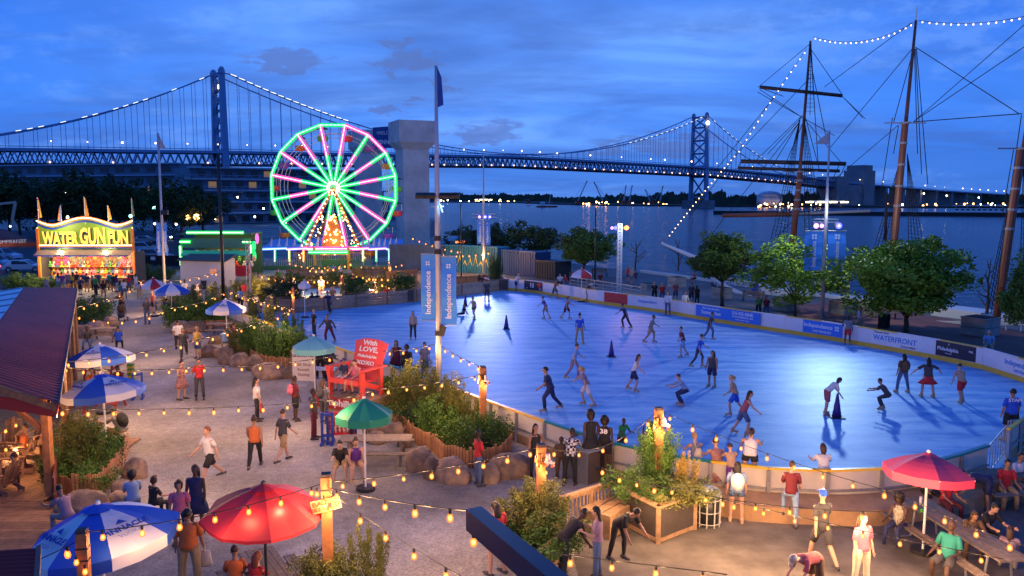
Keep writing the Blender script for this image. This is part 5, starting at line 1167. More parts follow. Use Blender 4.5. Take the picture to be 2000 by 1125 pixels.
# ------------------------------------------------------------------ lamp and banner poles
flood = glow('floodlight_glow', (1, .80, .42), 3.5); lblue = glow('blue_spot_glow', (.05, .05, 1), 5); lviol = glow('violet_spot_glow', (.45, .15, 1), 4); lorange = glow('orange_spot_glow', (1, .16, .02), 6)
lbc = glow('blue_spot_core', (.65, .65, 1), 4)
polem = mat('pole_paint', (.55, .53, .52), .45, .2)
bannerb = mat('banner_blue', (.07, .33, .88), .7); 
def banner(par, x0, x1, z0, z1, txt, m=bannerb, y=-.04, sag=.06):
    w_ = abs(x1-x0); c = (x0+x1)/2; mb = MB(); n = 10; vs = []
    for i in range(n+1):
        t = i/n; z = z1+(z0-z1)*t; off = .05*math.sin(t*9+c)+.03*math.sin(t*17)
        for x in (x0, x1): vs += [(x+off*.5*t*(1 if x == x1 else .4), y+off, z), (x+off*.5*t*(1 if x == x1 else .4), y+off+.015, z)]
    fs = []
    for i in range(n): a = i*4; fs += [(a, a+4, a+6, a+2), (a+3, a+7, a+5, a+1), (a, a+1, a+5, a+4), (a+2, a+6, a+7, a+3)]
    mb.add(vs, fs); o = obj('banner', mb, m, par)
    obj('banner_arm', MB().cyl((x0, y, z1+.03), (x1, y, z1+.03), .03).cyl((x0, y, z0-.02), (x1, y, z0-.02), .02), steel, o)
    tl = z1-z0; t = text(txt, .1, wtext, o, (c, y-.09, z0+tl*.42), (PI/2, -PI/2, 0), bold=.02); ht = max(v.co.x for v in t.data.vertices)-min(v.co.x for v in t.data.vertices)
    s = tl*.66/ht; t.scale = (s, max(s, min(s*1.3, w_*.5/.1)), 1)
    mb = MB(); r = w_*.15
    for a in range(4):
        an = PI/4+a*PI/2; mb.box((c+math.cos(an)*r*.75, y-.09, z0+tl*.87+math.sin(an)*r*.75), (r*.75, .008, r*.75), ry=PI/4)
    obj('logo', mb, wtext, o); return o
def zat(px, py, Yd): return P(px, py, Yd).z
# the tall pole with two blue banners
pb = G(858, 800); Yp = pb.y
mp_ = thing('banner_pole', 'tallest pole, with two big blue banners and dark floodlights, in the planting bed', 'pole', pb, 0)
ztop = zat(857, 128, Yp); z_ = lambda py: zat(857, py, Yp); k_ = Yp/F
obj('pole', MB().loft([(0, 0, 0), (0, 0, z_(385)), (0, 0, ztop)], [.115, .10, .05], 12), polem, mp_, True)
for py in (496, 655, 470): obj('collar', MB().cyl((0, 0, z_(py)), (0, 0, z_(py)+.18), .15, n=12), black, mp_)
fb = obj('flood_bar', MB().bar((-.75, 0, z_(383)), (.75, .0, z_(378)), .10), black, mp_)
for x in (-.62, -.28, .3, .66): obj('flood_head', MB().box((x, -.02, z_(381)-.02), (.42, .34, .13), rx=.35), mat('lamp_housing', (.012, .012, .014), .5), fb)
obj('bracket', MB().bar((-.25, 0, z_(404)), (.25, 0, z_(403)), .05).cyl((.1, -.05, z_(400)), (.2, -.1, z_(415)), .05), steel, mp_)
banner(mp_, -33*k_, -5*k_, z_(624), z_(497), 'Independence'); banner(mp_, 6*k_, 36*k_, z_(633), z_(502), 'Independence')
sp_ = obj('loudspeaker', MB().box((.17, -.05, z_(645)), (.22, .25, .42), ry=.3), black, mp_)
obj('pennant', MB().add([(.03, 0, z_(133)), (.03, .02, z_(210)), (.28, 0, z_(205)), (.2, .1, z_(150)), (.05, .04, z_(130))], [(0, 1, 2, 3, 4)]), mat('pennant_blue', (.02, .08, .4), .7), mp_)
def poleL(px, py, Yd=None): return G(px, py)
# far banner pole
def light_pole(fx, fy, topy, flood_y, bar_y, ban, lamps, label, fl_dx, pennant=None, spot_y=None):
    b = G(fx, fy); Yd = b.y; k = Yd/F; z = lambda py: zat(fx, py, Yd)
    t = thing('light_pole', label, 'pole', b, 0); tt = z(topy)
    obj('pole', MB().loft([(0, 0, 0), (0, 0, z(bar_y)), (0, 0, tt)], [.14, .11, .045], 10), polem, t, True)
    fb = obj('flood_bar', MB().bar((-fl_dx*k, 0, z(flood_y)), (fl_dx*k, 0, z(flood_y)), .08), steel, t)
    for f in (-1, -.36, .36, 1): obj('flood_head', MB().box((f*fl_dx*k, -.05, z(flood_y)-.06), (.38*fl_dx*k, .2, .09)), flood, fb)
    lb = obj('spot_bar', MB().bar((-24*k, 0, z(bar_y)), (24*k, 0, z(bar_y)), .06).bar((-24*k, 0, z(bar_y+6)), (24*k, 0, z(bar_y+6)), .06), steel, t)
    for dx, m, r in lamps:
        h = obj('spot_head', MB().cyl((dx*k, .15, z(spot_y)), (dx*k, -.12, z(spot_y)-.03), r*k*1.05, n=12), black, lb); obj('lens', MB().cyl((dx*k, -.12, z(spot_y)-.03), (dx*k, -.15, z(spot_y)-.035), r*k, n=12), m, h); obj('lens_core', MB().cyl((dx*k, -.15, z(spot_y)-.035), (dx*k, -.17, z(spot_y)-.035), r*k*.3, n=10), lbc, h)
    if ban:
        banner(t, -ban[0]*k, -ban[1]*k, z(ban[3]), z(ban[2]), 'Independence'); banner(t, ban[1]*k, ban[0]*k, z(ban[3]+2), z(ban[2]), 'Independence')
    if pennant: obj('pennant', MB().add([(-.02, 0, z(pennant)), (-.02, .05, z(pennant+26)), (-27*k, .2, z(pennant+25)), (-.3, .05, z(pennant+8))], [(0, 3, 2, 1)]), mat('pennant_grey', (.45, .47, .5), .7), t)
    return t, z, k
lp1, z1_, k1 = light_pole(1605, 628, 255, 393, 428, (40, 5, 452, 528), ((-20, lviol, 5), (-9, lviol, 4), (24, lblue, 6)), 'white pole with four lit floodlights and twin blue banners beside the light green tree', 34, 256, 440)
lp2, z2_, k2 = light_pole(945, 540, 300, 389, 418, (13, 1, 430, 476), ((-8, lviol, 2.5), (3, lblue, 3.5), (12, lblue, 3)), 'far light pole with lit floodlights and narrow blue banners near the containers', 14, None, 423)
# truss tower
b = G(1209, 572); Yd = b.y; k = Yd/F; tw = thing('lattice_tower', 'white lattice light tower with violet, blue and orange lamps by the promenade', 'light tower', b, .2); h_ = zat(1209, 437, Yd)
for x, y in ((-.16, -.16), (.16, -.16), (.16, .16), (-.16, .16)): obj('chord', MB().cyl((x, y, 0), (x, y, h_), .03, n=6), white, tw)
for i in range(18):
    z0, z1 = h_*i/18, h_*(i+1)/18
    mb = MB()
    for (x0, y0), (x1, y1) in (((-.16, -.16), (.16, -.16)), ((.16, -.16), (.16, .16)), ((.16, .16), (-.16, .16)), ((-.16, .16), (-.16, -.16))): mb.bar((x0, y0, z0), (x1, y1, z1), .022); mb.bar((x0, y0, z1), (x1, y1, z1), .022)
    obj('lattice', mb, white, tw)
obj('crossbar', MB().bar((-.9, -.05, h_-.35), (.9, -.05, h_-.35), .07), steel, tw)
for dx, m, r in ((-.78, lviol, .13), (-.45, lblue, .18), (.55, lorange, .2)): hh = obj('lamp_head', MB().cyl((dx, .1, h_-.3), (dx, -.15, h_-.35), r*1.1, n=12), black, tw); obj('lens', MB().cyl((dx, -.15, h_-.35), (dx, -.18, h_-.36), r, n=12), m, hh)
# other plain poles
def pole(fx, fy, ty, r, m, label, name='pole', off=0):
    b = G(fx, fy); t = thing(name, label, 'pole', b); z = zat(fx, ty, b.y); obj('shaft', MB().cyl((0, 0, 0), (0, 0, z), r, r*.8, 10), m, t, True); obj('base', MB().cyl((0, 0, 0), (0, 0, .15), r*2, n=10), m, t); return t, z, b
t, z, b = pole(324, 600, 260, .10, polem, 'pale pennant pole with a hanging blue banner between the booth and the neon stand', 'banner_pole')
k = b.y/F; banner(t, -.45, -.12, zat(320, 498, b.y), zat(320, 436, b.y), 'Independence'); banner(t, .12, .35, zat(320, 498, b.y), zat(320, 436, b.y), 'Independence')
obj('pennant', MB().add([(.05, 0, z), (.05, 0, z-1.2), (.55, 0, z-1.1), (.2, 0, z-.4)], [(0, 1, 2, 3)]), MATS['pennant_grey'], t); obj('floodlights', MB().box((.25, 0, zat(320, 415, b.y)), (.5, .3, .35)), black, t)
pole(438, 615, 300, .13, black, 'black pole rising from the left planting bed'); pole(901, 545, 397, .07, black, 'slim black lamp post left of the far banner pole'); pole(1162, 560, 405, .08, black, 'slim black post behind the round green tree')
b = G(497, 620); t = thing('lattice_mast', 'slim pale lattice mast behind the left bed', 'pole', b); h_ = zat(487, 470, b.y)
for x, y in ((-.14, 0), (.14, 0), (0, .2)): obj('chord', MB().cyl((x-.3, y, 0), (x-.3, y, h_), .03, n=6), steel, t)
for i in range(14): obj('lattice', MB().bar((-.44, 0, h_*i/14), (-.16, 0, h_*(i+1)/14), .025).bar((-.16, 0, h_*(i+1)/14), (-.44, 0, h_*(i+1)/14), .025), steel, t)
obj('lamp_bar', MB().bar((-.8, 0, h_), (.3, 0, h_), .06), black, t)
# light from the pole and tower heads, with points added for trees and banners
c1_ = lp1.location; c2_ = lp2.location
ZF = z1_(393)-.2
def spot(par, x, z, px, py, k, col, ang=48, r=.45):
    tg = G(px, py)-par.location; s_ = V((x, -.3, z)); d = (tg-s_).length
    return lamp('SPOT', par, s_, .62*k*d**3/z, col, r, tg, ang, 1.0)
cool = (.48, .75, 1)
for px, py, k in ((1450, 760, 1.1), (1600, 860, 1.0), (1780, 880, 1.0), (1900, 800, .9), (1350, 840, .8)): spot(lp1, .3, ZF, px, py, k, cool)
for px, py, k in ((1300, 680, 1.2), (1180, 720, 1.0), (1750, 740, 1.1)): spot(lp1, -.9, z1_(440), px, py, k, (.30, .42, 1), 44)
for px, py, k in ((1000, 620, .8), (880, 640, .7), (1100, 650, .8)): spot(lp2, .3, z2_(423), px, py, k, (.30, .25, 1), 50)
for px, py, k in ((700, 650, .6), (950, 700, .7)): spot(lp2, 0, z2_(389)-.2, px, py, k, cool, 46)
spot(tw, -.45, 6.8, 1080, 610, 1.2, (.35, .2, 1), 50); spot(tw, .55, 6.8, 1190, 640, .9, (1, .3, .15), 30)
for px, py, k in ((730, 640, .35), (1000, 760, .8), (1150, 700, 1.1), (1250, 800, 1.1), (930, 640, .6)): spot(mp_, .5, z_(383)-.25, px, py, k, (.25, .55, 1), 56)
lamp('POINT', lp1, (.3, .6, ZF+.3), 900, (1, .95, .75), .3); lamp('POINT', lp1, (0, -.9, ZF-.3), 50, (.7, .8, 1), .3); lamp('POINT', lp2, (0, .6, z2_(389)-.3), 250, (1, .95, .8), .3); lamp('POINT', tw, (0, -1.2, 6.3), 220, (.6, .7, 1), .3)
# ------------------------------------------------------------------ tall ship and quay
mast_m = mat('varnished_spar', (.26, .075, .03), .45, var=.25, vs=.6); mast_d = mat('dark_spar', (.05, .025, .018), .5); rope = mat('rigging_rope', (.02, .018, .018), .8); ropew = mat('pale_rope', (.35, .35, .36), .8)
hullA, hullB = P(1392, 520, 78), P(2250, 560, 48); hullA.z = hullB.z = WZ; hd_ = (hullB-hullA); hd_.z = 0; hl = hd_.length; hd_.normalize(); hn = V((-hd_.y, hd_.x, 0))
ship = thing('tall_ship', 'tall masted sailing ship moored along the quay behind the trees', 'sailing ship', hullA)
def so(p): return V(p)-hullA
mb = MB(); secs = []
for i in range(13):
    t = i/12; wdt_ = 3.4*math.sin(PI*min(1, .06+t*.75+.0))**.6 if t < .6 else 3.4; wdt_ = max(.15, 3.4*min(1, (t*4)**.6)); zt_ = 5.4-1.6*math.sin(PI*min(1, t*1.1))
    c = hd_*(hl*t); secs.append([c-hn*wdt_+V((0, 0, zt_)), c-hn*wdt_*.8+V((0, 0, 1.5)), c+V((0, 0, -.5)), c+hn*wdt_*.8+V((0, 0, 1.5)), c+hn*wdt_+V((0, 0, zt_))])
vs = [p for s in secs for p in s]; fs = [(i*5+j, i*5+j+1, i*5+j+6, i*5+j+5) for i in range(12) for j in range(4)]+[(i*5, i*5+5, i*5+9, i*5+4) for i in range(12)]
mb.add(vs, fs); obj('hull', mb, mat('ship_hull', (.04, .05, .06), .4), ship)
for sd in (0, 4):
    mb = MB()
    for a, b in zip(secs, secs[1:]): mb.bar(a[sd]+V((0, 0, .55)), b[sd]+V((0, 0, .55)), .12, .3)
    obj('gunwale', mb, white, ship)
    for i in range(40):
        t = i/39*12; j = min(11, int(t)); q = secs[j][sd].lerp(secs[j+1][sd], t-j); obj('stanchion', MB().cyl(q, q+V((0, 0, .5)), .05, n=5), white, ship)
for i in range(3): c = hd_*(hl*(.25+.22*i)); obj('deck_house', MB().box(c+V((0, 0, 4.8)), (3.5, 2.4, 1.6), rz=math.atan2(hd_.y, hd_.x)), white, ship)
a, b = so(P(1292, 475, 84)), so(P(1420, 530, 80)); obj('bowsprit', MB().loft([a, b], [.12, .32], 8), white, ship); obj('bow_net', MB().bar(a, b+V((0, 0, -1.6)), .06).bar(a+(b-a)*.3, b+V((0, 0, -.9)), .05), rope, ship)
def spar(p0, p1, Y0, Y1, r0, r1, m, name): return obj(name, MB().loft([so(P(*p0, Y0)), so(P(*p0, Y0)).lerp(so(P(*p1, Y1)), .5), so(P(*p1, Y1))], [r0, (r0+r1)/2, r1], 10), m, ship, True)
mastL = []
M1b, M1t = (1545, 545), (1583, 80)
m1 = spar(M1b, M1t, 74, 76, .22, .10, mast_m, 'mast'); m2 = spar((1733, 600), (1789, 40), 64, 66, .24, .10, mast_m, 'mast'); obj('topmast', MB().cyl(so(P(1789, 42, 66)), so(P(1791, 12, 66)), .07, .03), white, m2); m2.children[0].parent = m2
m3 = spar((1935, 690), (2012, 215), 54, 56, .25, .16, mast_m, 'mast'); m4 = spar((1729, 470), (1732, 375), 72, 72, .14, .10, mast_d, 'mast')
for m_, p0, p1, Yq in ((m1, (1547, 480), (1563, 335), 74.6), (m2, (1738, 560), (1768, 240), 64.5), (m3, (1950, 600), (1995, 290), 54.6)):
    a, b = so(P(*p0, Yq)), so(P(*p1, Yq)); obj('lower_mast', MB().loft([a, b], [.29, .25], 10), mast_m, m_)
    for t in (.5, .62, .75, .88, 1.0): q = a.lerp(b, t); obj('mast_band', MB().cyl(q-V((0, 0, .08)), q+V((0, 0, .08)), .30, n=10), ropew, m_)
    q = b; obj('crosstree', MB().bar(q-V((1.6, 0, 0)), q+V((1.6, 0, 0)), .09).bar(q-V((0, .8, 0)), q+V((0, .8, 0)), .09), ropew, m_)
spar((1484, 170), (1645, 187), 76, 75, .16, .16, mast_d, 'yard'); spar((1447, 315), (1652, 320), 76, 74.5, .19, .19, mast_d, 'yard'); spar((1441, 328), (1640, 334), 76, 74.5, .15, .15, mast_d, 'yard'); spar((1412, 421), (1545, 418), 80, 75, .2, .24, mast_m, 'boom'); spar((1545, 418), (1700, 412), 75, 70, .12, .12, ropew, 'gaff')
lines = [((1583, 85), (1480, 171)), ((1484, 175), (1560, 225)), ((1486, 172), (1530, 188)), ((1583, 95), (1645, 185)), ((1645, 188), (1685, 230)), ((1585, 130), (1612, 262)), ((1583, 90), (1598, 320)), ((1567, 225), (1470, 320)), ((1567, 228), (1500, 300)), ((1567, 228), (1645, 320)), ((1572, 225), (1600, 330)), ((1563, 235), (1505, 330)), ((1568, 240), (1530, 330)), ((1780, 45), (1610, 170)), ((1786, 90), (1620, 290)), ((1786, 90), (1745, 240)), ((1754, 245), (1630, 350)), ((1788, 92), (1990, 222)), ((1786, 238), (1996, 222)), ((1786, 236), (2010, 85)), ((1784, 238), (2010, 40)), ((1790, 95), (1812, 360)), ((1788, 95), (1800, 340)), ((1786, 95), (1792, 300)), ((1584, 150), (1440, 300)), ((1440, 300), (1350, 420)), ((1645, 188), (1690, 232)), ((1560, 240), (1380, 470)), ((1480, 180), (1630, 265)), ((1512, 190), (1400, 330)), ((1652, 320), (1640, 345)), ((1441, 328), (1447, 316)), ((1640, 320), (1626, 350)), ((1550, 430), (1480, 500)), ((1620, 455), (1550, 380)), ((1743, 230), (1720, 380)), ((1755, 245), (1745, 300)), ((1995, 225), (1960, 470)), ((1980, 290), (1958, 420))]
for a, b in lines:
    Ya = 75.5-(a[0]-1583)*.047; Yb_ = 75.5-(b[0]-1583)*.047
    obj('rigging_line', MB().cyl(so(P(*a, Ya)), so(P(*b, Yb_)), .035, n=4), rope, ship)
def ratlines(top, b0, b1, Yq, n, steps):
    mb = MB(); T = so(P(*top, Yq)); 
    Bs = [so(P(b0[0]+(b1[0]-b0[0])*i/(n-1), b0[1]+(b1[1]-b0[1])*i/(n-1), Yq-.5)) for i in range(n)]
    for q in Bs: mb.cyl(T, q, .028, n=4)
    for k in range(2, steps): t = k/steps; mb.bar(T.lerp(Bs[0], t), T.lerp(Bs[-1], t), .03)
    o = obj('shrouds', mb, rope, ship); o['kind'] = 'stuff'
ratlines((1563, 228), (1505, 470), (1535, 475), 74, 5, 34); ratlines((1570, 228), (1572, 470), (1612, 470), 74, 5, 34); ratlines((1584, 82), (1572, 225), (1592, 225), 75, 3, 18)
ratlines((1762, 300), (1690, 540), (1725, 545), 65, 5, 34); ratlines((1772, 300), (1775, 540), (1815, 545), 65, 5, 34); ratlines((1990, 300), (1925, 600), (1940, 620), 55, 4, 30); ratlines((2000, 290), (1990, 600), (2020, 600), 55, 4, 30)

bulb_w = glow('ship_bulb_glow', (1, .66, .32), 3); sbm = MB().ell((0, 0, 0), .058, 6, 4).mesh('bulb'); sbm.materials.append(bulb_w)
def ship_string(pts, Ya, Yb2, n, label):
    w_ = [P(x, y, Ya+(Yb2-Ya)*i/(len(pts)-1)) for i, (x, y) in enumerate(pts)]; t = thing('string_lights', label, 'string lights', w_[0], 0, 'festoon lights on the ship'); w_ = [q-w_[0] for q in w_]
    cum = along(w_); obj('cable', MB().loft(w_, .02, 4), cable, t)
    for i in range(n): q, _ = at_s(w_, cum, cum[-1]*(i+.5)/n); link('bulb', sbm, None, t, q-V((0, 0, .1)))
def curve(a, b, sag, n=10): return [(a[0]+(b[0]-a[0])*i/n, a[1]+(b[1]-a[1])*i/n+sag*4*(i/n)*(1-i/n)) for i in range(n+1)]
ship_string(curve((1588, 72), (1785, 44), 22), 76, 66, 19, 'white festoon bulbs between the two tallest masts')
ship_string(curve((1795, 40), (2030, 25), 12), 66, 56, 16, 'white festoon bulbs from the tallest mast to the right edge')
ship_string(curve((1576, 95), (1440, 300), -4), 76, 80, 17, 'festoon bulbs hanging down from the left mast top')
ship_string(curve((1438, 300), (1305, 462), -3), 80, 84, 22, 'festoon bulbs descending to the bowsprit')

# bare branch sculptures on planters, benches, planters
def bare_tree(fx, fy, ty, label, seed, cont=False):
    b = G(fx, fy); z = zat(fx, ty, b.y); t = thing('bare_tree', label, 'tree', b, seed, 'bare dark trees along the quay'); rr = random.Random(seed); z0 = .9 if cont else 0
    pts = [(0, 0, z0), (.1, 0, z*.35), (-.05, 0, z*.65), (.1, 0, z)]; obj('trunk', MB().loft(pts, [.11, .09, .06, .02], 7), bark, t)
    for i in range(9):
        q = V((0, 0, z*(.3+.07*i))); a = rr.random()*6.28; e = q+V((math.cos(a)*rr.uniform(.5, 1.2), math.sin(a)*.6, rr.uniform(.3, .9))); m2_ = q.lerp(e, .5)+V((rr.uniform(-.1, .1), 0, -.1)); mb = MB().loft([q, m2_, e], [.05, .035, .012], 5)
        for j in range(3): f = m2_.lerp(e, rr.random()); mb.loft([f, f+V((rr.uniform(-.4, .4), rr.uniform(-.3, .3), rr.uniform(.1, .5)))], [.018, .006], 4)
        obj('branch', mb, bark, t)
bare_tree(1242, 538, 470, 'bare dark tree just right of the lattice light tower', 3); bare_tree(1324, 545, 470, 'bare dark tree in front of the bowsprit', 5, True); bare_tree(1655, 605, 500, 'bare dark tree between the near banner pole and the largest tree', 8, True); bare_tree(1925, 640, 505, 'bare dark tree by the concrete box near the right edge', 13, True)
def conc_planter(fx, fy, w_, h_, label):
    t = thing('concrete_planter', label, 'planter', G(fx, fy)+V((0, w_*.4, 0)), .5, 'square concrete planters on the promenade')
    for z0, z1 in ((0, h_*.5), (h_*.5, h_)): obj('block', MB().box((0, 0, (z0+z1)/2), (w_, w_, z1-z0-.03)), concrete, t)
    obj('rim', MB().box((0, 0, h_+.03), (w_+.08, w_+.08, .07)), concrete, t)
    obj('soil', MB().box((0, 0, h_+.07), (w_-.2, w_-.2, .03)), mat('soil', (0, 0, 0)), t)
conc_planter(1324, 562, 1.25, .9, 'pale concrete planter under the bare tree by the bowsprit'); conc_planter(1412, 585, 1.2, .9, 'concrete planter behind the round tree trunk'); conc_planter(1540, 608, 1.3, .9, 'concrete planter behind the light green tree'); conc_planter(1652, 615, 1.4, .95, 'concrete planter right of the near banner pole'); conc_planter(1925, 657, 1.55, 1.05, 'largest concrete planter near the right edge of the promenade')
conc_planter(1267, 568, 1.0, .55, 'low concrete block behind the wheelchair ramp rail')
def bench(x, y, rz, label, m=wood_grey, L_=1.8):
    t = thing('bench', label, 'bench', G(x, y), rz, 'benches along the promenade')
    for i in range(4): obj('slat', MB().box((0, -.15+i*.11, .45), (L_, .09, .03)), m, t)
    for i in range(3): obj('back_slat', MB().box((0, .24+i*.02, .58+i*.13), (L_, .03, .10)), m, t)
    for sx in (-1, 1): obj('leg', MB().bar((sx*L_*.42, -.15, 0), (sx*L_*.42, -.15, .44), .05).bar((sx*L_*.42, .22, 0), (sx*L_*.42, .28, .9), .05), black, t)
bench(1130, 549, .2, 'bench under the red and white umbrella on the promenade'); bench(1172, 541, .3, 'bench left of the lattice tower on the promenade'); bench(1470, 590, -.5, 'bench near the blue litter bin by the quay'); bench(1725, 622, -.6, 'dark bench under the largest tree')
# ramp rails behind the boards
rr_ = thing('ramp_railing', 'grey ramp railing behind the far boards under the round tree', 'railing', G(1115, 566)); ra, rb = V((0, 0, 0)), G(1255, 590)-G(1115, 566); ra2 = V((0, 0, 0))
for z in (.5, .8, 1.1): obj('rail', MB().bar(ra+V((0, 1, z)), rb+V((0, 1, z)), .07), steel, rr_)
for i in range(9): q = ra.lerp(rb, i/8)+V((0, 1, 0)); obj('post', MB().cyl(q, q+V((0, 0, 1.15)), .04, n=6), steel, rr_)
bin_ = thing('litter_bin', 'blue litter bin by the quay between the trees', 'bin', G(1474, 577)); obj('body', MB().loft([(0, 0, 0), (0, 0, .9)], [.28, .32], 14), blu, bin_); obj('lid', MB().loft([(0, 0, .9), (0, 0, 1.0), (0, 0, 1.05)], [.34, .3, .1], 14), black, bin_)
bin_ = thing('litter_bin', 'black slatted litter bin behind the waterfront advert', 'bin', G(1726, 640)); obj('body', MB().cyl((0, 0, 0), (0, 0, .95), .3, n=12), black, bin_)
for i in range(12): a = i*PI/6; obj('slat', MB().bar((math.cos(a)*.32, math.sin(a)*.32, .05), (math.cos(a)*.34, math.sin(a)*.34, .9), .05), black, bin_)
pole(1716, 645, 540, .05, black, 'thin black post beside the slatted litter bin')
for i, (x, y, lb) in enumerate(((1495, 560, 'small white boat at the quay left of the light green tree'), (1600, 574, 'small white boat behind the near banner pole'), (1830, 612, 'small white boat behind the largest tree'))):
    t = thing('small_boat', lb, 'boat', G(x, y, -.6)+V((3, 5, -2)), -1.1, 'small boats along the quay'); t.location.z = WZ+.8
    mb = MB(); mb.prism([(-3.2, -1), (2, -1), (3.6, 0), (2, 1), (-3.2, 1)], 0, 1.0); obj('hull', mb, white, t); obj('cabin', MB().box((-.6, 0, 3.2), (2.4, 1.5, 4.6)), white, t); obj('window', MB().box((-.6, -.77, 4.6), (2.0, .03, .5)), black, t); obj('canopy', MB().box((-.6, 0, 5.6), (2.9, 1.9, .08)), mat('light_blue_canvas', (0, 0, 0)), t)

# ------------------------------------------------------------------ umbrellas
def umbrella(cx_, cy_, wpx, colsm, n, label, name='umbrella', zc=2.45, hub=None, textp=None, tilt=(0, 0), rot=0., valance=.22, pole_m=white, group=None, rise=.42, vent=True):
    """cx_, cy_: where the middle of the canopy is seen; wpx: its width in the photograph"""
    c = G(cx_, cy_, zc); sl = (c-V((0, 0, CH))); depth = sl.y*math.cos(TH)-sl.z*math.sin(TH); Rr = wpx/F*depth/2
    t = thing(name, label, 'umbrella', (c.x, c.y, 0), rot, group)
    M = Euler((tilt[0], tilt[1], 0)).to_matrix(); top = V((0, 0, zc+rise*.55)); C0 = V((0, 0, zc-rise*.45))
    def rimp(i, r=Rr, dz_=0.): a = 2*PI*i/n; return C0+M@V((math.cos(a)*r, math.sin(a)*r, dz_))
    Tp = C0+M@V((0, 0, rise))
    for i in range(n):
        a0, a1 = rimp(i), rimp(i+1); m = colsm[i % len(colsm)]; K = 6; rows = []
        for k in range(K+1):
            t_ = k/K; p0 = Tp.lerp(a0, t_); p1 = Tp.lerp(a1, t_); bulge = math.sin(PI*t_)*.05*Rr; up_ = V((0, 0, bulge)); mid = (p0+p1)/2+up_-V((0, 0, .035*Rr*t_)); rows.append((p0+up_, mid, p1+up_))
        fs = []; vs = [p for r_ in rows for p in r_]
        for k in range(K): a = k*3; fs += [(a, a+3, a+4, a+1), (a+1, a+4, a+5, a+2)]
        v0, v1 = a0-V((0, 0, valance)), a1-V((0, 0, valance)); q = len(vs); mid = rows[-1][1]; vs += [a0, mid, a1, v0*1.0, (mid+V((0, 0, 0)))-V((0, 0, valance)), v1*1.0]; fs += [(q, q+3, q+4, q+1), (q+1, q+4, q+5, q+2)]
        pn = obj('canopy_panel', MB().add(vs, fs), m, t)
        obj('rib', MB().bar(Tp-V((0, 0, .03)), a0-V((0, 0, .02)), .02), pole_m, t)
        if textp and i in textp:
            d = (a1-a0).normalized(); mm = (a0+a1)/2; upv = (Tp-mm).normalized(); nn = d.cross(upv); 
            if nn.z < 0: d = -d; nn = -nn
            # facing outwards: letters read from outside the umbrella
            Mx = Matrix((d, upv, nn)).transposed(); ct = mm.lerp(Tp, .34)+nn*.075*Rr+V((0, 0, .012)); e = Mx.to_euler(); s_ = Rr*.125
            text(textp[i][0], s_, textp[i][1], pn, ct, e, sx=1.05, bold=.03)
            if len(textp[i]) > 2: text(textp[i][2], s_*.72, textp[i][3], pn, ct-upv*s_*1.0, e, sx=1.0); obj('logo', MB().add([ct+upv*s_*1.5, ct+upv*s_*.85-d*s_*.62, ct+upv*s_*.7+d*s_*.62], [(0, 1, 2)]), textp[i][1], pn)
    obj('pole', MB().cyl((0, 0, 0), Tp, .028, n=8), pole_m, t); obj('finial', MB().ell(Tp+V((0, 0, .05)), .05, 8, 6), pole_m, t)
    if vent: obj('vent_cap', MB().loft([Tp-V((0, 0, .055)), Tp+V((0, 0, .03))], [Rr*.22, .03], n, cap=False), colsm[0], t)
    obj('base', MB().cyl((0, 0, 0), (0, 0, .1), .28, n=14), black, t)
    return t, Rr
ub = mat('umbrella_blue', (.015, .09, .50), .7); uw = mat('umbrella_white', (.70, .69, .70), .7); ur = mat('umbrella_red', (.60, .025, .035), .7); ug = mat('umbrella_green', (.01, .26, .15), .7); ut = mat('umbrella_aqua', (.16, .48, .50), .7); up_ = mat('umbrella_pink', (.80, .07, .14), .7)
lg = mat('grey_lettering', (.3, .35, .5), .6); ublt = mat('blue_print', (.02, .06, .35), .6)
PV = ('PINNACLE', ublt, 'VODKA', lg)
umbrella(200, 1018, 286, [ub, uw], 8, 'largest blue and white PINNACLE umbrella, in the lower left corner', rot=-1.79, zc=2.6, textp={1: PV, 7: PV}, rise=.55, tilt=(.10, .05))
umbrella(202, 748, 152, [ub, uw], 8, 'blue and white PINNACLE umbrella beside the purple shed roof, nearer of two', rot=-1.85, textp={7: PV, 1: PV}, rise=.5, tilt=(.08, 0), group='blue and white umbrellas by the shed')
umbrella(196, 687, 124, [uw, ub], 8, 'blue and white PINNACLE umbrella beside the purple shed roof, farther of two', rot=-1.88, textp={0: PV}, rise=.5, tilt=(.08, -.04), group='blue and white umbrellas by the shed')
umbrella(441, 595, 76, [uw, ub], 8, 'blue and white umbrella among the plants by the black pole', rot=-1.88, textp={0: PV}, rise=.5)
umbrella(299, 551, 50, [ur, uw], 8, 'small red and white umbrella beyond the walkway', rot=.2, rise=.5); umbrella(334, 561, 68, [uw, ub], 8, 'small white and blue umbrella next to the red and white one', rot=.1, rise=.5)
umbrella(613, 668, 84, [ut], 8, 'pale aqua umbrella over the stall behind the notice board', rise=.42)
umbrella(711, 795, 112, [ug], 8, 'green umbrella in front of the giant red chair', rot=PI/8, rise=.42)
umbrella(515, 976, 240, [ur], 8, 'big red umbrella over the picnic table at the bottom', rot=PI/8, rise=.55, zc=2.6, pole_m=black, valance=.06, tilt=(.08, 0))
umbrella(1812, 904, 168, [up_], 6, 'bright pink umbrella over the picnic table at the right', rot=.3, rise=.4, zc=2.2, valance=.2, tilt=(-.05, .08))
umbrella(1136, 531, 44, [ur, uw], 6, 'small red and white umbrella on the promenade beyond the boards', rise=.45, rot=.4)
umbrella(594, 553, 24, [uw], 6, 'small white table umbrella on the mini golf terrace', rise=.3)

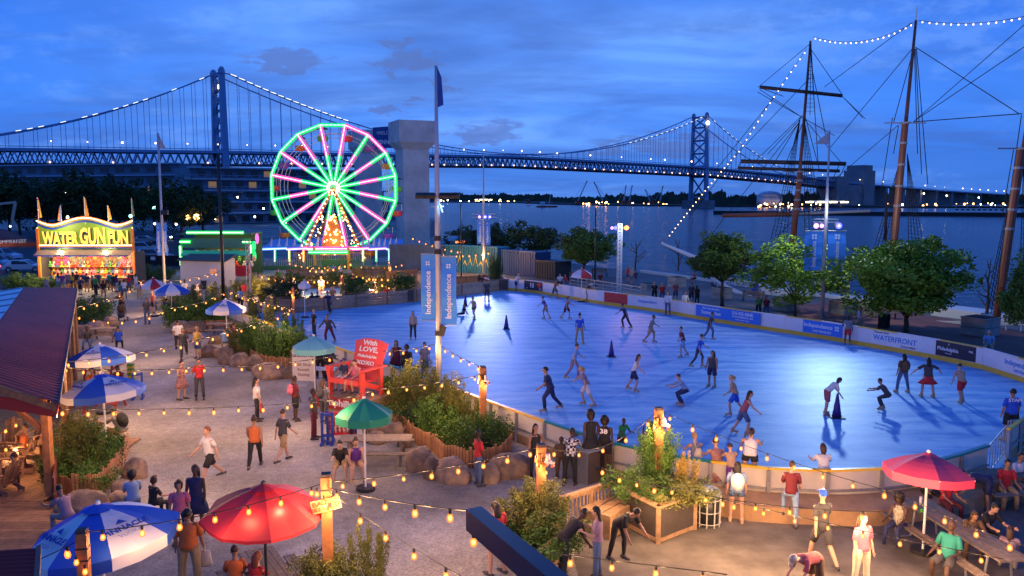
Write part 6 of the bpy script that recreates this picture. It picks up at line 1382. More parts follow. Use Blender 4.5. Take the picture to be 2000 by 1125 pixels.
# ------------------------------------------------------------------ festoon lights
cord_m = MB().cyl((0, 0, 0), (0, 0, -.07), .022, n=6).mesh('socket'); cord_m.materials.append(cable)
glassm = MB().loft([(0, 0, -.055), (0, 0, -.09), (0, 0, -.135), (0, 0, -.17), (0, 0, -.185)], [.016, .036, .047, .036, .010], 10).mesh('bulb', True)
bg_m = bpy.data.materials.new('bulb_halo_glass'); bg_m.use_nodes = True; t_ = bg_m.node_tree; t_.nodes.clear(); o_m = t_.nodes.new('ShaderNodeOutputMaterial'); mxs = t_.nodes.new('ShaderNodeMixShader'); tr_ = t_.nodes.new('ShaderNodeBsdfTransparent'); em_ = t_.nodes.new('ShaderNodeEmission')
em_.inputs[0].default_value = (1, .22, .025, 1); em_.inputs[1].default_value = 1.5; mxs.inputs[0].default_value = .6; t_.links.new(tr_.outputs[0], mxs.inputs[1]); t_.links.new(em_.outputs[0], mxs.inputs[2]); t_.links.new(mxs.outputs[0], o_m.inputs[0]); bg_m.cycles.emission_sampling = 'NONE'  # orange halo round the filament is put into the glow of the glass
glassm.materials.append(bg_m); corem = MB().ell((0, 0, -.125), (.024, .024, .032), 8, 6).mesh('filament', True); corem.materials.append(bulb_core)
NB = [0]
BULB_W = 25.0
WARM = (1, .53, .23)
def bulb(par, loc, light=1.0, s=1.0):
    s *= R.uniform(.82, 1.12)
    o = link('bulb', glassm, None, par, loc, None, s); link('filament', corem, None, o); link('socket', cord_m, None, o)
    if light > 0: lamp('POINT', o, (0, 0, -.22), BULB_W*light, WARM, .05)
    NB[0] += 1
def festoon(a, b, n, sag, label, light=1.0, s=1.0, every=1):
    a, b = V(a), V(b); t = thing('string_lights', label, 'string lights', a, 0, 'warm festoon lights'); d = b-a
    f = lambda u: d*u-V((0, 0, sag*4*u*(1-u))); obj('cable', MB().loft([f(i/14) for i in range(15)], .009 if a.y < 25 else .014, 4), cable, t)
    for i in range(n): bulb(t, f((i+.5)/n), light*every if i % every == 0 else 0, s)
postA = P(637, 942, 15.3); postB = P(1057, 872, 19.0); postC = P(1287, 800, 21.2); postD = P(943, 718, 27.8); postE = P(160, 1040, 12.8)
ZS = 2.95
festoon(G(96, 798, 2.8), G(632, 784, 2.8), 11, .10, 'straight row of warm bulbs across the walkway from the shed post to the green umbrella')
festoon(G(632, 784, 2.8), G(745, 757, 2.7), 3, .05, 'three warm bulbs along the top of the green umbrella')
festoon(G(112, 716, 2.7), G(380, 717, 2.7), 8, .12, 'warm bulbs crossing behind the nearer blue and white umbrella'); festoon(G(380, 717, 2.7), G(660, 694, 2.7), 8, .12, 'warm bulbs over the boulders towards the aqua umbrella')
festoon(G(112, 708, 2.8), G(400, 660, 2.8), 8, .15, 'warm bulbs rising diagonally over the walkway'); festoon(G(400, 660, 2.7), G(573, 604, 2.7), 7, .12, 'warm bulbs over the left planting bed up to the post')
festoon(G(445, 568, 2.8), G(573, 604, 2.8), 10, .1, 'close row of warm bulbs running down to the post by the rink'); festoon(G(140, 612, 2.8), G(330, 602, 2.8), 7, .5, 'warm bulbs far down the walkway near the stroller')
festoon(G(330, 602, 2.8), G(445, 568, 2.8), 6, .2, 'warm bulbs by the small white and blue umbrella'); festoon(G(265, 548, 2.6), G(430, 530, 2.6), 9, .3, 'warm bulbs in front of the white shed', 2.5, 1.2); festoon(G(150, 600, 2.6), G(262, 560, 2.6), 5, .2, 'warm bulbs low in front of the prize booth', 1.5)
festoon(G(748, 686, 2.5), G(851, 672, 2.6), 4, .06, 'four warm bulbs between the red chair and the tall pole'); festoon(G(862, 676, 2.6), postD, 5, .05, 'five warm bulbs between the tall pole and the weathered post')
festoon(G(740, 760, 2.4), postD-V((0, 0, .25)), 6, .05, 'six warm bulbs threaded through the tall shrubs')
festoon(postA, postB, 8, .12, 'warm bulbs running from the carved post up to the roller skate post'); festoon(postA-V((0, 0, .1)), P(918, 1012, 10.5)+V((0, 0, .1)), 5, .05, 'warm bulbs running from the carved post to the blue beam'); festoon(postA-V((0, 0, .15)), P(905, 1128, 11.5), 5, .05, 'warm bulbs descending from the carved post to the bottom edge')
festoon(postE, postA, 7, .14, 'warm bulbs in front of the big red umbrella', .2); festoon(P(-40, 1135, 11.5), postE-V((0, 0, .1)), 3, .05, 'warm bulbs at the lower left corner', 0)
festoon(postB, postC, 5, .5, 'warm bulbs sagging between the two skate posts'); festoon(postC, P(1760, 965, 17.0), 9, .15, 'warm bulbs crossing the near rink boards at the right'); festoon(P(1760, 965, 17.0), P(2080, 1090, 14.5), 5, .1, 'warm bulbs over the picnic table on the right', 1.8)
festoon(P(1352, 960, 19.0), P(1960, 1092, 14.6), 9, .05, 'long row of warm bulbs over the dark floor to the right edge', 1.3); festoon(P(1380, 968, 18), P(1720, 1000, 16.5), 5, .08, 'short row of warm bulbs over the curved plywood step')
festoon(P(1075, 1080, 13.5), P(1420, 1122, 12.0), 4, .0, 'warm bulbs along the bottom edge by the big planter'); festoon(P(1160, 905, 19.0), P(1330, 955, 18.5), 5, .12, 'warm bulbs around the metal cabinet and the big planter')
festoon(P(0, 838, 23), P(60, 800, 23.5), 3, .08, 'warm bulbs under the shed roof', .8); festoon(P(0, 870, 24), P(60, 855, 26), 3, .1, 'lower warm bulbs under the shed roof among the chairs', .6)
# strings round the mini golf and the wheel
for i, (x0, y0, x1, y1, n) in enumerate(((505, 545, 620, 556, 9), (620, 556, 735, 550, 9), (600, 535, 690, 520, 8), (690, 545, 800, 548, 9), (800, 470, 900, 500, 8), (860, 505, 960, 500, 8), (700, 528, 790, 524, 8), (520, 575, 610, 560, 7), (740, 560, 815, 575, 6), (560, 520, 640, 530, 7))):
    Yq = 66 if y0 > 532 else 84
    festoon(P(x0, y0-10, Yq+2), P(x1, y1-10, Yq+3), n, .25, ['warm bulbs over the left corner of the mini golf', 'warm bulbs over the middle of the mini golf terrace', 'warm bulbs below the wheel platform', 'warm bulbs over the right end of the mini golf', 'warm bulbs in front of the concrete tower', 'warm bulbs over the teal mural container', 'warm bulbs by the right hand ride', 'warm bulbs above the leftmost planter', 'warm bulbs above the planter by the blue banners', 'warm bulbs left of the wheel gate'][i], 1.5, 1.6, 3)

# ------------------------------------------------------------------ posts with carved tops and skates
skate_m = mat('skate_boot_white', (.6, .55, .5), .5)
def skate_pair(loc, label):
    t = thing('roller_skates', label, 'roller skates', loc)
    for k, (dx, r) in enumerate(((-.09, .3), (.1, -.4))):
        M = Euler((0, 0, r)).to_matrix(); q = lambda x, y, z: V((dx, -.14, 0))+M@V((x, y, z)); obj('boot', MB().loft([q(0, 0, .18), q(0, 0, .05), q(0, -.0, -.02)], [.05, .055, .05], 8).loft([q(-.07, 0, -.02), q(.04, 0, -.01), q(.16, 0, -.03)], [.045, .05, .03], 8), skate_m if k else lego, t)
        for wx in (-.04, .12): obj('wheel', MB().cyl(q(wx, -.05, -.1), q(wx, .05, -.1), .035, n=8), mat('skate_wheel', (.6, .12, .05), .5), t)
    return t
def wood_post(top, label, w_=.20, skates=None):
    t = thing('wooden_post', label, 'post', (top.x, top.y, 0), .2, 'timber light posts'); obj('shaft', MB().box((0, 0, top.z/2), (w_, w_, top.z)), mat('cedar_post', (.42, .17, .055), .7, var=.3, vs=5), t); obj('cap', MB().box((0, 0, top.z+.03), (w_*.9, w_*.9, .06)), mat('dark_cap', (.08, .05, .04), .7), t)
    for z in (.25, .45): obj('strap', MB().box((0, 0, top.z-z), (w_+.02, w_+.02, .025)), black, t)
    for k in range(3): bulb(t, (-.05+.12*(k-1), -w_/2-.1, top.z-.15-.16*k), .1 if top.y > 14 else 0)
    if skates: skate_pair(top+V(skates[0]), skates[1])
    return t
wA = wood_post(postA+V((0, 0, .12)), 'timber post with a carved word board beside the big red umbrella'); wB = wood_post(postB, 'timber post hung with roller skates above the leafy planter', skates=((.05, -.05, -.3), 'pair of roller skates hung on the timber post over the leafy planter'))
wC = wood_post(postC, 'timber post with skates rising from the big square planter', skates=((.0, -.05, -.35), 'orange roller skates hung on the post above the big square planter')); wD = wood_post(postD, 'weathered dark timber post among the tall shrubs', .22, ((0, -.05, -.4), 'roller skates hung on the weathered dark post')); wE = wood_post(postE, 'timber post with bulbs in front of the PINNACLE umbrella', .17)
p5 = P(573, 600, 50); wood_post(V((p5.x, p5.y, 2.9)), 'timber post at the corner of the rink behind the left bed', .15)
sgn = thing('carved_sign', 'small carved wooden board on the timber post by the red umbrella', 'sign', postA+V((.02, -.14, -.40)), .1)
obj('board', MB().box((0, 0, 0), (.56, .03, .24), ry=-.22), mat('sign_wood', (.6, .36, .14), .6), sgn); text('BASSEN', .14, mat('burnt_lettering', (.16, .07, .03), .7), sgn, (-.0, -.022, .055), (PI/2, -.22, 0), sx=1.1, bold=.02); text('BEERFEST', .12, MATS['burnt_lettering'], sgn, (.0, -.022, -.055), (PI/2, -.22, 0), sx=1.1, bold=.02)
# ------------------------------------------------------------------ planting beds
picket = MB().box((0, 0, .17), (.085, .03, .34)).mesh('picket'); picket.materials.append(mat('picket_cedar', (.46, .22, .09), .75, var=.25, vs=6, rnd=.25))
def bed(edge, inner, label, hgt=1.0, soil_z=.2, wm=None):
    """edge: photograph pixels along the foot of the pickets; inner: the rest of the outline"""
    e = [G(*p) for p in edge]; t = thing('picket_edging', label, 'edging', e[0], 0, 'low picket edgings of the beds'); cum = along(e); n = int(cum[-1]/.11)
    for i in range(min(n, 299)): q, d = at_s(e, cum, cum[-1]*(i+.5)/min(n, 299)); link('picket', picket, None, t, q-e[0]+V((0, 0, R.uniform(-.02, .02))), (0, 0, math.atan2(d.y, d.x)), (1, 1, 1.3*hgt*R.uniform(.9, 1.1)))
    obj('rail', MB().loft([p-e[0]+V((0, .03, .2*hgt)) for p in e], .02, 4), wood, t)
    poly = [q for q in e]+[G(*p) for p in inner]; s = sheet('bed_soil', [(q.x, q.y) for q in poly], soil_z*.5, MATS['soil']); s['kind'] = 'structure'
    return e, poly
def inpoly(x, y, poly):
    c = False; n = len(poly); j = n-1
    for i in range(n):
        a, b = poly[i], poly[j]
        if (a.y > y) != (b.y > y) and x < (b.x-a.x)*(y-a.y)/(b.y-a.y)+a.x: c = not c
        j = i
    return c
def groundcover(poly, n, h, seed, m, label, name='ground_cover', leaf=.032):
    rg = np.random.default_rng(seed); xs_ = [p.x for p in poly]; ys_ = [p.y for p in poly]; pts = []
    while len(pts) < n:
        x = min(xs_)+(max(xs_)-min(xs_))*rg.random(); y = min(ys_)+(max(ys_)-min(ys_))*rg.random()
        if inpoly(x, y, poly): pts.append((x, y, h*rg.random()**.7*(.7+.5*noise.noise(V((x*1.3, y*1.3, seed))))))
    me = leaves(np.array(pts), 0, leaf, seed, name=name); o = link(name, me, m); tag(o, label, 'ground cover', None, 'stuff'); return o
eC, pC = bed([(738, 842), (783, 842), (800, 858), (822, 874), (848, 884), (868, 906), (912, 914), (956, 910), (980, 902), (1000, 884)], [(985, 850), (930, 815), (860, 790), (770, 735), (745, 760)], 'curved low picket edging in front of the tallest shrubs', 1.35)
groundcover(pC, 22000, .65, 1, leaf_mid, 'leafy ground cover in the bed under the tall pole'); groundcover(pC, 1800, .85, 2, leaf_gold, 'scattered yellow flowers in the bed under the tall pole', 'flowers', .03)
eL, pL = bed([(452, 690), (482, 692), (494, 704), (518, 715), (560, 718), (602, 714), (622, 702)], [(600, 672), (560, 655), (470, 628), (440, 650)], 'low picket edging of the left bed behind the boulders', 1.2)
groundcover(pL, 15000, .7, 3, leaf_mid, 'leafy ground cover in the left bed behind the boulders'); groundcover(pL, 900, .8, 4, leaf_gold, 'yellow flowers in the left bed', 'flowers', .035)
eF, pF = bed([(385, 650), (400, 642), (440, 638), (455, 645)], [(440, 612), (370, 600), (335, 615), (340, 640)], 'short picket edging of the farthest bed by the walkway', 1.1)
groundcover(pF, 5000, .8, 5, leaf_mid, 'bushy ground cover in the farthest bed by the walkway', leaf=.07); groundcover(pF, 900, .9, 6, leaf_gold, 'pale flowers in the farthest bed by the walkway', 'flowers', .05)
eS, pS = bed([(104, 970), (140, 975), (182, 974), (200, 962), (217, 948), (240, 915), (252, 880)], [(215, 850), (150, 845), (108, 860)], 'picket edging of the flower bed beside the timber deck', 1.5)
groundcover(pS, 12000, .7, 7, leaf_mid, 'leafy ground cover beside the timber deck'); groundcover(pS, 1600, .8, 8, leaf_gold, 'yellow flowers beside the timber deck', 'flowers', .03)
def sh(px, py, wpx, hpx, mesh, m, label, lean_=0, name='shrub'):
    b = G(px, py); k = b.y/F/math.cos(TH); return shrub(mesh, m, b+V((0, 0, .05)), wpx*k/2*1.0, hpx*k*1.1, label, 'tall shrubs in the planting beds', name)
for a in ((800, 800, 60, 105, shrubA, leaf_olive, 'tall light olive shrub just left of the tall pole'), (775, 790, 46, 80, shrubB, leaf_mid, 'shrub behind the green umbrella edge'), (835, 815, 60, 120, shrubB, leaf_olive, 'tallest feathery shrub in front of the tall pole'), (880, 838, 56, 125, shrubA, leaf_olive, 'bright upright shrub right of the tall pole'), (915, 848, 50, 100, shrubB, leaf_olive, 'upright shrub between the tall pole and the weathered post'), (850, 855, 70, 85, shrubD, leaf_mid, 'broad dark green shrub at the foot of the tall pole'), (905, 876, 66, 70, shrubD, leaf_mid, 'low green shrub behind the picket curve'), (955, 870, 70, 75, shrubA, leaf_mid, 'grey green shrub at the right end of the big bed'), (930, 890, 50, 50, shrubD, leaf_dark, 'low dark shrub right at the picket curve'), (810, 845, 50, 60, shrubD, leaf_dark, 'dark low shrub at the left end of the big bed'), (830, 762, 50, 70, shrubB, leaf_olive, 'pale shrub behind the tall pole by the rink boards'),
          (470, 690, 45, 75, shrubB, leaf_olive, 'airy shrub at the left end of the bed behind the boulders'), (510, 696, 64, 85, shrubA, leaf_mid, 'broad shrub in the middle of the left bed'), (545, 706, 60, 80, shrubD, leaf_mid, 'dense green shrub over the picket in the left bed'), (580, 705, 56, 70, shrubA, leaf_mid, 'leafy shrub at the right end of the left bed'), (540, 660, 44, 90, shrubB, leaf_olive, 'tall pale shrub at the back of the left bed'), (500, 640, 44, 80, shrubB, leaf_olive, 'thin tall shrub by the slim lattice mast'), (575, 665, 36, 60, shrubB, leaf_mid, 'small shrub next to the rink corner post'),
          (360, 640, 60, 65, shrubD, leaf_mid, 'dark bushy shrub beside the farthest bed edging'), (410, 632, 60, 60, shrubA, leaf_mid, 'shrub under the blue and white umbrella among plants'), (390, 615, 50, 70, shrubB, leaf_olive, 'pale shrub behind the far blue and white umbrella'), (350, 612, 50, 50, shrubA, leaf_olive, 'shrub at the far end of the walkway bed'), (425, 600, 40, 60, shrubB, leaf_olive, 'tall feathery shrub near the black pole'), (455, 590, 40, 52, shrubB, leaf_olive, 'feathery shrub just right of the black pole'), (520, 590, 30, 40, shrubB, leaf_olive, 'small tree like shrub at the mini golf corner'),
          (150, 935, 90, 130, shrubA, leaf_olive, 'tall flowering shrub beside the timber deck'), (195, 925, 80, 110, shrubA, leaf_mid, 'bushy shrub on the walkway side of the deck bed'), (125, 950, 70, 80, shrubD, leaf_mid, 'low dark shrub at the deck post'), (180, 960, 80, 60, shrubD, leaf_mid, 'low shrub spilling over the deck bed pickets'), (160, 880, 70, 90, shrubB, leaf_olive, 'upright shrub at the back of the deck bed'),
          (180, 632, 70, 55, shrubD, leaf_mid, 'shrub beside the purple roof at its far corner'), (165, 622, 50, 45, shrubA, leaf_olive, 'pale shrub behind the far corner of the purple roof'), (45, 563, 60, 32, shrubD, leaf_mid, 'dark shrub behind the pale blue roof'), (85, 566, 60, 26, shrubA, leaf_mid, 'shrub below the left corner of the game booth'), (300, 545, 60, 30, shrubD, leaf_mid, 'low shrubs in front of the car park fence')):
    sh(*a)
# ------------------------------------------------------------------ boulders
def boulder(px, py, wpx, hpx, seed, label):
    b = G(px, py); k = b.y/F/math.cos(TH); wd_, ht_ = wpx*k, hpx*k*1.05; mb = MB().ell((0, 0, 0), 1, 28, 20); vs = []; rr = random.Random(seed*7); facets = [V((rr.uniform(-1, 1), rr.uniform(-1, 1), rr.uniform(-.2, 1))).normalized() for _ in range(9)]
    for x, y, z in mb.v:
        p_ = V((x, y, z)); n = .30*noise.noise(V((x*1.1+seed*3, y*1.1, z*1.1)))+.16*(1-2*abs(noise.noise(V((x*2.3, y*2.3+seed, z*2.3)))))-.10+.07*noise.noise(V((x*6, y*6+seed, z*6)))
        s = 1+n; q = V((x, y, z))*s
        for fd in facets:
            e_ = q.dot(fd)-.80
            if e_ > 0: q = q-fd*e_*.85
        q.x = max(-.92, min(.92, q.x)); q.z = max(-.6, min(.86, q.z)); vs.append((q.x*wd_*.55, q.y*wd_*.38, (q.z+.45)*ht_*.60))
    mb.v = vs; o = obj('boulder', mb, stone, None, True, loc=b+V((0, wd_*.22, 0)), rot=(0, 0, seed*.7)); o.rotation_euler.z = (seed % 3-1)*.25; tag(o, label, 'boulder', 'boulders along the planting beds')
for i, a in enumerate(((817, 922, 60, 56, 'brown boulder left of the leaning slab by the big bed'), (843, 937, 38, 54, 'narrow leaning boulder between two larger ones'), (882, 944, 78, 56, 'largest rounded boulder in front of the picket curve'), (957, 945, 40, 46, 'boulder half hidden behind the boy in jeans'), (1000, 935, 90, 56, 'long flat topped boulder at the right end of the big bed'), (768, 862, 44, 42, 'tan boulder behind the picnic bench'), (789, 875, 32, 34, 'small grey boulder by the start of the pickets'), (742, 848, 56, 44, 'dark boulder under the green umbrella'), (735, 868, 40, 30, 'low dark boulder beside the picnic table'),
    (404, 698, 40, 30, 'grey boulder nearest the walkway in the left row'), (436, 702, 40, 28, 'flat grey boulder second in the left row'), (438, 712, 28, 22, 'small round boulder in front of the flat one'), (466, 716, 40, 32, 'grey boulder in the middle of the left row'), (496, 724, 34, 38, 'tall boulder leaning on the pickets'), (522, 740, 66, 36, 'big smooth brown boulder in front of the left bed'), (563, 740, 34, 28, 'small bluish boulder beside the notice board'), (582, 738, 30, 24, 'small boulder at the notice board foot'),
    (352, 652, 50, 30, 'dark rounded boulder at the farthest bed'), (377, 650, 44, 28, 'tan rounded boulder at the farthest bed'), (420, 672, 30, 18, 'low boulder below the farthest picket edging'),
    (185, 655, 56, 32, 'reddish boulder beside the purple roof'), (212, 652, 34, 40, 'upright dark boulder beside the walkway near the shed'), (160, 660, 40, 30, 'boulder close to the shed wall'),
    (260, 935, 56, 46, 'tan boulder by the deck bed corner'), (235, 968, 44, 30, 'dark boulder between the deck bed and the seated woman'), (150, 1010, 100, 56, 'broad dark boulder behind the big PINNACLE umbrella'), (228, 992, 60, 36, 'boulder just above the big PINNACLE umbrella'))):
    boulder(*a[:4], i+1, a[4])

# ------------------------------------------------------------------ shed with purple roof and deck at the left
FL, FRt, NR = G(47, 563, 4.0), G(150, 563, 3.4), G(113, 787, 3.0); Rm = G(0, 627, 4.0); rd = (Rm-FL); NL = Rm+rd*((20.4-Rm.y)/rd.y)
shed = thing('open_shed', 'long open timber shed with a ribbed purple brown roof at the left edge', 'shed', (FL.x, FL.y, 0)); o0 = shed.location
purple = mat('ribbed_purple_roof', (.20, .06, .075), .5, .0, var=.2, vs=.8)
nS = 52
mb = MB(); vs = []; fs = []
K = nS*4
for i in range(K+1):
    t = i/K; z = 0; a = FL.lerp(NL, t)-o0; b = FRt.lerp(NR, t)-o0; vs += [a+V((0, 0, z)), b+V((0, 0, z))]
for i in range(K): fs.append((2*i, 2*i+2, 2*i+3, 2*i+1))
mb.add(vs, fs); obj('roof_sheet', mb, purple, shed)
for i in range(76):
    t = (i+.5)/76; a = FL.lerp(NL, t)-o0; b = FRt.lerp(NR, t)-o0; obj('roof_rib', MB().loft([a+V((0, 0, .0)), b+V((0, 0, .0))], [(.07, .055), (.05, .055)], 4), purple, shed)
for i in range(9): t = i/8; a = FL.lerp(NL, t)-o0; b = FRt.lerp(NR, t)-o0; obj('rafter', MB().bar(a-V((0, 0, .16)), b-V((0, 0, .16)), .07, .16), wood, shed)
obj('edge_trim', MB().bar(FRt-o0+V((.02, 0, -.03)), NR-o0+V((.02, 0, -.03)), .05, .14), mat('dark_trim', (.06, .03, .035), .6), shed)
obj('fascia', MB().bar(NL-o0+V((-3, -.02, -.16)), NR-o0+V((0, -.02, -.22)), .05, .32), mat('red_fascia', (.55, .05, .02), .5), shed)
LW = NL+V((-3.5, -.3, 0))
obj('pale_roof', MB().plate(FL-o0+V((-8, -3.5, -1.2)), NL-o0+V((-8, -3.5, -1.2)), NL-o0+V((0, 0, .03)), FL-o0+V((0, 0, .03)), .06), mat('pale_metal_roof', (.7, .76, .8), .3, .2), shed)
for i in range(10): t = i/9; a = (FL+V((-8, -3.5, -1.2))).lerp(NL+V((-8, -3.5, -1.2)), t)-o0; b = FL.lerp(NL, t)-o0; obj('roof_seam', MB().bar(a+V((0, 0, .03)), b+V((0, 0, .05)), .06, .05), mat('seam_blue', (.25, .32, .4), .4), shed)
pbs = G(100, 972)
obj('corner_post', MB().bar((pbs-o0), V((pbs.x, pbs.y, 2.85))-o0, .20, .20, up=V((0, 1, 0))), mat('cedar_post', (0, 0, 0)), shed)
obj('brace', MB().bar(V((pbs.x-.05, pbs.y, 1.9))-o0, V((pbs.x-1.1, pbs.y, 2.8))-o0, .12, .12), MATS['cedar_post'], shed); obj('beam', MB().bar(V((pbs.x+.1, pbs.y, 2.72))-o0, V((pbs.x-5, pbs.y, 2.72))-o0, .14, .22), red, shed)
for i in range(1, 5): t = 1-i*.22; q = FRt.lerp(NR, t); obj('post', MB().box(V((q.x-.1, q.y, q.z/2))-o0, (.16, .16, q.z-.1)), wood, shed)
for i in range(10):
    a, b = FRt.lerp(NR, i/10), FRt.lerp(NR, (i+1)/10)
    for k in range(2): obj('wall_board', MB().bar(V((a.x-.25, a.y, .3+k*.45))-o0, V((b.x-.25, b.y, .3+k*.45))-o0, .04, .4), mat('shed_red_board', (.20, .05, .035), .7, rnd=.15, var=.2), shed)
sg = thing('carved_sign', 'carved wooden word board under the corner of the purple roof', 'sign', P(90, 803, 21.2)); obj('board', MB().box((0, 0, 0), (.55, .04, .22)), MATS['sign_wood'], sg); text('BEER GARDEN', .085, MATS['burnt_lettering'], sg, (0, -.03, .03), (PI/2, 0, 0), bold=.02); text('THE LODGE', .07, MATS['burnt_lettering'], sg, (0, -.03, -.06), (PI/2, 0, 0), bold=.02)
# deck: planks parallel to the shed front, nearer ones run the other way
dk = thing('timber_deck', 'warm timber deck under and in front of the shed', 'deck', G(60, 1000)); o0 = dk.location
x1 = G(104, 972).x; dk_y0 = G(60, 985).y; plank_m = deckwood
for i in range(30): x = x1-.08-i*.155; obj('plank', MB().box((x-o0.x, dk_y0+3.0-o0.y, .06), (.145, 6.0, .05)), plank_m, dk)
for i in range(34): y = dk_y0-.10-i*.155; obj('plank', MB().box((x1-2.6-o0.x+.9+.10*i*.3, y-o0.y, .06), (7.0, .145, .05)), plank_m, dk)
obj('joist', MB().box((x1-2.3-o0.x, dk_y0+.2-o0.y, .015), (4.4, 5.4, .03)), black, dk)
def adirondack(t, w_, m, s=1.0):
    """slatted garden chair; local +Y is the way it faces"""
    for i in range(6): obj('seat_slat', MB().box((0, .26-i*.10, .36-i*.022), (w_, .09, .022)), m, t)
    n = 5 if s < 2 else 0
    for i in range(n): x = (i-2)*w_/5.2; obj('back_slat', MB().bar((x*.9, -.26, .26), (x*1.12, -.56, 1.0-abs(i-2)*.05), w_/6, .025, up=V((0, 1, 0))), m, t)
    for sd in (-1, 1):
        obj('arm', MB().box((sd*(w_/2+.06), -.02, .58), (.13, .72, .028)), m, t); obj('leg', MB().box((sd*(w_/2+.03), .28, .29), (.035, .10, .58)), m, t); obj('side_rail', MB().bar((sd*(w_/2), .32, .34), (sd*(w_/2), -.55, .06), .03, .12), m, t); obj('back_leg', MB().box((sd*(w_/2+.03), -.3, .29), (.03, .08, .58)), m, t)
        if s > 2: pass
    return t
ac = adirondack(thing('garden_chair', 'slatted wooden garden chair on the deck behind the corner post', 'chair', G(55, 905, .09), 2.4, 'garden chairs on the deck'), .5, deckwood)
for (x, y, rz, lb) in ((25, 925, 2.0, 'garden chair with crossed frame left of the corner post on the deck'), (70, 880, 2.9, 'garden chair deepest under the shed roof'), (5, 960, 1.2, 'garden chair cut by the left edge on the deck'), (20, 880, 3.4, 'garden chair below the lower warm bulbs')): clone(ac, G(x, y, .09), rz, lb)
# lower left roof
a, b, c, d = P(-60, 1082, 10.5), P(76, 1072, 10.5), P(70, 1160, 9.0), P(-60, 1160, 9.0); rf = thing('red_roof', 'ribbed dark red roof in the bottom left corner', 'roof', (a.x, a.y, 0)); o0 = rf.location
mb = MB(); vs = []; fs = []
for i in range(81): t = i/80; z = .03*math.sin(i*PI/4*1.0); p, q = a.lerp(d, t)-o0, b.lerp(c, t)-o0; vs += [p+V((0, 0, z)), q+V((0, 0, z))]
fs = [(2*i, 2*i+2, 2*i+3, 2*i+1) for i in range(80)]; mb.add(vs, fs); obj('roof_sheet', mb, mat('ribbed_red_roof', (.34, .03, .03), .8), rf)
obj('trim', MB().bar(b-o0, c-o0, .06, .1), MATS['dark_trim'], rf); 
for q in (b, c): obj('post', MB().box(V((q.x-.1, q.y, q.z/2))-o0, (.1, .1, q.z-.1)), wood, rf)

# ------------------------------------------------------------------ giant red chair
cp = G(697, 793); gc_ = thing('giant_chair', 'giant red slatted garden chair with white lettering on its back', 'giant chair', cp, math.radians(148)); gc_.scale = (.98, .80, .76)
rp = mat('chair_red', (.80, .085, .07), .45); 
# local: faces +Y (towards the camera after the turn)
gs = 1.0; bw0, bw1 = 1.35, 1.75; zb0, zb1 = 1.75, 3.45; yb0, yb1 = -.55, -1.25
n = 7
for i in range(n):
    u = (i-(n-1)/2)/((n-1)/2); x0, x1_ = u*bw0/2*.86, u*bw1/2*.86; top = zb1-.16*u*u
    obj('back_slat', MB().bar((x0, yb0, zb0-.4), (x1_, yb1, top), bw1/n*.985, .06, up=V((0, 1, 0))), rp, gc_)
obj('back_rail', MB().bar((-.8, yb1+.12, zb1-.7), (.8, yb1+.12, zb1-.7), .08).bar((-.75, yb0-.12, zb0+.1), (.75, yb0-.12, zb0+.1), .08), rp, gc_)
for i in range(6): obj('seat_slat', MB().box((0, .75-i*.235, 1.62-i*.05), (1.5, .22, .05)), rp, gc_)
obj('front_board', MB().box((0, .9, 1.5), (1.6, .06, .26)), rp, gc_)
for sd in (-1, 1):
    obj('arm', MB().box((sd*.93, .0, 2.18), (.30, 1.75, .07)), rp, gc_); obj('front_leg', MB().box((sd*.86, .72, 1.35), (.09, .28, 1.64)), rp, gc_); obj('arm_bracket', MB().bar((sd*.93, .8, 1.6), (sd*.93, .9, 2.14), .07), rp, gc_)
    obj('side_rail', MB().bar((sd*.8, .85, 1.55), (sd*.8, -1.15, .75), .07, .28), rp, gc_); obj('back_leg', MB().bar((sd*.9, -.6, 2.15), (sd*.9, -.62, .6), .09, .2), rp, gc_)
nb_ = V((0, zb1-zb0, -(yb1-yb0))).normalized(); bd_ = V((0, yb1-yb0, zb1-zb0)).normalized()
# lettering lies on the leaning back, read from the front
e = Matrix((V((-1, 0, 0)), bd_, V((-1, 0, 0)).cross(bd_))).transposed().to_euler()
for i, (s, sz) in enumerate((('With', .36), ('LOVE,', .38), ('Philadelphia', .21), ('XOXO', .30))):
    c = V((0, yb0, zb0)).lerp(V((0, yb1, zb1)), .86-i*.2); nrm = V((-1, 0, 0)).cross(bd_); text(s, sz, wtext, gc_, c+nrm*.045+V((.0, 0, 0)), e, sx=1.05, bold=.03, ext=.006)
pl = obj('plinth', MB().box((0, .1, .32), (2.5, 2.6, .64)), mat('plinth_tan', (.35, .22, .12), .7), gc_)
fb = obj('front_panel', MB().box((0, 1.42, .46), (2.5, .05, .62)), mat('panel_red', (.40, .02, .02), .5), gc_); text('visitphilly', .50, wtext, fb, (0, 1.46, .5), (PI/2, 0, PI), bold=.03)
# red and blue giant game crates below the green umbrella
for (x, y, rz, m, lb) in ((668, 862, .15, red, 'red giant game frame with round holes in front of the giant chair'), (640, 866, .1, blu, 'blue giant game frame standing beside the red one'), (270, 778, .3, blu, 'blue game frame standing behind the nearer umbrella by the shed')):
    t = thing('giant_game', lb, 'game', G(x, y), rz); w2 = .95 if m is red else .35
    for sd in (-1, 1): obj('stand', MB().box((sd*w2/2, 0, .55), (.08, .10, 1.1)).box((sd*w2/2, 0, .04), (.1, .7, .08)), blu, t)
    obj('frame', MB().box((0, 0, 1.02), (w2, .1, .08)).box((0, 0, .28), (w2, .1, .08)), m, t)
    if m is red:
        for i in range(7):
            for k in range(6): obj('disc', MB().cyl((-.40+i*.133, -.035, .36+k*.11), (-.40+i*.133, .035, .36+k*.11), .050, n=8), mat('disc_dark_red', (.45, .02, .02), .5) if (i*3+k) % 4 else mat('disc_tan', (.5, .3, .15), .5), t)
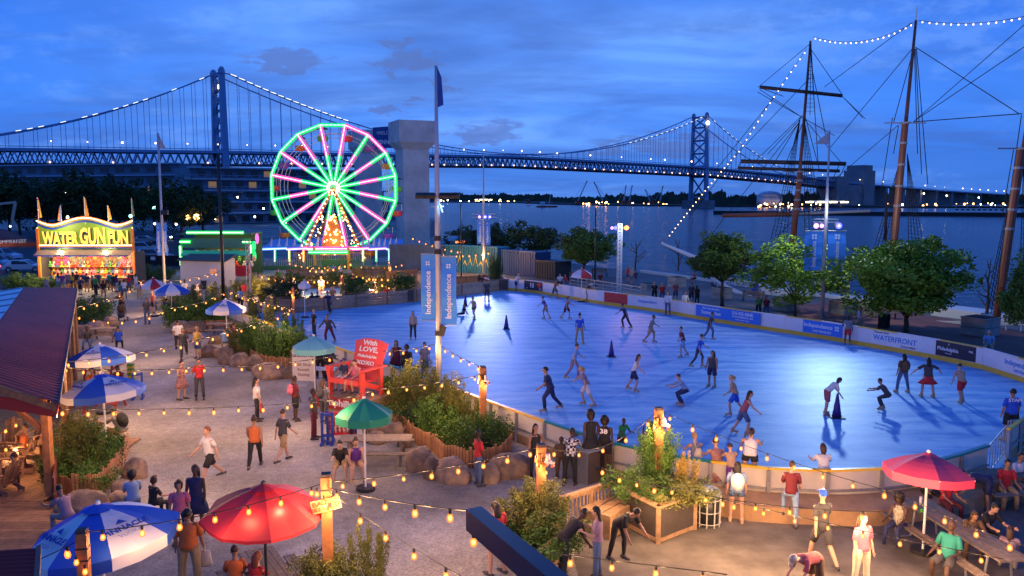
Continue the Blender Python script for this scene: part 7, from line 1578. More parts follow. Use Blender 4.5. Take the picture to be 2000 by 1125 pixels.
# notice board
nbp = G(594, 760); nbd = thing('notice_board', 'white free standing Summerfest notice board beside the aqua umbrella', 'sign', nbp, -.05); kN = nbp.y/F/math.cos(TH)
obj('panel', MB().box((0, 0, 1.05), (44*kN, .05, 1.35)), mat('notice_white', (.68, .62, .56), .6), nbd); obj('frame', MB().bar((-22*kN-.03, 0, 0), (-22*kN-.03, 0, 1.75), .06).bar((22*kN+.03, 0, 0), (22*kN+.03, 0, 1.75), .06).bar((-22*kN, 0, 1.75), (22*kN, 0, 1.75), .06), MATS['timber'], nbd)
text('Summerfest', .24, dtext, nbd, (0, -.03, 1.52), (PI/2, 0, 0), bold=.02); text('Blue Cross RiverRink', .10, dtext, nbd, (0, -.03, 1.68), (PI/2, 0, 0))
for i, s in enumerate(('Gift Shop', 'Rentals', 'Skating')): text(s, .18, mat('brown_lettering', (.2, .08, .05), .6), nbd, (0, -.03, 1.1-i*.22), (PI/2, 0, 0))
# stall table under the aqua umbrella
tb = thing('stall_table', 'small white stall table with folded papers under the aqua umbrella', 'table', G(630, 752)); obj('top', MB().box((0, 0, .75), (1.3, .6, .04)), white, tb)
for x in (-.6, .6):
    for y in (-.25, .25): obj('leg', MB().cyl((x, y, 0), (x, y, .74), .02), steel, tb)
o = obj('paper_stack', MB().box((.1, 0, .02), (.3, .2, .05), rz=.3).box((-.3, .05, .03), (.2, .16, .06), rz=-.2), uw, None, loc=tb.location+V((0, 0, .77))); tag(o, 'white papers lying on the stall table under the aqua umbrella', 'papers')

# ------------------------------------------------------------------ picnic tables
def picnic(p, rz, label, L_=2.2, m=wood_grey, metal=False, group='picnic tables'):
    t = thing('picnic_table', label, 'picnic table', p, rz, group)
    for i in range(5): obj('top_plank', MB().box((0, -.30+i*.15, .75), (L_, .14, .04)), m, t)
    for sd in (-1, 1):
        for k in range(2): obj('seat_plank', MB().box((0, sd*(.66+k*.13), .45), (L_, .12, .04)), m, t)
        x = sd*L_*.36
        if metal: obj('leg_frame', MB().loft([(x, -.78, .42), (x, -.74, .03), (x, -.35, .03), (x, -.26, .72), (x, .26, .72), (x, .35, .03), (x, .74, .03), (x, .78, .42)], .03, 8, cap=False), steel, t)
        else: obj('leg', MB().bar((x, -.2, .74), (x, -.62, 0), .09, .04).bar((x, .2, .74), (x, .62, 0), .09, .04), m, t); obj('cross_beam', MB().box((x, 0, .41), (.04, 1.5, .09)), m, t)
    return t
picnic(G(735, 900), .03, 'grey picnic table with the couple sitting on its near bench', 2.3)
ra_ = G(1975, 1090, .75); rb_ = G(1790, 980, .75); pm = (ra_+rb_)/2; pm.z = 0; picnic(pm, heading(rb_, ra_), 'long metal legged picnic table under the pink umbrella', (ra_-rb_).length+.3, wood_grey, True)
pr0, pr1 = G(500, 1075, .75), G(560, 1160, .75); pm = (pr0+pr1)/2; pm.z = 0; picnic(pm, heading(pr0, pr1), 'bluish grey picnic table under the big red umbrella', 2.4)
picnic(G(205, 800), .1, 'red garden table under the nearer umbrella by the shed', 1.6, mat('table_red', (.35, .05, .04), .6)); picnic(G(200, 735), .1, 'red garden table under the farther umbrella by the shed', 1.6, MATS['table_red']); picnic(G(205, 666), .2, 'dark picnic table beside the boulders near the shed', 1.6)
picnic(G(320, 605), .3, 'picnic table below the small white and blue umbrella', 1.6); picnic(G(432, 655), .1, 'pale wooden table where people sit beside the left boulders', 1.5); picnic(G(1960, 975), .2, 'picnic table by the gate behind the man in the red shirt', 2.0)
# giant jenga blocks on the table
gj = thing('block_tower', 'green and yellow block tower standing by the nearer blue umbrella', 'game', G(257, 752)); 
for i in range(9): obj('block', MB().box((0, 0, .06+i*.11), (.26 if i % 2 else .22, .22 if i % 2 else .26, .10)), (mat('block_green', (.05, .25, .04), .6), mat('block_yellow', (.5, .4, .03), .6))[i % 2], gj)
# ------------------------------------------------------------------ near right: planters, railing, cabinet, step, bin, beam
f_, r_, l_ = G(1285, 1062), G(1356, 1034), G(1212, 1022); bk = r_+l_-f_
t, cc = box_planter([f_, r_, bk, l_], .92, 'big square timber planter with dark panels below the skate post', mat('planter_timber', (.36, .23, .12), .7, var=.3, vs=6, bump=.3), .10)
shrub(shrubE, leaf_mid, postC*1.0*1+V((0, .25, -postC.z+.85)), .62, 1.75, 'dense upright evergreen round the timber post in the big planter', None, 'evergreen'); shrub(shrubD, leaf_olive, cc+V((.5, -.2, .8)), .75, .6, 'low fern like plants at the front of the big planter'); shrub(shrubD, leaf_mid, cc+V((-.5, .1, .8)), .7, .75, 'low leafy plants at the left side of the big planter'); shrub(shrubB, leaf_gold, cc+V((.85, .5, .8)), .28, 1.3, 'tan ornamental grass behind the evergreen', None, 'ornamental_grass')
f_, r_, l_ = G(1045, 1150), G(1100, 1075), G(985, 1075); r_ = G(1092, 1082); bk = r_+l_-f_
t, cc2 = box_planter([G(1040, 1145), G(1105, 1085), G(1060, 1040), G(985, 1078)], .62, 'timber planter box half hidden by the blue beam', MATS['planter_timber'], .10)
pB_ = V((postB.x, postB.y, .5)); shrub(shrubE, leaf_olive, pB_+V((0, -.1, 0)), .62, 1.45, 'tall leafy bush climbing the roller skate post', None, 'bush'); shrub(shrubA, leaf_olive, cc2+V((-.15, .1, .5)), .75, 1.2, 'bright leafy bush filling the timber planter box', None, 'bush'); shrub(shrubD, leaf_mid, cc2+V((.2, -.5, .4)), .7, .9, 'lower leaves at the front of the timber planter box', None, 'bush')
pA_ = V((postA.x, postA.y-.1, 0)); shrub(shrubE, leaf_olive, pA_+V((0, .1, .6)), .62, 1.25, 'leafy bush round the carved post at the bottom', None, 'bush'); shrub(shrubA, leaf_olive, pA_+V((-.2, -.3, .4)), .6, 1.25, 'broad leafy bush left of the carved post', None, 'bush'); shrub(shrubB, leaf_olive, pA_+V((.75, .2, .6)), .35, 2.0, 'thin climbing vine right of the carved post', None, 'vine')
tpa, _ = box_planter([pA_+V((-.8, -.8, 0)), pA_+V((.8, -.8, 0)), pA_+V((.8, .8, 0)), pA_+V((-.8, .8, 0))], .6, 'square planter at the foot of the carved post', MATS['planter_timber'])
shrub(shrubB, leaf_gold, V((postE.x+.25, postE.y+.1, 0)), .35, 2.7, 'flowering climber beside the lower left post', None, 'climber')
# railing
ral = thing('timber_railing', 'timber railing with slim balusters between the leafy planter and the big one', 'railing', G(1100, 1040)); ra, rb = V((0, 0, 0)), G(1212, 1012)-G(1100, 1040); hR = 1.02
A3, B3 = G(1093, 972, 1.0), G(1212, 936, 1.0); ral.location = (A3.x, A3.y, 0); ra = V((0, 0, 0)); rb = V((B3.x-A3.x, B3.y-A3.y, 0)); Z1 = V((0, 0, 1))
obj('top_rail', MB().bar(ra+Z1*1.0, rb+Z1*1.0, .13, .05), MATS['planter_timber'], ral); obj('upper_rail', MB().bar(ra+Z1*.92, rb+Z1*.92, .045, .09), MATS['planter_timber'], ral); obj('lower_rail', MB().bar(ra+Z1*.14, rb+Z1*.14, .045, .09), MATS['planter_timber'], ral)
for i in range(17): q = ra.lerp(rb, (i+.5)/17); obj('baluster', MB().bar(q+Z1*.1+V((0, -.03, 0)), q+Z1*.95+V((0, -.03, 0)), .035), MATS['planter_timber'], ral)
for i in range(3): q = ra.lerp(rb, i/2); obj('post', MB().bar(q, q+Z1*.98, .10), MATS['planter_timber'], ral)
# stacked timber seat
stp = thing('timber_steps', 'stacked timber seat built against the left side of the big planter', 'steps', G(1190, 1056), heading(G(1190, 1056), G(1248, 1020)))
for k in range(4):
    for j in range(3): obj('timber', MB().box((.75, .12+.3*j, .08+k*.155), (1.5, .27, .145)), MATS['planter_timber'], stp)
# metal cabinet
cf = G(1147, 948); cab = thing('metal_cabinet', 'pale metal topped cabinet with dark posts behind the timber railing', 'cabinet', cf, heading(cf, G(1204, 932))); cw_ = (G(1204, 932)-cf).length
obj('body', MB().box((cw_/2, .5, .5), (cw_-.1, .95, 1.0)), mat('cabinet_dark', (.12, .09, .07), .5), cab); obj('side_panel', MB().box((-.0, .5, .5), (.05, 1.0, 1.02)), steel, cab); obj('top', MB().box((cw_/2, .5, 1.05), (cw_+.1, 1.15, .05), rx=.08), mat('cabinet_top', (.35, .42, .50), .3, .3), cab)
for x in (.45*cw_, cw_*1.02): obj('corner_post', MB().box((x, -.06, .62), (.08, .08, 1.3)), black, cab)
for i in range(3): obj('door_panel', MB().box((cw_*(.62+.15*i), -.01, .5), (cw_*.13, .03, .85)), mat('cabinet_brown', (.16, .10, .06), .5), cab)
# litter bin
lb_ = thing('litter_bin', 'dark litter bin in a pale metal frame beside the big planter', 'bin', G(1382, 1024)); obj('body', MB().loft([(0, 0, .04), (0, 0, .82)], [.26, .29], 16), mat('bin_dark', (.03, .035, .035), .4), lb_, True)
obj('lid', MB().loft([(0, 0, .82), (0, 0, .86), (0, 0, .98), (0, 0, 1.04)], [.34, .34, .24, .06], 16), mat('bin_lid', (.35, .42, .45), .3, .5), lb_, True)
for i in range(10): a = i*PI/5; obj('frame_bar', MB().bar((math.cos(a)*.31, math.sin(a)*.31, .0), (math.cos(a)*.33, math.sin(a)*.33, .82), .03), mat('bin_frame', (.5, .5, .45), .5), lb_)
for z in (.1, .4, .72): obj('frame_hoop', MB().loft([(math.cos(j*PI/10)*.33, math.sin(j*PI/10)*.33, z) for j in range(21)], .014, 5, cap=False), MATS['bin_frame'], lb_)
# curved plywood step along the near boards
stw = thing('plywood_step', 'long curved plywood step running along the outside of the near boards', 'step', V((*G(1574, 918, BH).xy, 0))); o0 = stw.location
pts = [V((*G(x, y, BH).xy, 0)) for x, y in ((1383, 901), (1430, 908), (1473, 914), (1524, 917), (1574, 918), (1615, 920), (1655, 921), (1692, 919), (1729, 915), (1780, 909), (1830, 903), (1880, 889), (1929, 871))]
HS = .42; cen = V((2, 60, 0))
out = []
for i, p in enumerate(pts):
    d = (pts[min(i+1, len(pts)-1)]-pts[max(i-1, 0)]).normalized(); nn = V((d.y, -d.x, 0)); nn = nn if nn.y < 0 else -nn; out.append(p+nn*1.15)
for a, b, c, d in zip(pts, pts[1:], out[1:], out):
    n_ = V((0, 0, HS)); obj('tread', MB().plate(d-o0+n_, c-o0+n_, b-o0+n_, a-o0+n_, .03), plywood, stw); obj('riser', MB().plate(d-o0, c-o0, c-o0+n_-V((0, 0, .035)), d-o0+n_-V((0, 0, .035)), .03), plywood, stw)
# blue beam
e0 = P(925, 1012, 9.4); e1 = P(1098, 1142, 7.55); e1.z = e0.z; dv = (e1-e0).normalized(); e2 = e1+dv*2.2; bmn = thing('blue_beam', 'thick dark blue beam jutting in from the bottom centre', 'beam', (e2.x, e2.y, 0)); o0 = bmn.location
obj('beam', MB().bar(e0-o0, e2-o0, .20, .26), navy, bmn); obj('post', MB().box((0, 0, e2.z/2-.1), (.22, .22, e2.z-.2)), navy, bmn); obj('hook', MB().loft([e0-o0+V((.12, -.0, -.13))+V((math.cos(a)*.05, 0, math.sin(a)*.06-.05)) for a in [i*.5 for i in range(11)]], .012, 6), black, bmn)
for u in (.05, .35, .7): q = e0.lerp(e1, u)-o0; obj('bolt', MB().ell(q+V((.1, -.02, .0)), .018, 6, 4), steel, bmn)
bulb(bmn, e0-o0+V((.0, -.05, -.16)), .25, 1.0)

# ------------------------------------------------------------------ mini golf terrace
turf = mat('green_turf', (.05, .20, .03), .9, var=.3, vs=3); lightblue_floor = mat('pale_blue_floor', (.22, .42, .55), .6, var=.1, vs=1)
sheet('terrace_floor', [G(560, 600).xy, G(700, 588).xy, G(820, 578).xy, G(980, 556).xy, G(1000, 540).xy, G(800, 530).xy, G(560, 535).xy, G(500, 560).xy], .006, wood_grey)
sheet('blue_court', [G(590, 580).xy, G(720, 574).xy, G(705, 562).xy, G(580, 566).xy], .012, lightblue_floor)
for i, (x0, y0, x1_, y1) in enumerate(((560, 566, 620, 560), (660, 560, 730, 556), (500, 556, 545, 552), (600, 548, 660, 546))):
    p = G(x0, y0); q = G(x1_, y1); t = thing('mini_golf_lane', ['turf golf lane behind the leftmost timber planter', 'turf golf lane behind the middle timber planter', 'turf golf lane below the left neon ride', 'turf golf lane in front of the wheel gate'][i], 'golf lane', p, heading(p, q)); Lq = (q-p).length; obj('turf', MB().box((Lq/2, .6, .04), (Lq, 1.2, .05)), turf, t)
    for y in (0, 1.2): obj('kerb_board', MB().box((Lq/2, y, .09), (Lq, .1, .16)), wood, t)
slatm = MB().box((0, 0, .6), (.10, .03, 1.2)).mesh('slat'); slatm.materials.append(wood)
def slat_fence(x0, y0, x1_, y1, h, label):
    p, q = G(x0, y0), G(x1_, y1); t = thing('slat_fence', label, 'fence', p, heading(p, q)); Lq = (q-p).length; n = int(Lq/.13)
    for i in range(n): link('slat', slatm, None, t, (i*.13, 0, 0), None, (1, 1, h/1.2))
    obj('rail', MB().box((Lq/2, .04, h*.85), (Lq, .05, .08)).box((Lq/2, .04, h*.2), (Lq, .05, .08)), wood, t)
slat_fence(755, 566, 818, 560, 1.7, 'upright slatted timber fence just left of the blue banners'); slat_fence(560, 548, 620, 546, 1.2, 'slatted timber fence left of the wheel gate'); slat_fence(690, 548, 760, 546, 1.3, 'slatted timber fence right of the wheel gate'); slat_fence(890, 558, 975, 553, .9, 'low pale fence behind the far rink corner')
for i, (x, y) in enumerate(((593, 578), (640, 588), (720, 584), (672, 570), (540, 590), (765, 590))):
    t = thing('cafe_table', ['white round table left on the terrace', 'white round table beside the blue court', 'round table right of the middle planter', 'round table near the wheel gate', 'round table by the leftmost planter', 'round table left of the banners'][i], 'table', G(x, y), 0, 'round tables on the terrace'); obj('top', MB().cyl((0, 0, .72), (0, 0, .75), .5, n=16), uw, t); obj('leg', MB().cyl((0, 0, 0), (0, 0, .72), .05), steel, t)
for i, (x, y, w_, h_, me, m, lb) in enumerate(((625, 560, 40, 28, shrubA, leaf_olive, 'shrub glowing with bulbs left of the wheel gate'), (575, 555, 30, 26, shrubD, leaf_mid, 'green shrub below the left neon ride'), (700, 552, 34, 30, shrubA, leaf_gold, 'golden shrub lit by bulbs right of the wheel gate'), (660, 556, 34, 30, shrubD, leaf_mid, 'small shrub in front of the wheel gate'), (760, 550, 30, 28, shrubB, leaf_olive, 'thin shrub by the right hand ride'), (545, 565, 34, 38, shrubB, leaf_olive, 'thin shrub in the middle of the left terrace'), (500, 578, 40, 46, shrubA, leaf_olive, 'shrub full of bulbs near the lattice mast'), (735, 566, 50, 30, shrubD, leaf_olive, 'low grasses behind the timber wall'), (600, 596, 30, 18, shrubD, leaf_mid, 'tiny shrub on the terrace edge'))):
    sh(x, y, w_, h_, me, m, lb)
# ------------------------------------------------------------------ people on the rink
Pn = person
rink = [
 (807, 662, 185, 'stand', ('long', 'tan'), ('trousers', 'black'), ('long', 'brown'), 'l', 1.66, 'person in a tan top and black trousers standing still left of the blue banners'),
 (1132, 670, -25, 'wide', ('tee', 'blue'), ('trousers', 'khaki'), ('short', 'black'), 'm', 1.78, 'person in a blue staff shirt and khaki trousers seen from behind mid rink'),
 (926, 622, 150, 'skate', ('tank', 'tan'), ('hotpants', 'black'), ('tail', 'brown'), 'l', 1.6, 'person skating in a tan vest just right of the tall banners'),
 (951, 588, 200, 'stand', ('tee', 'charcoal'), ('shorts', 'charcoal'), ('short', 'black'), 'm', 1.7, 'person in dark shirt skating near the far timber wall'),
 (905, 615, 100, 'floor', ('tee', 'black'), ('leggings', 'black'), ('short', 'black'), 'm', 1.6, 'person in black who has fallen on the rink beside the banners'),
 (614, 656, 140, 'stand', ('tee', 'black'), ('trousers', 'charcoal'), ('short', 'blond'), 'l', 1.62, 'person with fair hair in black behind the aqua umbrella'),
 (643, 668, 170, 'skate2', ('long', 'charcoal'), ('trousers', 'maroon'), ('short', 'black'), 'm', 1.75, 'taller person in charcoal right behind the aqua umbrella'),
 (644, 612, 150, 'skate', ('tee', 'navy'), ('trousers', 'black'), ('short', 'brown'), 'm', 1.7, 'person in navy skating beside the timber wall at the left'),
 (1363, 716, 250, 'skate', ('tee', 'blue'), ('leggings', 'charcoal'), ('short', 'brown'), 'l', 1.72, 'person in a bright blue shirt gliding in the middle of the rink'),
 (1390, 754, 140, 'stand', ('tank', 'charcoal'), ('shorts', 'navy'), ('long', 'black'), 'm', 1.6, 'person in charcoal vest and navy shorts below the blue shirted skater'),
 (1762, 765, 10, 'wide', ('tee', 'brown'), ('trousers', 'jeans'), ('long', 'black'), 'm', 1.68, 'person in a brown top and jeans skating away under the WATERFRONT advert'),
 (1811, 774, -8, 'balance', ('tee', 'charcoal'), ('skirt', 'red'), ('long', 'black'), 'l', 1.66, 'person in a red skirt with long dark hair skating away'),
 (1877, 783, 5, 'skate2', ('tank', 'tan'), ('shorts', 'red'), ('short', 'brown'), 'l', 1.62, 'person in red shorts skating by the dark Philadelphia advert'),
 (1614, 808, 280, 'reach', ('tee', 'white'), ('shorts', 'rose'), ('long', 'brown'), 'l', 1.68, 'person in a patterned white shirt bending to hold a purple cone'),
 (1734, 800, 60, 'crouch', ('tee', 'charcoal'), ('leggings', 'charcoal'), ('short', 'brown'), 'm', 1.6, 'person crouching low in dark clothes right of the bending skater'),
 (1972, 860, 0, 'stand', ('tee', 'blue'), ('shorts', 'black'), ('short', 'black'), 'm', 1.82, 'person in a blue shirt lettered STAFF by the rink gate'),
 (1655, 672, -30, 'hip', ('tee', 'grey'), ('shorts', 'red'), ('tail', 'black'), 'd', 1.66, 'person in grey top and red shorts leaning at the far boards'),
 (1304, 614, 150, 'stand', ('long', 'white'), ('trousers', 'jeans'), ('long', 'brown'), 'l', 1.66, 'person in white top and jeans resting at the far boards'),
 (1337, 614, 200, 'hip', ('long', 'white'), ('shorts', 'black'), ('tail', 'brown'), 'l', 1.68, 'person in white with black shorts resting at the far boards'),
 (1083, 583, 250, 'skate', ('tee', 'orange'), ('shorts', 'charcoal'), ('short', 'brown'), 'm', 1.7, 'person in an orange shirt skating along the far boards'),
 (1148, 588, 200, 'skate2', ('tank', 'charcoal'), ('trousers', 'charcoal'), ('short', 'black'), 'm', 1.7, 'person in dark grey holding the far boards'),
 (1008, 568, 240, 'lean', ('tee', 'white'), ('shorts', 'navy'), ('short', 'blond'), 'l', 1.62, 'person in a white shirt leaning at the far corner boards'),
 (1120, 738, 255, 'skate', ('tee', 'lightblue'), ('trousers', 'mauve'), ('short', 'brown'), 'l', 1.7, 'person in a pale blue shirt skating just below the staff man'),
 (1237, 762, 250, 'skate2', ('tank', 'white'), ('shorts', 'navy'), ('long', 'brown'), 'l', 1.7, 'person in a white vest skating right of the middle cone'),
 (1075, 800, 90, 'skate', ('tee', 'navy'), ('trousers', 'navy'), ('short', 'black'), 'm', 1.8, 'person all in navy skating close to the near boards'),
 (1146, 790, 80, 'skate2', ('tee', 'mauve'), ('shorts', 'white'), ('tail', 'blond'), 'l', 1.66, 'person in mauve and white skating beside the person in navy'),
 (1334, 696, 100, 'skate', ('tee', 'maroon'), ('shorts', 'lightblue'), ('short', 'brown'), 'l', 1.68, 'person in maroon skating left of the blue shirted skater'),
 (1450, 848, 260, 'skate2', ('tank', 'rose'), ('shorts', 'jeans'), ('long', 'brown'), 'l', 1.68, 'person in a rose vest skating toward the near boards at the right'),
 (1435, 808, 80, 'skate', ('tee', 'tan'), ('shorts', 'blue'), ('tail', 'blond'), 'l', 1.60, 'person in tan and blue skating behind the rose vest'),
 (1270, 668, 260, 'skate', ('tee', 'grey'), ('shorts', 'tan'), ('short', 'brown'), 'm', 1.66, 'person in grey skating in front of the white advert panel'),
 (1222, 640, 100, 'skate2', ('tee', 'navy'), ('trousers', 'black'), ('short', 'black'), 'm', 1.68, 'person in navy skating in front of the red advert panel'),
 (1106, 622, 250, 'skate', ('tank', 'rose'), ('shorts', 'maroon'), ('tail', 'brown'), 'l', 1.64, 'person in rose skating above the staff man'),
 (1066, 622, 90, 'skate2', ('tee', 'purple'), ('shorts', 'tan'), ('short', 'brown'), 'l', 1.64, 'person in purple skating on the far half of the rink'),
 (1340, 790, 95, 'crouch', ('tee', 'lightblue'), ('trousers', 'navy'), ('short', 'brown'), 'l', 1.66, 'person in pale blue skating very low in the middle of the rink'),
 (1213, 892, 200, 'lean', ('tee', 'green'), ('shorts', 'charcoal'), ('short', 'black'), 'd', 1.35, 'child in a green shirt holding the near boards'),
 (1385, 662, 250, 'skate', ('tee', 'charcoal'), ('trousers', 'jeans'), ('short', 'brown'), 'm', 1.7, 'person in dark shirt skating below the long blue advert'),
]
RP = []
for a in rink: RP.append(Pn(a[0], a[1], a[2], a[3], a[4], a[5], a[6], a[7], a[8], .012+.05*a[8]/1.75, True, a[9], 'skaters on the rink'))
text('STAFF', .15, wtext, RP[15], (0, -.155, 1.40), (PI/2, 0, 0), bold=.03); text('STAFF', .13, wtext, RP[1], (0, -.135, 1.38), (PI/2, 0, 0), bold=.03)
on_person(RP[10], 'wide', 'pack', cl('brown'), 'brown backpack on the skater in jeans under the WATERFRONT advert', 'backpack')
# ------------------------------------------------------------------ people on the promenade and behind the boards
pr = [(1278, 590, 170, 'stand', ('tee', 'black'), ('trousers', 'black'), ('long', 'blond'), 'l', 1.66, 'person in black behind the boards left of the red shirted pair'), (1293, 592, 190, 'stand', ('tee', 'red'), ('trousers', 'jeans'), ('long', 'blond'), 'l', 1.64, 'person with fair hair in red behind the far boards'), (1319, 590, 180, 'stand', ('tee', 'rose'), ('shorts', 'jeans'), ('short', 'brown'), 'l', 1.72, 'person in a rose shirt behind the far boards'), (1350, 594, 170, 'stand', ('tee', 'charcoal'), ('shorts', 'charcoal'), ('short', 'black'), 'm', 1.7, 'person in dark grey behind the boards right of the white hoodie'), (1361, 598, 200, 'stand', ('tee', 'black'), ('trousers', 'black'), ('long', 'black'), 'd', 1.64, 'person in black at the right end of the spectators'),
 (1481, 617, 180, 'stand', ('tee', 'olive'), None, ('long', 'black'), 'm', 1.5, 'x'), (1496, 619, 190, 'stand', ('tee', 'maroon'), ('trousers', 'jeans'), ('long', 'black'), 'm', 1.5, 'x'),
 (1226, 552, 140, 'stand', ('tank', 'red'), ('shorts', 'jeans'), ('long', 'brown'), 'l', 1.7, 'person in a red vest by the quay left of the bare tree'), (1235, 556, 200, 'stand', ('tank', 'tan'), ('shorts', 'jeans'), ('tail', 'blond'), 'l', 1.66, 'person in a tan vest by the quay next to the red vest'), (1241, 562, 20, 'stand', ('tee', 'navy'), ('trousers', 'jeans'), ('short', 'brown'), 'm', 1.74, 'person in navy and jeans walking by the lattice tower'),
 (1678, 648, 60, 'walk', ('tee', 'lightblue'), ('shorts', 'tan'), ('short', 'blond'), 'l', 1.7, 'person in pale blue walking behind the Independence advert'), (1172, 556, 180, 'sit', ('tee', 'maroon'), ('trousers', 'jeans'), ('short', 'brown'), 'm', 1.7, 'person in maroon sitting left of the lattice tower'),
 (1094, 560, 170, 'sit', ('tee', 'white'), ('trousers', 'black'), ('short', 'brown'), 'l', 1.7, 'person in white sitting behind the navy 10 advert'), (1103, 562, 200, 'sit', ('tee', 'red'), ('trousers', 'jeans'), ('short', 'black'), 'm', 1.74, 'person in red sitting behind the boards under the round tree'), (1153, 575, 160, 'sit', ('tee', 'white'), ('trousers', 'black'), ('short', 'brown'), 'l', 1.7, 'person in white on the ramp behind the far boards'), (1357, 553, 120, 'sit', ('tee', 'rose'), ('shorts', 'black'), ('short', 'black'), 'm', 1.66, 'person sitting on the quay kerb by the bowsprit'), (1930, 690, 150, 'sit', ('tee', 'lightblue'), ('shorts', 'tan'), ('short', 'grey'), 'l', 1.7, 'person in pale blue sitting low by the largest concrete planter')]
for a in pr:
    lab = a[9]; top = a[4]
    if lab == 'x': lab = 'person with long black hair in %s looking over the far boards' % ('a green top' if a[0] == 1481 else 'maroon'); top = ('tee', 'green') if a[0] == 1481 else a[4]
    Pn(a[0], a[1], a[2], a[3], top, a[5] or ('trousers', 'black'), a[6], a[7], a[8], 0, False, lab)
# ------------------------------------------------------------------ crowd at the game booth
rc = random.Random(9); ccol = list(CC); crowd = []
for i in range(26):
    x = 92+i*7.3+rc.uniform(-2, 2); y = rc.choice((566, 570, 576, 583)); sx = rc.choice(('l', 'm', 't', 'd')); tc_ = rc.choice(('white', 'black', 'grey', 'purple', 'lightblue', 'green', 'navy', 'red', 'charcoal', 'teal', 'pink', 'yellow')); bc_ = rc.choice(('shorts', 'trousers', 'shorts')); b2_ = rc.choice(('jeans', 'black', 'khaki', 'charcoal', 'white')); hr = rc.choice(('short', 'long', 'tail', 'short')); hcx = rc.choice(('black', 'brown', 'brown', 'blond'))
    Pn(x, y, rc.uniform(-40, 40), rc.choice(('stand', 'hip', 'walk', 'lean', 'stand')), ('tee', tc_), (bc_, b2_), (hr, hcx), sx, rc.uniform(1.5, 1.8), 0, False, 'person in a %s shirt and %s %s at the prize booth, %s hair' % (tc_, b2_, bc_, hr+' '+hcx), 'people crowding the game booth')
tg_ = [(461, 585, 'black', 'stand'), (478, 590, 'red', 'stand'), (545, 590, 'charcoal', 'sit'), (612, 600, 'navy', 'sitfwd'), (622, 602, 'black', 'sit'), (628, 580, 'white', 'stand'), (650, 590, 'tan', 'sit'), (712, 590, 'pink', 'sit'), (716, 596, 'white', 'stand'), (735, 582, 'black', 'sit'), (757, 586, 'red', 'sit'), (760, 540, 'navy', 'stand'), (665, 548, 'white', 'stand'), (652, 545, 'lightblue', 'stand'), (640, 550, 'yellow', 'walk'), (806, 572, 'black', 'stand'), (576, 580, 'white', 'walk'), (668, 575, 'maroon', 'stand'), (545, 560, 'green', 'walk'), (505, 568, 'purple', 'stand'), (690, 566, 'orange', 'walk2'), (935, 561, 'charcoal', 'sit'), (944, 562, 'black', 'sit'), (362, 585, 'white', 'walk'), (388, 600, 'grey', 'stand'), (470, 605, 'lightblue', 'stand')]
whr = ['by the white shed', 'beside the slim lattice mast', 'behind the leftmost planter', 'on the timber wall holding a blue bag', 'seated on the timber wall in a cap', 'on the terrace by the blue court', 'seated at a round terrace table', 'leaning over the timber wall', 'standing by the timber wall', 'seated behind the timber wall', 'seated near the blue banners', 'in front of the right hand ride', 'at the wheel gate', 'left at the wheel gate', 'walking to the wheel gate', 'standing by the planter left of the banners', 'walking on the left terrace', 'near the middle planter', 'by the left neon ride', 'under the slim lattice mast', 'by the golden shrub', 'behind the timber wall right of the banners', 'at the far end of the timber wall', 'beyond the small umbrellas', 'at the shed door', 'behind the left planter corner']
for (x, y, c_, po), wv in zip(tg_, whr): Pn(x, y, rc.uniform(100, 260), po, ('tee', c_), (rc.choice(('shorts', 'trousers')), rc.choice(('jeans', 'black', 'khaki'))), (rc.choice(('short', 'long')), rc.choice(('black', 'brown'))), rc.choice(('l', 'm', 'd')), rc.uniform(1.6, 1.8), 0, False, 'person in %s %s' % (c_, wv))
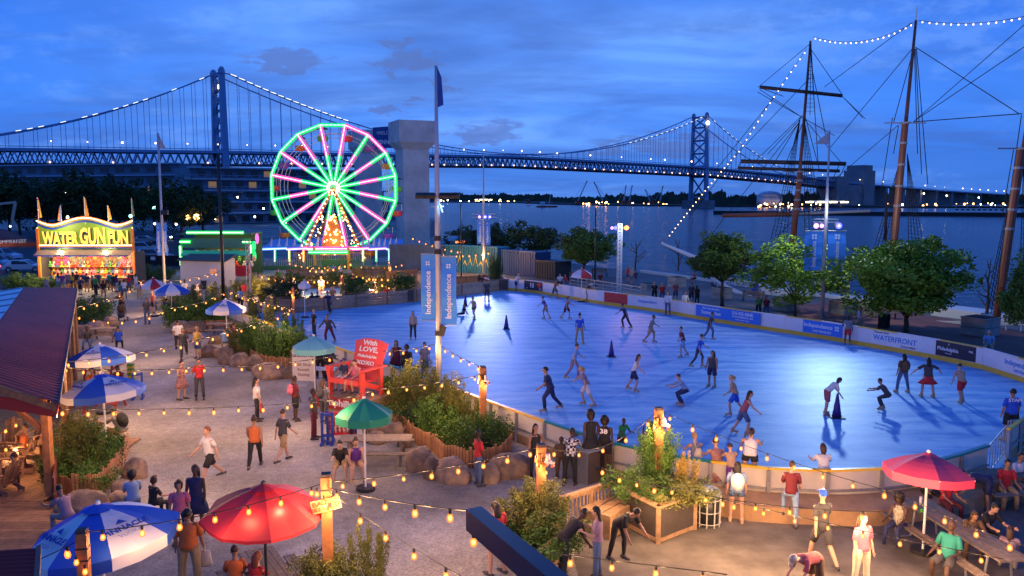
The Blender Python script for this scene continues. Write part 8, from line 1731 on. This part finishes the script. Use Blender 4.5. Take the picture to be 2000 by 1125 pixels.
# ------------------------------------------------------------------ people on the walkway
W = [
 (288, 633, 180, 'stand', ('tee', 'charcoal'), ('trousers', 'jeans'), ('short', 'black'), 'm', 1.78, 'person in a charcoal shirt and jeans standing in the far walkway', {}),
 (239, 612, 170, 'lean', ('tee', 'brown'), ('trousers', 'black'), ('long', 'black'), 'm', 1.68, 'person pushing a stroller down the far walkway', {}),
 (300, 612, 150, 'stand', ('tank', 'maroon'), ('shorts', 'black'), ('long', 'brown'), 'm', 1.64, 'person in maroon behind the table at the small umbrellas', {}),
 (326, 618, 10, 'sit', ('tee', 'navy'), ('trousers', 'black'), ('short', 'black'), 'm', 1.7, 'person in navy sitting at the table under the small umbrellas', {}),
 (340, 615, 60, 'sit', ('tee', 'charcoal'), ('trousers', 'jeans'), ('short', 'brown'), 'l', 1.7, 'person in charcoal sitting at the table under the small umbrellas', {}),
 (349, 684, 20, 'walk', ('tee', 'white'), ('trousers', 'charcoal'), ('short', 'black'), 'm', 1.74, 'person in a white tee walking away beside the boulders', {}),
 (360, 700, 200, 'walk2', ('tee', 'charcoal'), ('trousers', 'charcoal'), ('short', 'black'), 'm', 1.66, 'person in dark clothes passing the person in the white tee', {}),
 (387, 700, 170, 'hip', ('tank', 'yellow'), ('shorts', 'jeans'), ('tail', 'blond'), 'l', 1.70, 'person in a pale yellow vest standing by the boulders', {}),
 (440, 684, 20, 'sit', ('tee', 'lightblue'), ('shorts', 'jeans'), ('short', 'brown'), 'l', 1.7, 'person in pale blue sitting at the wooden table by the left bed', {}),
 (456, 672, 300, 'sit', ('tee', 'maroon'), ('shorts', 'black'), ('short', 'black'), 'm', 1.7, 'person in maroon sitting near the left picket edging', {}),
 (356, 780, 250, 'crossed', ('dress', 'rose'), None, ('short', 'brown'), 'l', 1.66, 'person in a pinkish patterned dress beside the red shirt', {}),
 (391, 780, 200, 'crossed', ('tee', 'red'), ('trousers', 'charcoal'), ('short', 'black'), 'm', 1.76, 'person in a red tee with folded arms on the walkway', {}),
 (503, 822, 290, 'stand', ('tee', 'white'), ('leggings', 'black'), ('long', 'black'), 'l', 1.66, 'person with long dark hair and a white tee facing the red chair', {'hand': ('red', 'red shoulder bag of the person in the white tee and long dark hair')}),
 (411, 942, 140, 'walk', ('tee', 'white'), ('shorts', 'black'), ('short', 'red'), 'l', 1.76, 'person in a white shirt and black shorts striding on the plaza', {}),
 (499, 914, 10, 'walk2', ('tank', 'orange'), ('leggings', 'black'), ('bun', 'brown'), 'm', 1.70, 'person in an orange top and black leggings walking away', {}),
 (554, 902, 330, 'walk', ('tee', 'charcoal'), ('shorts', 'khaki'), ('short', 'brown'), 'l', 1.78, 'person in a charcoal tee and khaki shorts walking away', {}),
 (578, 822, 310, 'stand', ('tee', 'maroon'), ('shorts', 'black'), ('short', 'black'), 'd', 1.74, 'person with a pink backpack reading the notice board', {'pack': ('pink', 'pink backpack worn in front of the notice board')}),
 (614, 857, 280, 'stand', ('tee', 'charcoal'), ('trousers', 'maroon'), ('short', 'black'), 'd', 1.80, 'tall person in dark clothes left of the giant game frames', {}),
 (634, 826, 330, 'stand', ('tee', 'grey'), ('trousers', 'charcoal'), ('long', 'brown'), 'm', 1.68, 'person carrying a grey backpack beside the red plinth', {'pack': ('charcoal', 'grey backpack beside the red plinth of the giant chair')}),
 (700, 864, 200, 'wide', ('tee', 'tan'), ('trousers', 'black'), ('short', 'black'), 'm', 1.78, 'person in black trousers half hidden under the green umbrella', {}),
 (626, 738, 190, 'stand', ('tee', 'black'), ('trousers', 'black'), ('short', 'black'), 'd', 1.72, 'person in black serving under the aqua umbrella', {}),
 (643, 742, 200, 'lean', ('tee', 'charcoal'), ('trousers', 'black'), ('short', 'black'), 'd', 1.60, 'second person in dark clothes leaning on the stall table', {}),
 (666, 932, 190, 'sitfwd', ('tee', 'black'), ('shorts', 'khaki'), ('short', 'black'), 'l', 1.76, 'person in a black tee sitting on the picnic bench looking down', {}),
 (695, 932, 200, 'sit', ('tank', 'purple'), ('hotpants', 'khaki'), ('bun', 'brown'), 'l', 1.66, 'person in a purple vest sitting on the picnic bench', {}),
 (935, 948, 300, 'stand', ('tee', 'red'), ('trousers', 'jeans'), ('short', 'black'), 'd', 1.66, 'person in a red tee and jeans in front of the boulders', {}),
 (1046, 936, 200, 'hip', ('tank', 'black'), ('leggings', 'black'), ('long', 'black'), 'm', 1.70, 'person in a black vest leaning behind the roller skate post', {}),
 (1113, 947, -20, 'lean', ('long', 'white'), ('trousers', 'black'), ('short', 'black'), 'd', 1.70, 'person in a black and white checked shirt leaning at the boards', {}),
 (1096, 935, -10, 'stand', ('tee', 'brown'), ('trousers', 'brown'), ('short', 'brown'), 'd', 1.30, 'child beside the checked shirt at the boards', {}),
 (1270, 935, -10, 'phone', ('tee', 'purple'), ('trousers', 'jeans'), ('short', 'black'), 'd', 1.76, 'person in a purple tee raising a phone beside the skate post', {'phone': ('lightblue', 'phone held up towards the rink beside the skate post')}),
 (970, 1122, 40, 'crossed', ('tee', 'red'), ('hotpants', 'khaki'), ('long', 'black'), 'l', 1.68, 'person in a red tee standing behind the blue beam', {}),
 (1090, 1085, 160, 'sit', ('tank', 'white'), ('shorts', 'black'), ('short', 'black'), 'm', 1.50, 'child in a white basketball vest sitting by the railing', {}),
 (1100, 1128, 300, 'reach', ('tee', 'black'), ('trousers', 'black'), ('short', 'black'), 'd', 1.76, 'person in black bending down at the bottom of the picture', {}),
 (1166, 1132, 80, 'crossed', ('tee', 'mauve'), ('trousers', 'jeans'), ('long', 'black'), 'l', 1.68, 'person with long black hair in a mauve tee near the timber seat', {}),
 (1207, 1092, 220, 'reach', ('tee', 'black'), ('leggings', 'black'), ('short', 'black'), 'm', 1.66, 'person in black bending over her skates by the timber seat', {}),
 (1603, 1104, 10, 'walk', ('tee', 'charcoal'), ('shorts', 'charcoal'), ('cap', 'blue'), 'l', 1.86, 'person in a charcoal tee and blue cap walking away with a drink', {'cup': ('yellow', 'yellow drink cup in the hand of the person with the blue cap')}),
 (1680, 1150, 200, 'stand', ('tee', 'pink'), ('trousers', 'cream'), ('long', 'brown'), 'l', 1.70, 'person in a pink top and cream trousers at the bottom right', {}),
 (1543, 1030, -12, 'step', ('tee', 'maroon'), ('trousers', 'lightblue'), ('short', 'brown'), 'l', 1.74, 'person in a maroon tee with one foot up on the plywood step', {}),
 (1755, 1058, 130, 'sit', ('tank', 'cream'), ('leggings', 'navy'), ('afro', 'black'), 'd', 1.66, 'person with curly hair and a cream patterned top on the picnic bench', {}),
 (1848, 1128, 130, 'sitback', ('tee', 'teal'), ('shorts', 'charcoal'), ('bald', 'black'), 'd', 1.80, 'bald person in a teal tee with crossed legs at the picnic table', {}),
 (1968, 1120, 330, 'sit', ('tee', 'mauve'), ('trousers', 'cream'), ('long', 'brown'), 'l', 1.45, 'child with long brown hair in mauve at the right end of the table', {}),
 (1918, 1070, 190, 'sitfwd', ('tee', 'black'), ('trousers', 'charcoal'), ('short', 'black'), 'l', 1.76, 'bearded person in a black tee behind the picnic table', {}),
 (1890, 1080, 170, 'sitfwd', ('tee', 'brown'), ('trousers', 'brown'), ('long', 'brown'), 'm', 1.64, 'person with long brown hair resting arms on the picnic table', {}),
 (1960, 985, 170, 'sit', ('tee', 'red'), ('trousers', 'khaki'), ('short', 'black'), 'm', 1.76, 'person in a red tee and khaki trousers seated by the gate', {}),
 (1984, 970, 190, 'sit', ('tee', 'white'), ('trousers', 'grey'), ('short', 'black'), 'm', 1.76, 'person in white with a strap across the chest seated by the gate', {}),
 (1925, 1000, 80, 'bend', ('tee', 'navy'), ('shorts', 'navy'), ('short', 'black'), 'm', 1.70, 'person in navy bent far over beside the pink umbrella', {}),
 (1845, 1010, 190, 'sit', ('tee', 'red'), ('leggings', 'maroon'), ('long', 'black'), 'm', 1.62, 'person in a red top under the pink umbrella', {}),
 (1810, 990, 180, 'sit', ('tee', 'white'), ('trousers', 'black'), ('short', 'black'), 'm', 1.66, 'person in a patterned white tee under the pink umbrella', {}),
 (172, 680, 200, 'sit', ('tee', 'charcoal'), ('trousers', 'jeans'), ('short', 'black'), 'd', 1.7, 'person in dark clothes seated left at the table near the shed', {}),
 (232, 682, 20, 'sit', ('tee', 'blue'), ('trousers', 'black'), ('short', 'black'), 'm', 1.7, 'person in a blue tee seated at the table near the shed', {}),
 (188, 610, 160, 'sit', ('tee', 'black'), ('trousers', 'black'), ('afro', 'black'), 'm', 1.7, 'person with full black hair behind the shrub by the purple roof', {}),
 (185, 775, 170, 'sit', ('tee', 'orange'), ('trousers', 'maroon'), ('short', 'black'), 'm', 1.7, 'person in orange under the nearer umbrella by the shed', {}),
 (234, 770, 180, 'sit', ('tee', 'maroon'), ('shorts', 'charcoal'), ('short', 'black'), 'd', 1.7, 'person in maroon between the two umbrellas by the shed', {}),
 (240, 868, 60, 'sitfwd', ('tee', 'grey'), ('shorts', 'khaki'), ('short', 'black'), 'm', 1.76, 'person in a grey tee with a backpack seated by the deck bed', {'pack': ('black', 'black backpack on the person seated by the deck bed')}),
 (262, 1010, 30, 'sit', ('tee', 'lightblue'), ('trousers', 'jeans'), ('afro', 'black'), 'm', 1.70, 'person with a round black afro seated behind the big umbrella', {}),
 (300, 1012, 330, 'sit', ('tee', 'black'), ('trousers', 'black'), ('curly', 'brown'), 'm', 1.50, 'smaller curly haired person seated right of the afro', {}),
 (386, 1040, 180, 'stand', ('dress', 'navy'), None, ('long', 'black'), 'd', 1.76, 'person in a long navy dress left of the big red umbrella', {}),
 (354, 1062, 190, 'stand', ('tee', 'pink'), ('leggings', 'black'), ('curly', 'black'), 'm', 1.58, 'person in a pink top behind the person in orange', {}),
 (372, 1150, 10, 'stand', ('tee', 'orange'), ('trousers', 'khaki'), ('short', 'black'), 'm', 1.80, 'person in an orange tee with a shoulder bag at the bottom left', {'hand': ('cream', 'cream patterned shoulder bag hanging beside the orange tee')}),
 (462, 1180, 20, 'sit', ('tee', 'orange'), ('trousers', 'jeans'), ('short', 'brown'), 'm', 1.66, 'person at the picnic table under the red umbrella, head at the bottom edge', {}),
 (500, 1190, 330, 'sit', ('tee', 'red'), ('trousers', 'jeans'), ('long', 'red'), 'l', 1.62, 'red haired person at the picnic table under the red umbrella', {}),
 (135, 1045, 60, 'sitfwd', ('tee', 'mauve'), ('trousers', 'grey'), ('short', 'black'), 'm', 1.76, 'person hunched behind the left side of the big PINNACLE umbrella', {}),
 (45, 905, 130, 'sitback', ('tee', 'orange'), ('trousers', 'brown'), ('short', 'brown'), 'm', 1.76, 'person reclining in a garden chair on the deck', {}),
 (22, 965, 100, 'sitback', ('tee', 'tan'), ('shorts', 'brown'), ('short', 'brown'), 'l', 1.70, 'person reclining at the left edge of the deck', {}),
 (775, 735, 190, 'stand', ('dress', 'maroon'), None, ('long', 'brown'), 'm', 1.72, 'person in maroon beside the near boards right of the red chair', {}),
 (795, 745, 170, 'stand', ('tank', 'black'), ('trousers', 'black'), ('curly', 'black'), 'd', 1.70, 'person in black beside the near boards left of the tall pole', {}),
 (830, 740, 200, 'stand', ('tee', 'grey'), ('shorts', 'jeans'), ('cap', 'brown'), 'l', 1.74, 'person in a cap behind the shrubs next to the tall pole', {}),
 (742, 738, 180, 'stand', ('tee', 'black'), ('trousers', 'black'), ('short', 'black'), 'd', 1.70, 'person in black behind the giant red chair', {}),
 (1590, 1170, 120, 'bend', ('tee', 'rose'), ('shorts', 'brown'), ('cap', 'grey'), 'l', 1.70, 'person in a rose top bending at the bottom edge below the blue cap', {}),
 (720, 655, 200, 'hip', ('tee', 'red'), ('shorts', 'white'), ('cap', 'blue'), 'l', 1.6, 'x2'),
]
WO = {}
for a in W:
    if a[9] == 'x2': continue
    o = Pn(a[0], a[1], a[2], a[3], a[4], a[5], a[6], a[7], a[8], 0, False, a[9]); WO[(a[0], a[1])] = (o, a[3])
    for k, (c, lb) in a[10].items(): on_person(o, a[3], k, cl(c), lb, {'pack': 'backpack', 'hand': 'bag', 'phone': 'phone', 'cup': 'cup', 'tote': 'bag'}[k])
chk = bpy.data.materials.new('checked_cloth'); chk.use_nodes = True; t_ = chk.node_tree; cx_ = t_.nodes.new('ShaderNodeTexChecker'); cx_.inputs['Scale'].default_value = 13; cx_.inputs[1].default_value = (.65, .63, .62, 1); cx_.inputs[2].default_value = (.02, .02, .02, 1); tcx = t_.nodes.new('ShaderNodeTexCoord'); t_.links.new(tcx.outputs['Object'], cx_.inputs[0]); t_.links.new(cx_.outputs[0], t_.nodes['Principled BSDF'].inputs[0]); t_.nodes['Principled BSDF'].inputs['Roughness'].default_value = .85
def recolour(key, m, part='top'):
    for ch in WO[key][0].children:
        if ch.name.startswith(part): ch.material_slots[0].material = m
recolour((1113, 947), chk)
pat_ = mat('leaf_print_cloth', (.66, .62, .5), .85, col2=(.12, .10, .06), vs=28); recolour((1755, 1058), pat_); recolour((1810, 990), mat('dark_print_cloth', (.6, .6, .6), .85, col2=(.03, .03, .03), vs=22)); recolour((356, 780), mat('floral_cloth', (.5, .25, .2), .85, col2=(.15, .06, .08), vs=20), 'dress')
# people standing on the plywood step and leaning over the boards, raised
ST = [(1360, 958, 10, 'lean', ('tank', 'grey'), ('hotpants', 'black'), ('short', 'blond'), 'l', 1.70, .0, 'fair haired person in a grey vest with a white bag leaning on the boards', ('tote', 'cream', 'off white cloth bag on the back of the fair haired person')),
 (1400, 972, 5, 'lean', ('dress', 'rose'), None, ('short', 'brown'), 'l', 1.70, .0, 'person in a dark red floral dress leaning on the boards', None),
 (1428, 960, 5, 'lean', ('tee', 'tan'), ('leggings', 'purple'), ('short', 'brown'), 'l', 1.35, .30, 'child in tan and purple between two people at the boards', None),
 (1437, 1020, 350, 'stand', ('tee', 'lightblue'), ('hotpants', 'jeans'), ('long', 'black'), 'l', 1.62, 0, 'person on roller skates with a white backpack and long black hair', ('pack', 'white', 'white backpack on the person in roller skates')),
 (1463, 948, 340, 'lean', ('tank', 'white'), ('hotpants', 'black'), ('tail', 'brown'), 'l', 1.62, .42, 'person in a white vest on the step looking over the rink', None),
 (1607, 985, -5, 'lean', ('tee', 'white'), ('trousers', 'lightblue'), ('mid', 'brown'), 'l', 1.70, .0, 'person in a loose white tee leaning on the boards right of the maroon tee', None),
 (1153, 915, 190, 'hip', ('dress', 'black'), None, ('afro', 'black'), 'd', 1.74, .40, 'person in a black dress standing raised at the boards', None),
 (1180, 915, 160, 'stand', ('tank', 'black'), ('shorts', 'black'), ('afro', 'black'), 'd', 1.56, .40, 'person in a black jersey numbered 38 beside the black dress', None)]
for a in ST:
    o = Pn(a[0], a[1], a[2], a[3], a[4], a[5], a[6], a[7], a[8], a[9], a[0] == 1437, a[10])
    if a[11]: on_person(o, a[3], a[11][0], cl(a[11][1]), a[11][2], 'backpack' if a[11][0] == 'pack' else 'bag', dx=-.17, dz=.1)
    if a[0] == 1180: text('38', .22, wtext, o, (0, .125, 1.30), (PI/2, 0, PI), bold=.03)
    if a[0] == 1400: [setattr(ch.material_slots[0], 'material', MATS['floral_cloth']) for ch in o.children if ch.name.startswith('dress')]
rb_o = thing('rink_step', 'low raised platform hidden behind the metal cabinet by the boards', 'platform', G(1165, 915)); obj('deck', MB().box((0, 0, .38), (1.6, .8, .04), rz=-.5), plywood, rb_o); obj('frame', MB().box((0, 0, .18), (1.5, .7, .34), rz=-.5), plywood, rb_o)
# two people sitting in the giant red chair
for (dx, top, bot, hr, skn, lb) in ((-.35, ('tee', 'navy'), ('shorts', 'white'), ('cap', 'navy'), 'm', 'person in a navy cap sitting in the giant red chair'), (.25, ('tank', 'pink'), ('shorts', 'rose'), ('short', 'brown'), 'l', 'person in pink sitting in the giant red chair')):
    M = Matrix.Translation(gc_.location)@Euler((0, 0, gc_.rotation_euler.z)).to_matrix().to_4x4(); q = M@V((-dx, .25, .78))
    Pn(q.x, q.y, 150, 'sit', top, bot, hr, skn, 1.62, q.z, False, lb, None, None, True)
# stroller
st = thing('stroller', 'dark folded hood pushchair standing in the far walkway', 'stroller', G(238, 628), .2)
obj('hood', MB().loft([(0, .1, .75), (0, 0, 1.0), (0, -.2, 1.1)], [.25, .27, .12], 10), cl('brown'), st, True); obj('seat', MB().loft([(0, -.25, .45), (0, 0, .42), (0, .15, .8)], [.2, .22, .2], 8), cl('charcoal'), st, True)
obj('frame', MB().bar((-.25, .4, 1.05), (-.25, -.4, .2), .03).bar((.25, .4, 1.05), (.25, -.4, .2), .03).bar((-.25, -.3, .9), (-.25, .4, .12), .03).bar((.25, -.3, .9), (.25, .4, .12), .03), steel, st); obj('handle', MB().bar((-.25, .4, 1.05), (.25, .4, 1.05), .04), black, st)
for x in (-.28, .28):
    for y in (-.4, .4): obj('wheel', MB().cyl((x-.02, y, .13), (x+.02, y, .13), .13, n=12), tyre, st)
# small things on tables
for i, (x, y, m, lb) in enumerate(((1798, 985, uw, 'clear bottle on the long picnic table below the umbrella pole'), (1800, 1000, mat('lime_plastic', (.1, .6, .05), .3), 'bright green toy lying on the long picnic table'))):
    o = obj('bottle' if i == 0 else 'toy', MB().cyl((0, 0, 0), (0, 0, .2 if i == 0 else .08), .035), m, None, loc=G(x, y, .78)); tag(o, lb, 'bottle' if i == 0 else 'toy')
tb_ = obj('tote_bag', MB().loft([(0, 0, 0), (0, 0, .05), (0, 0, .4)], [.2, .24, .16], 10), mat('bag_blue', (.02, .25, .8), .5), None, True, loc=G(606, 606)); tag(tb_, 'bright blue bag on the rink edge beside the seated people', 'bag')
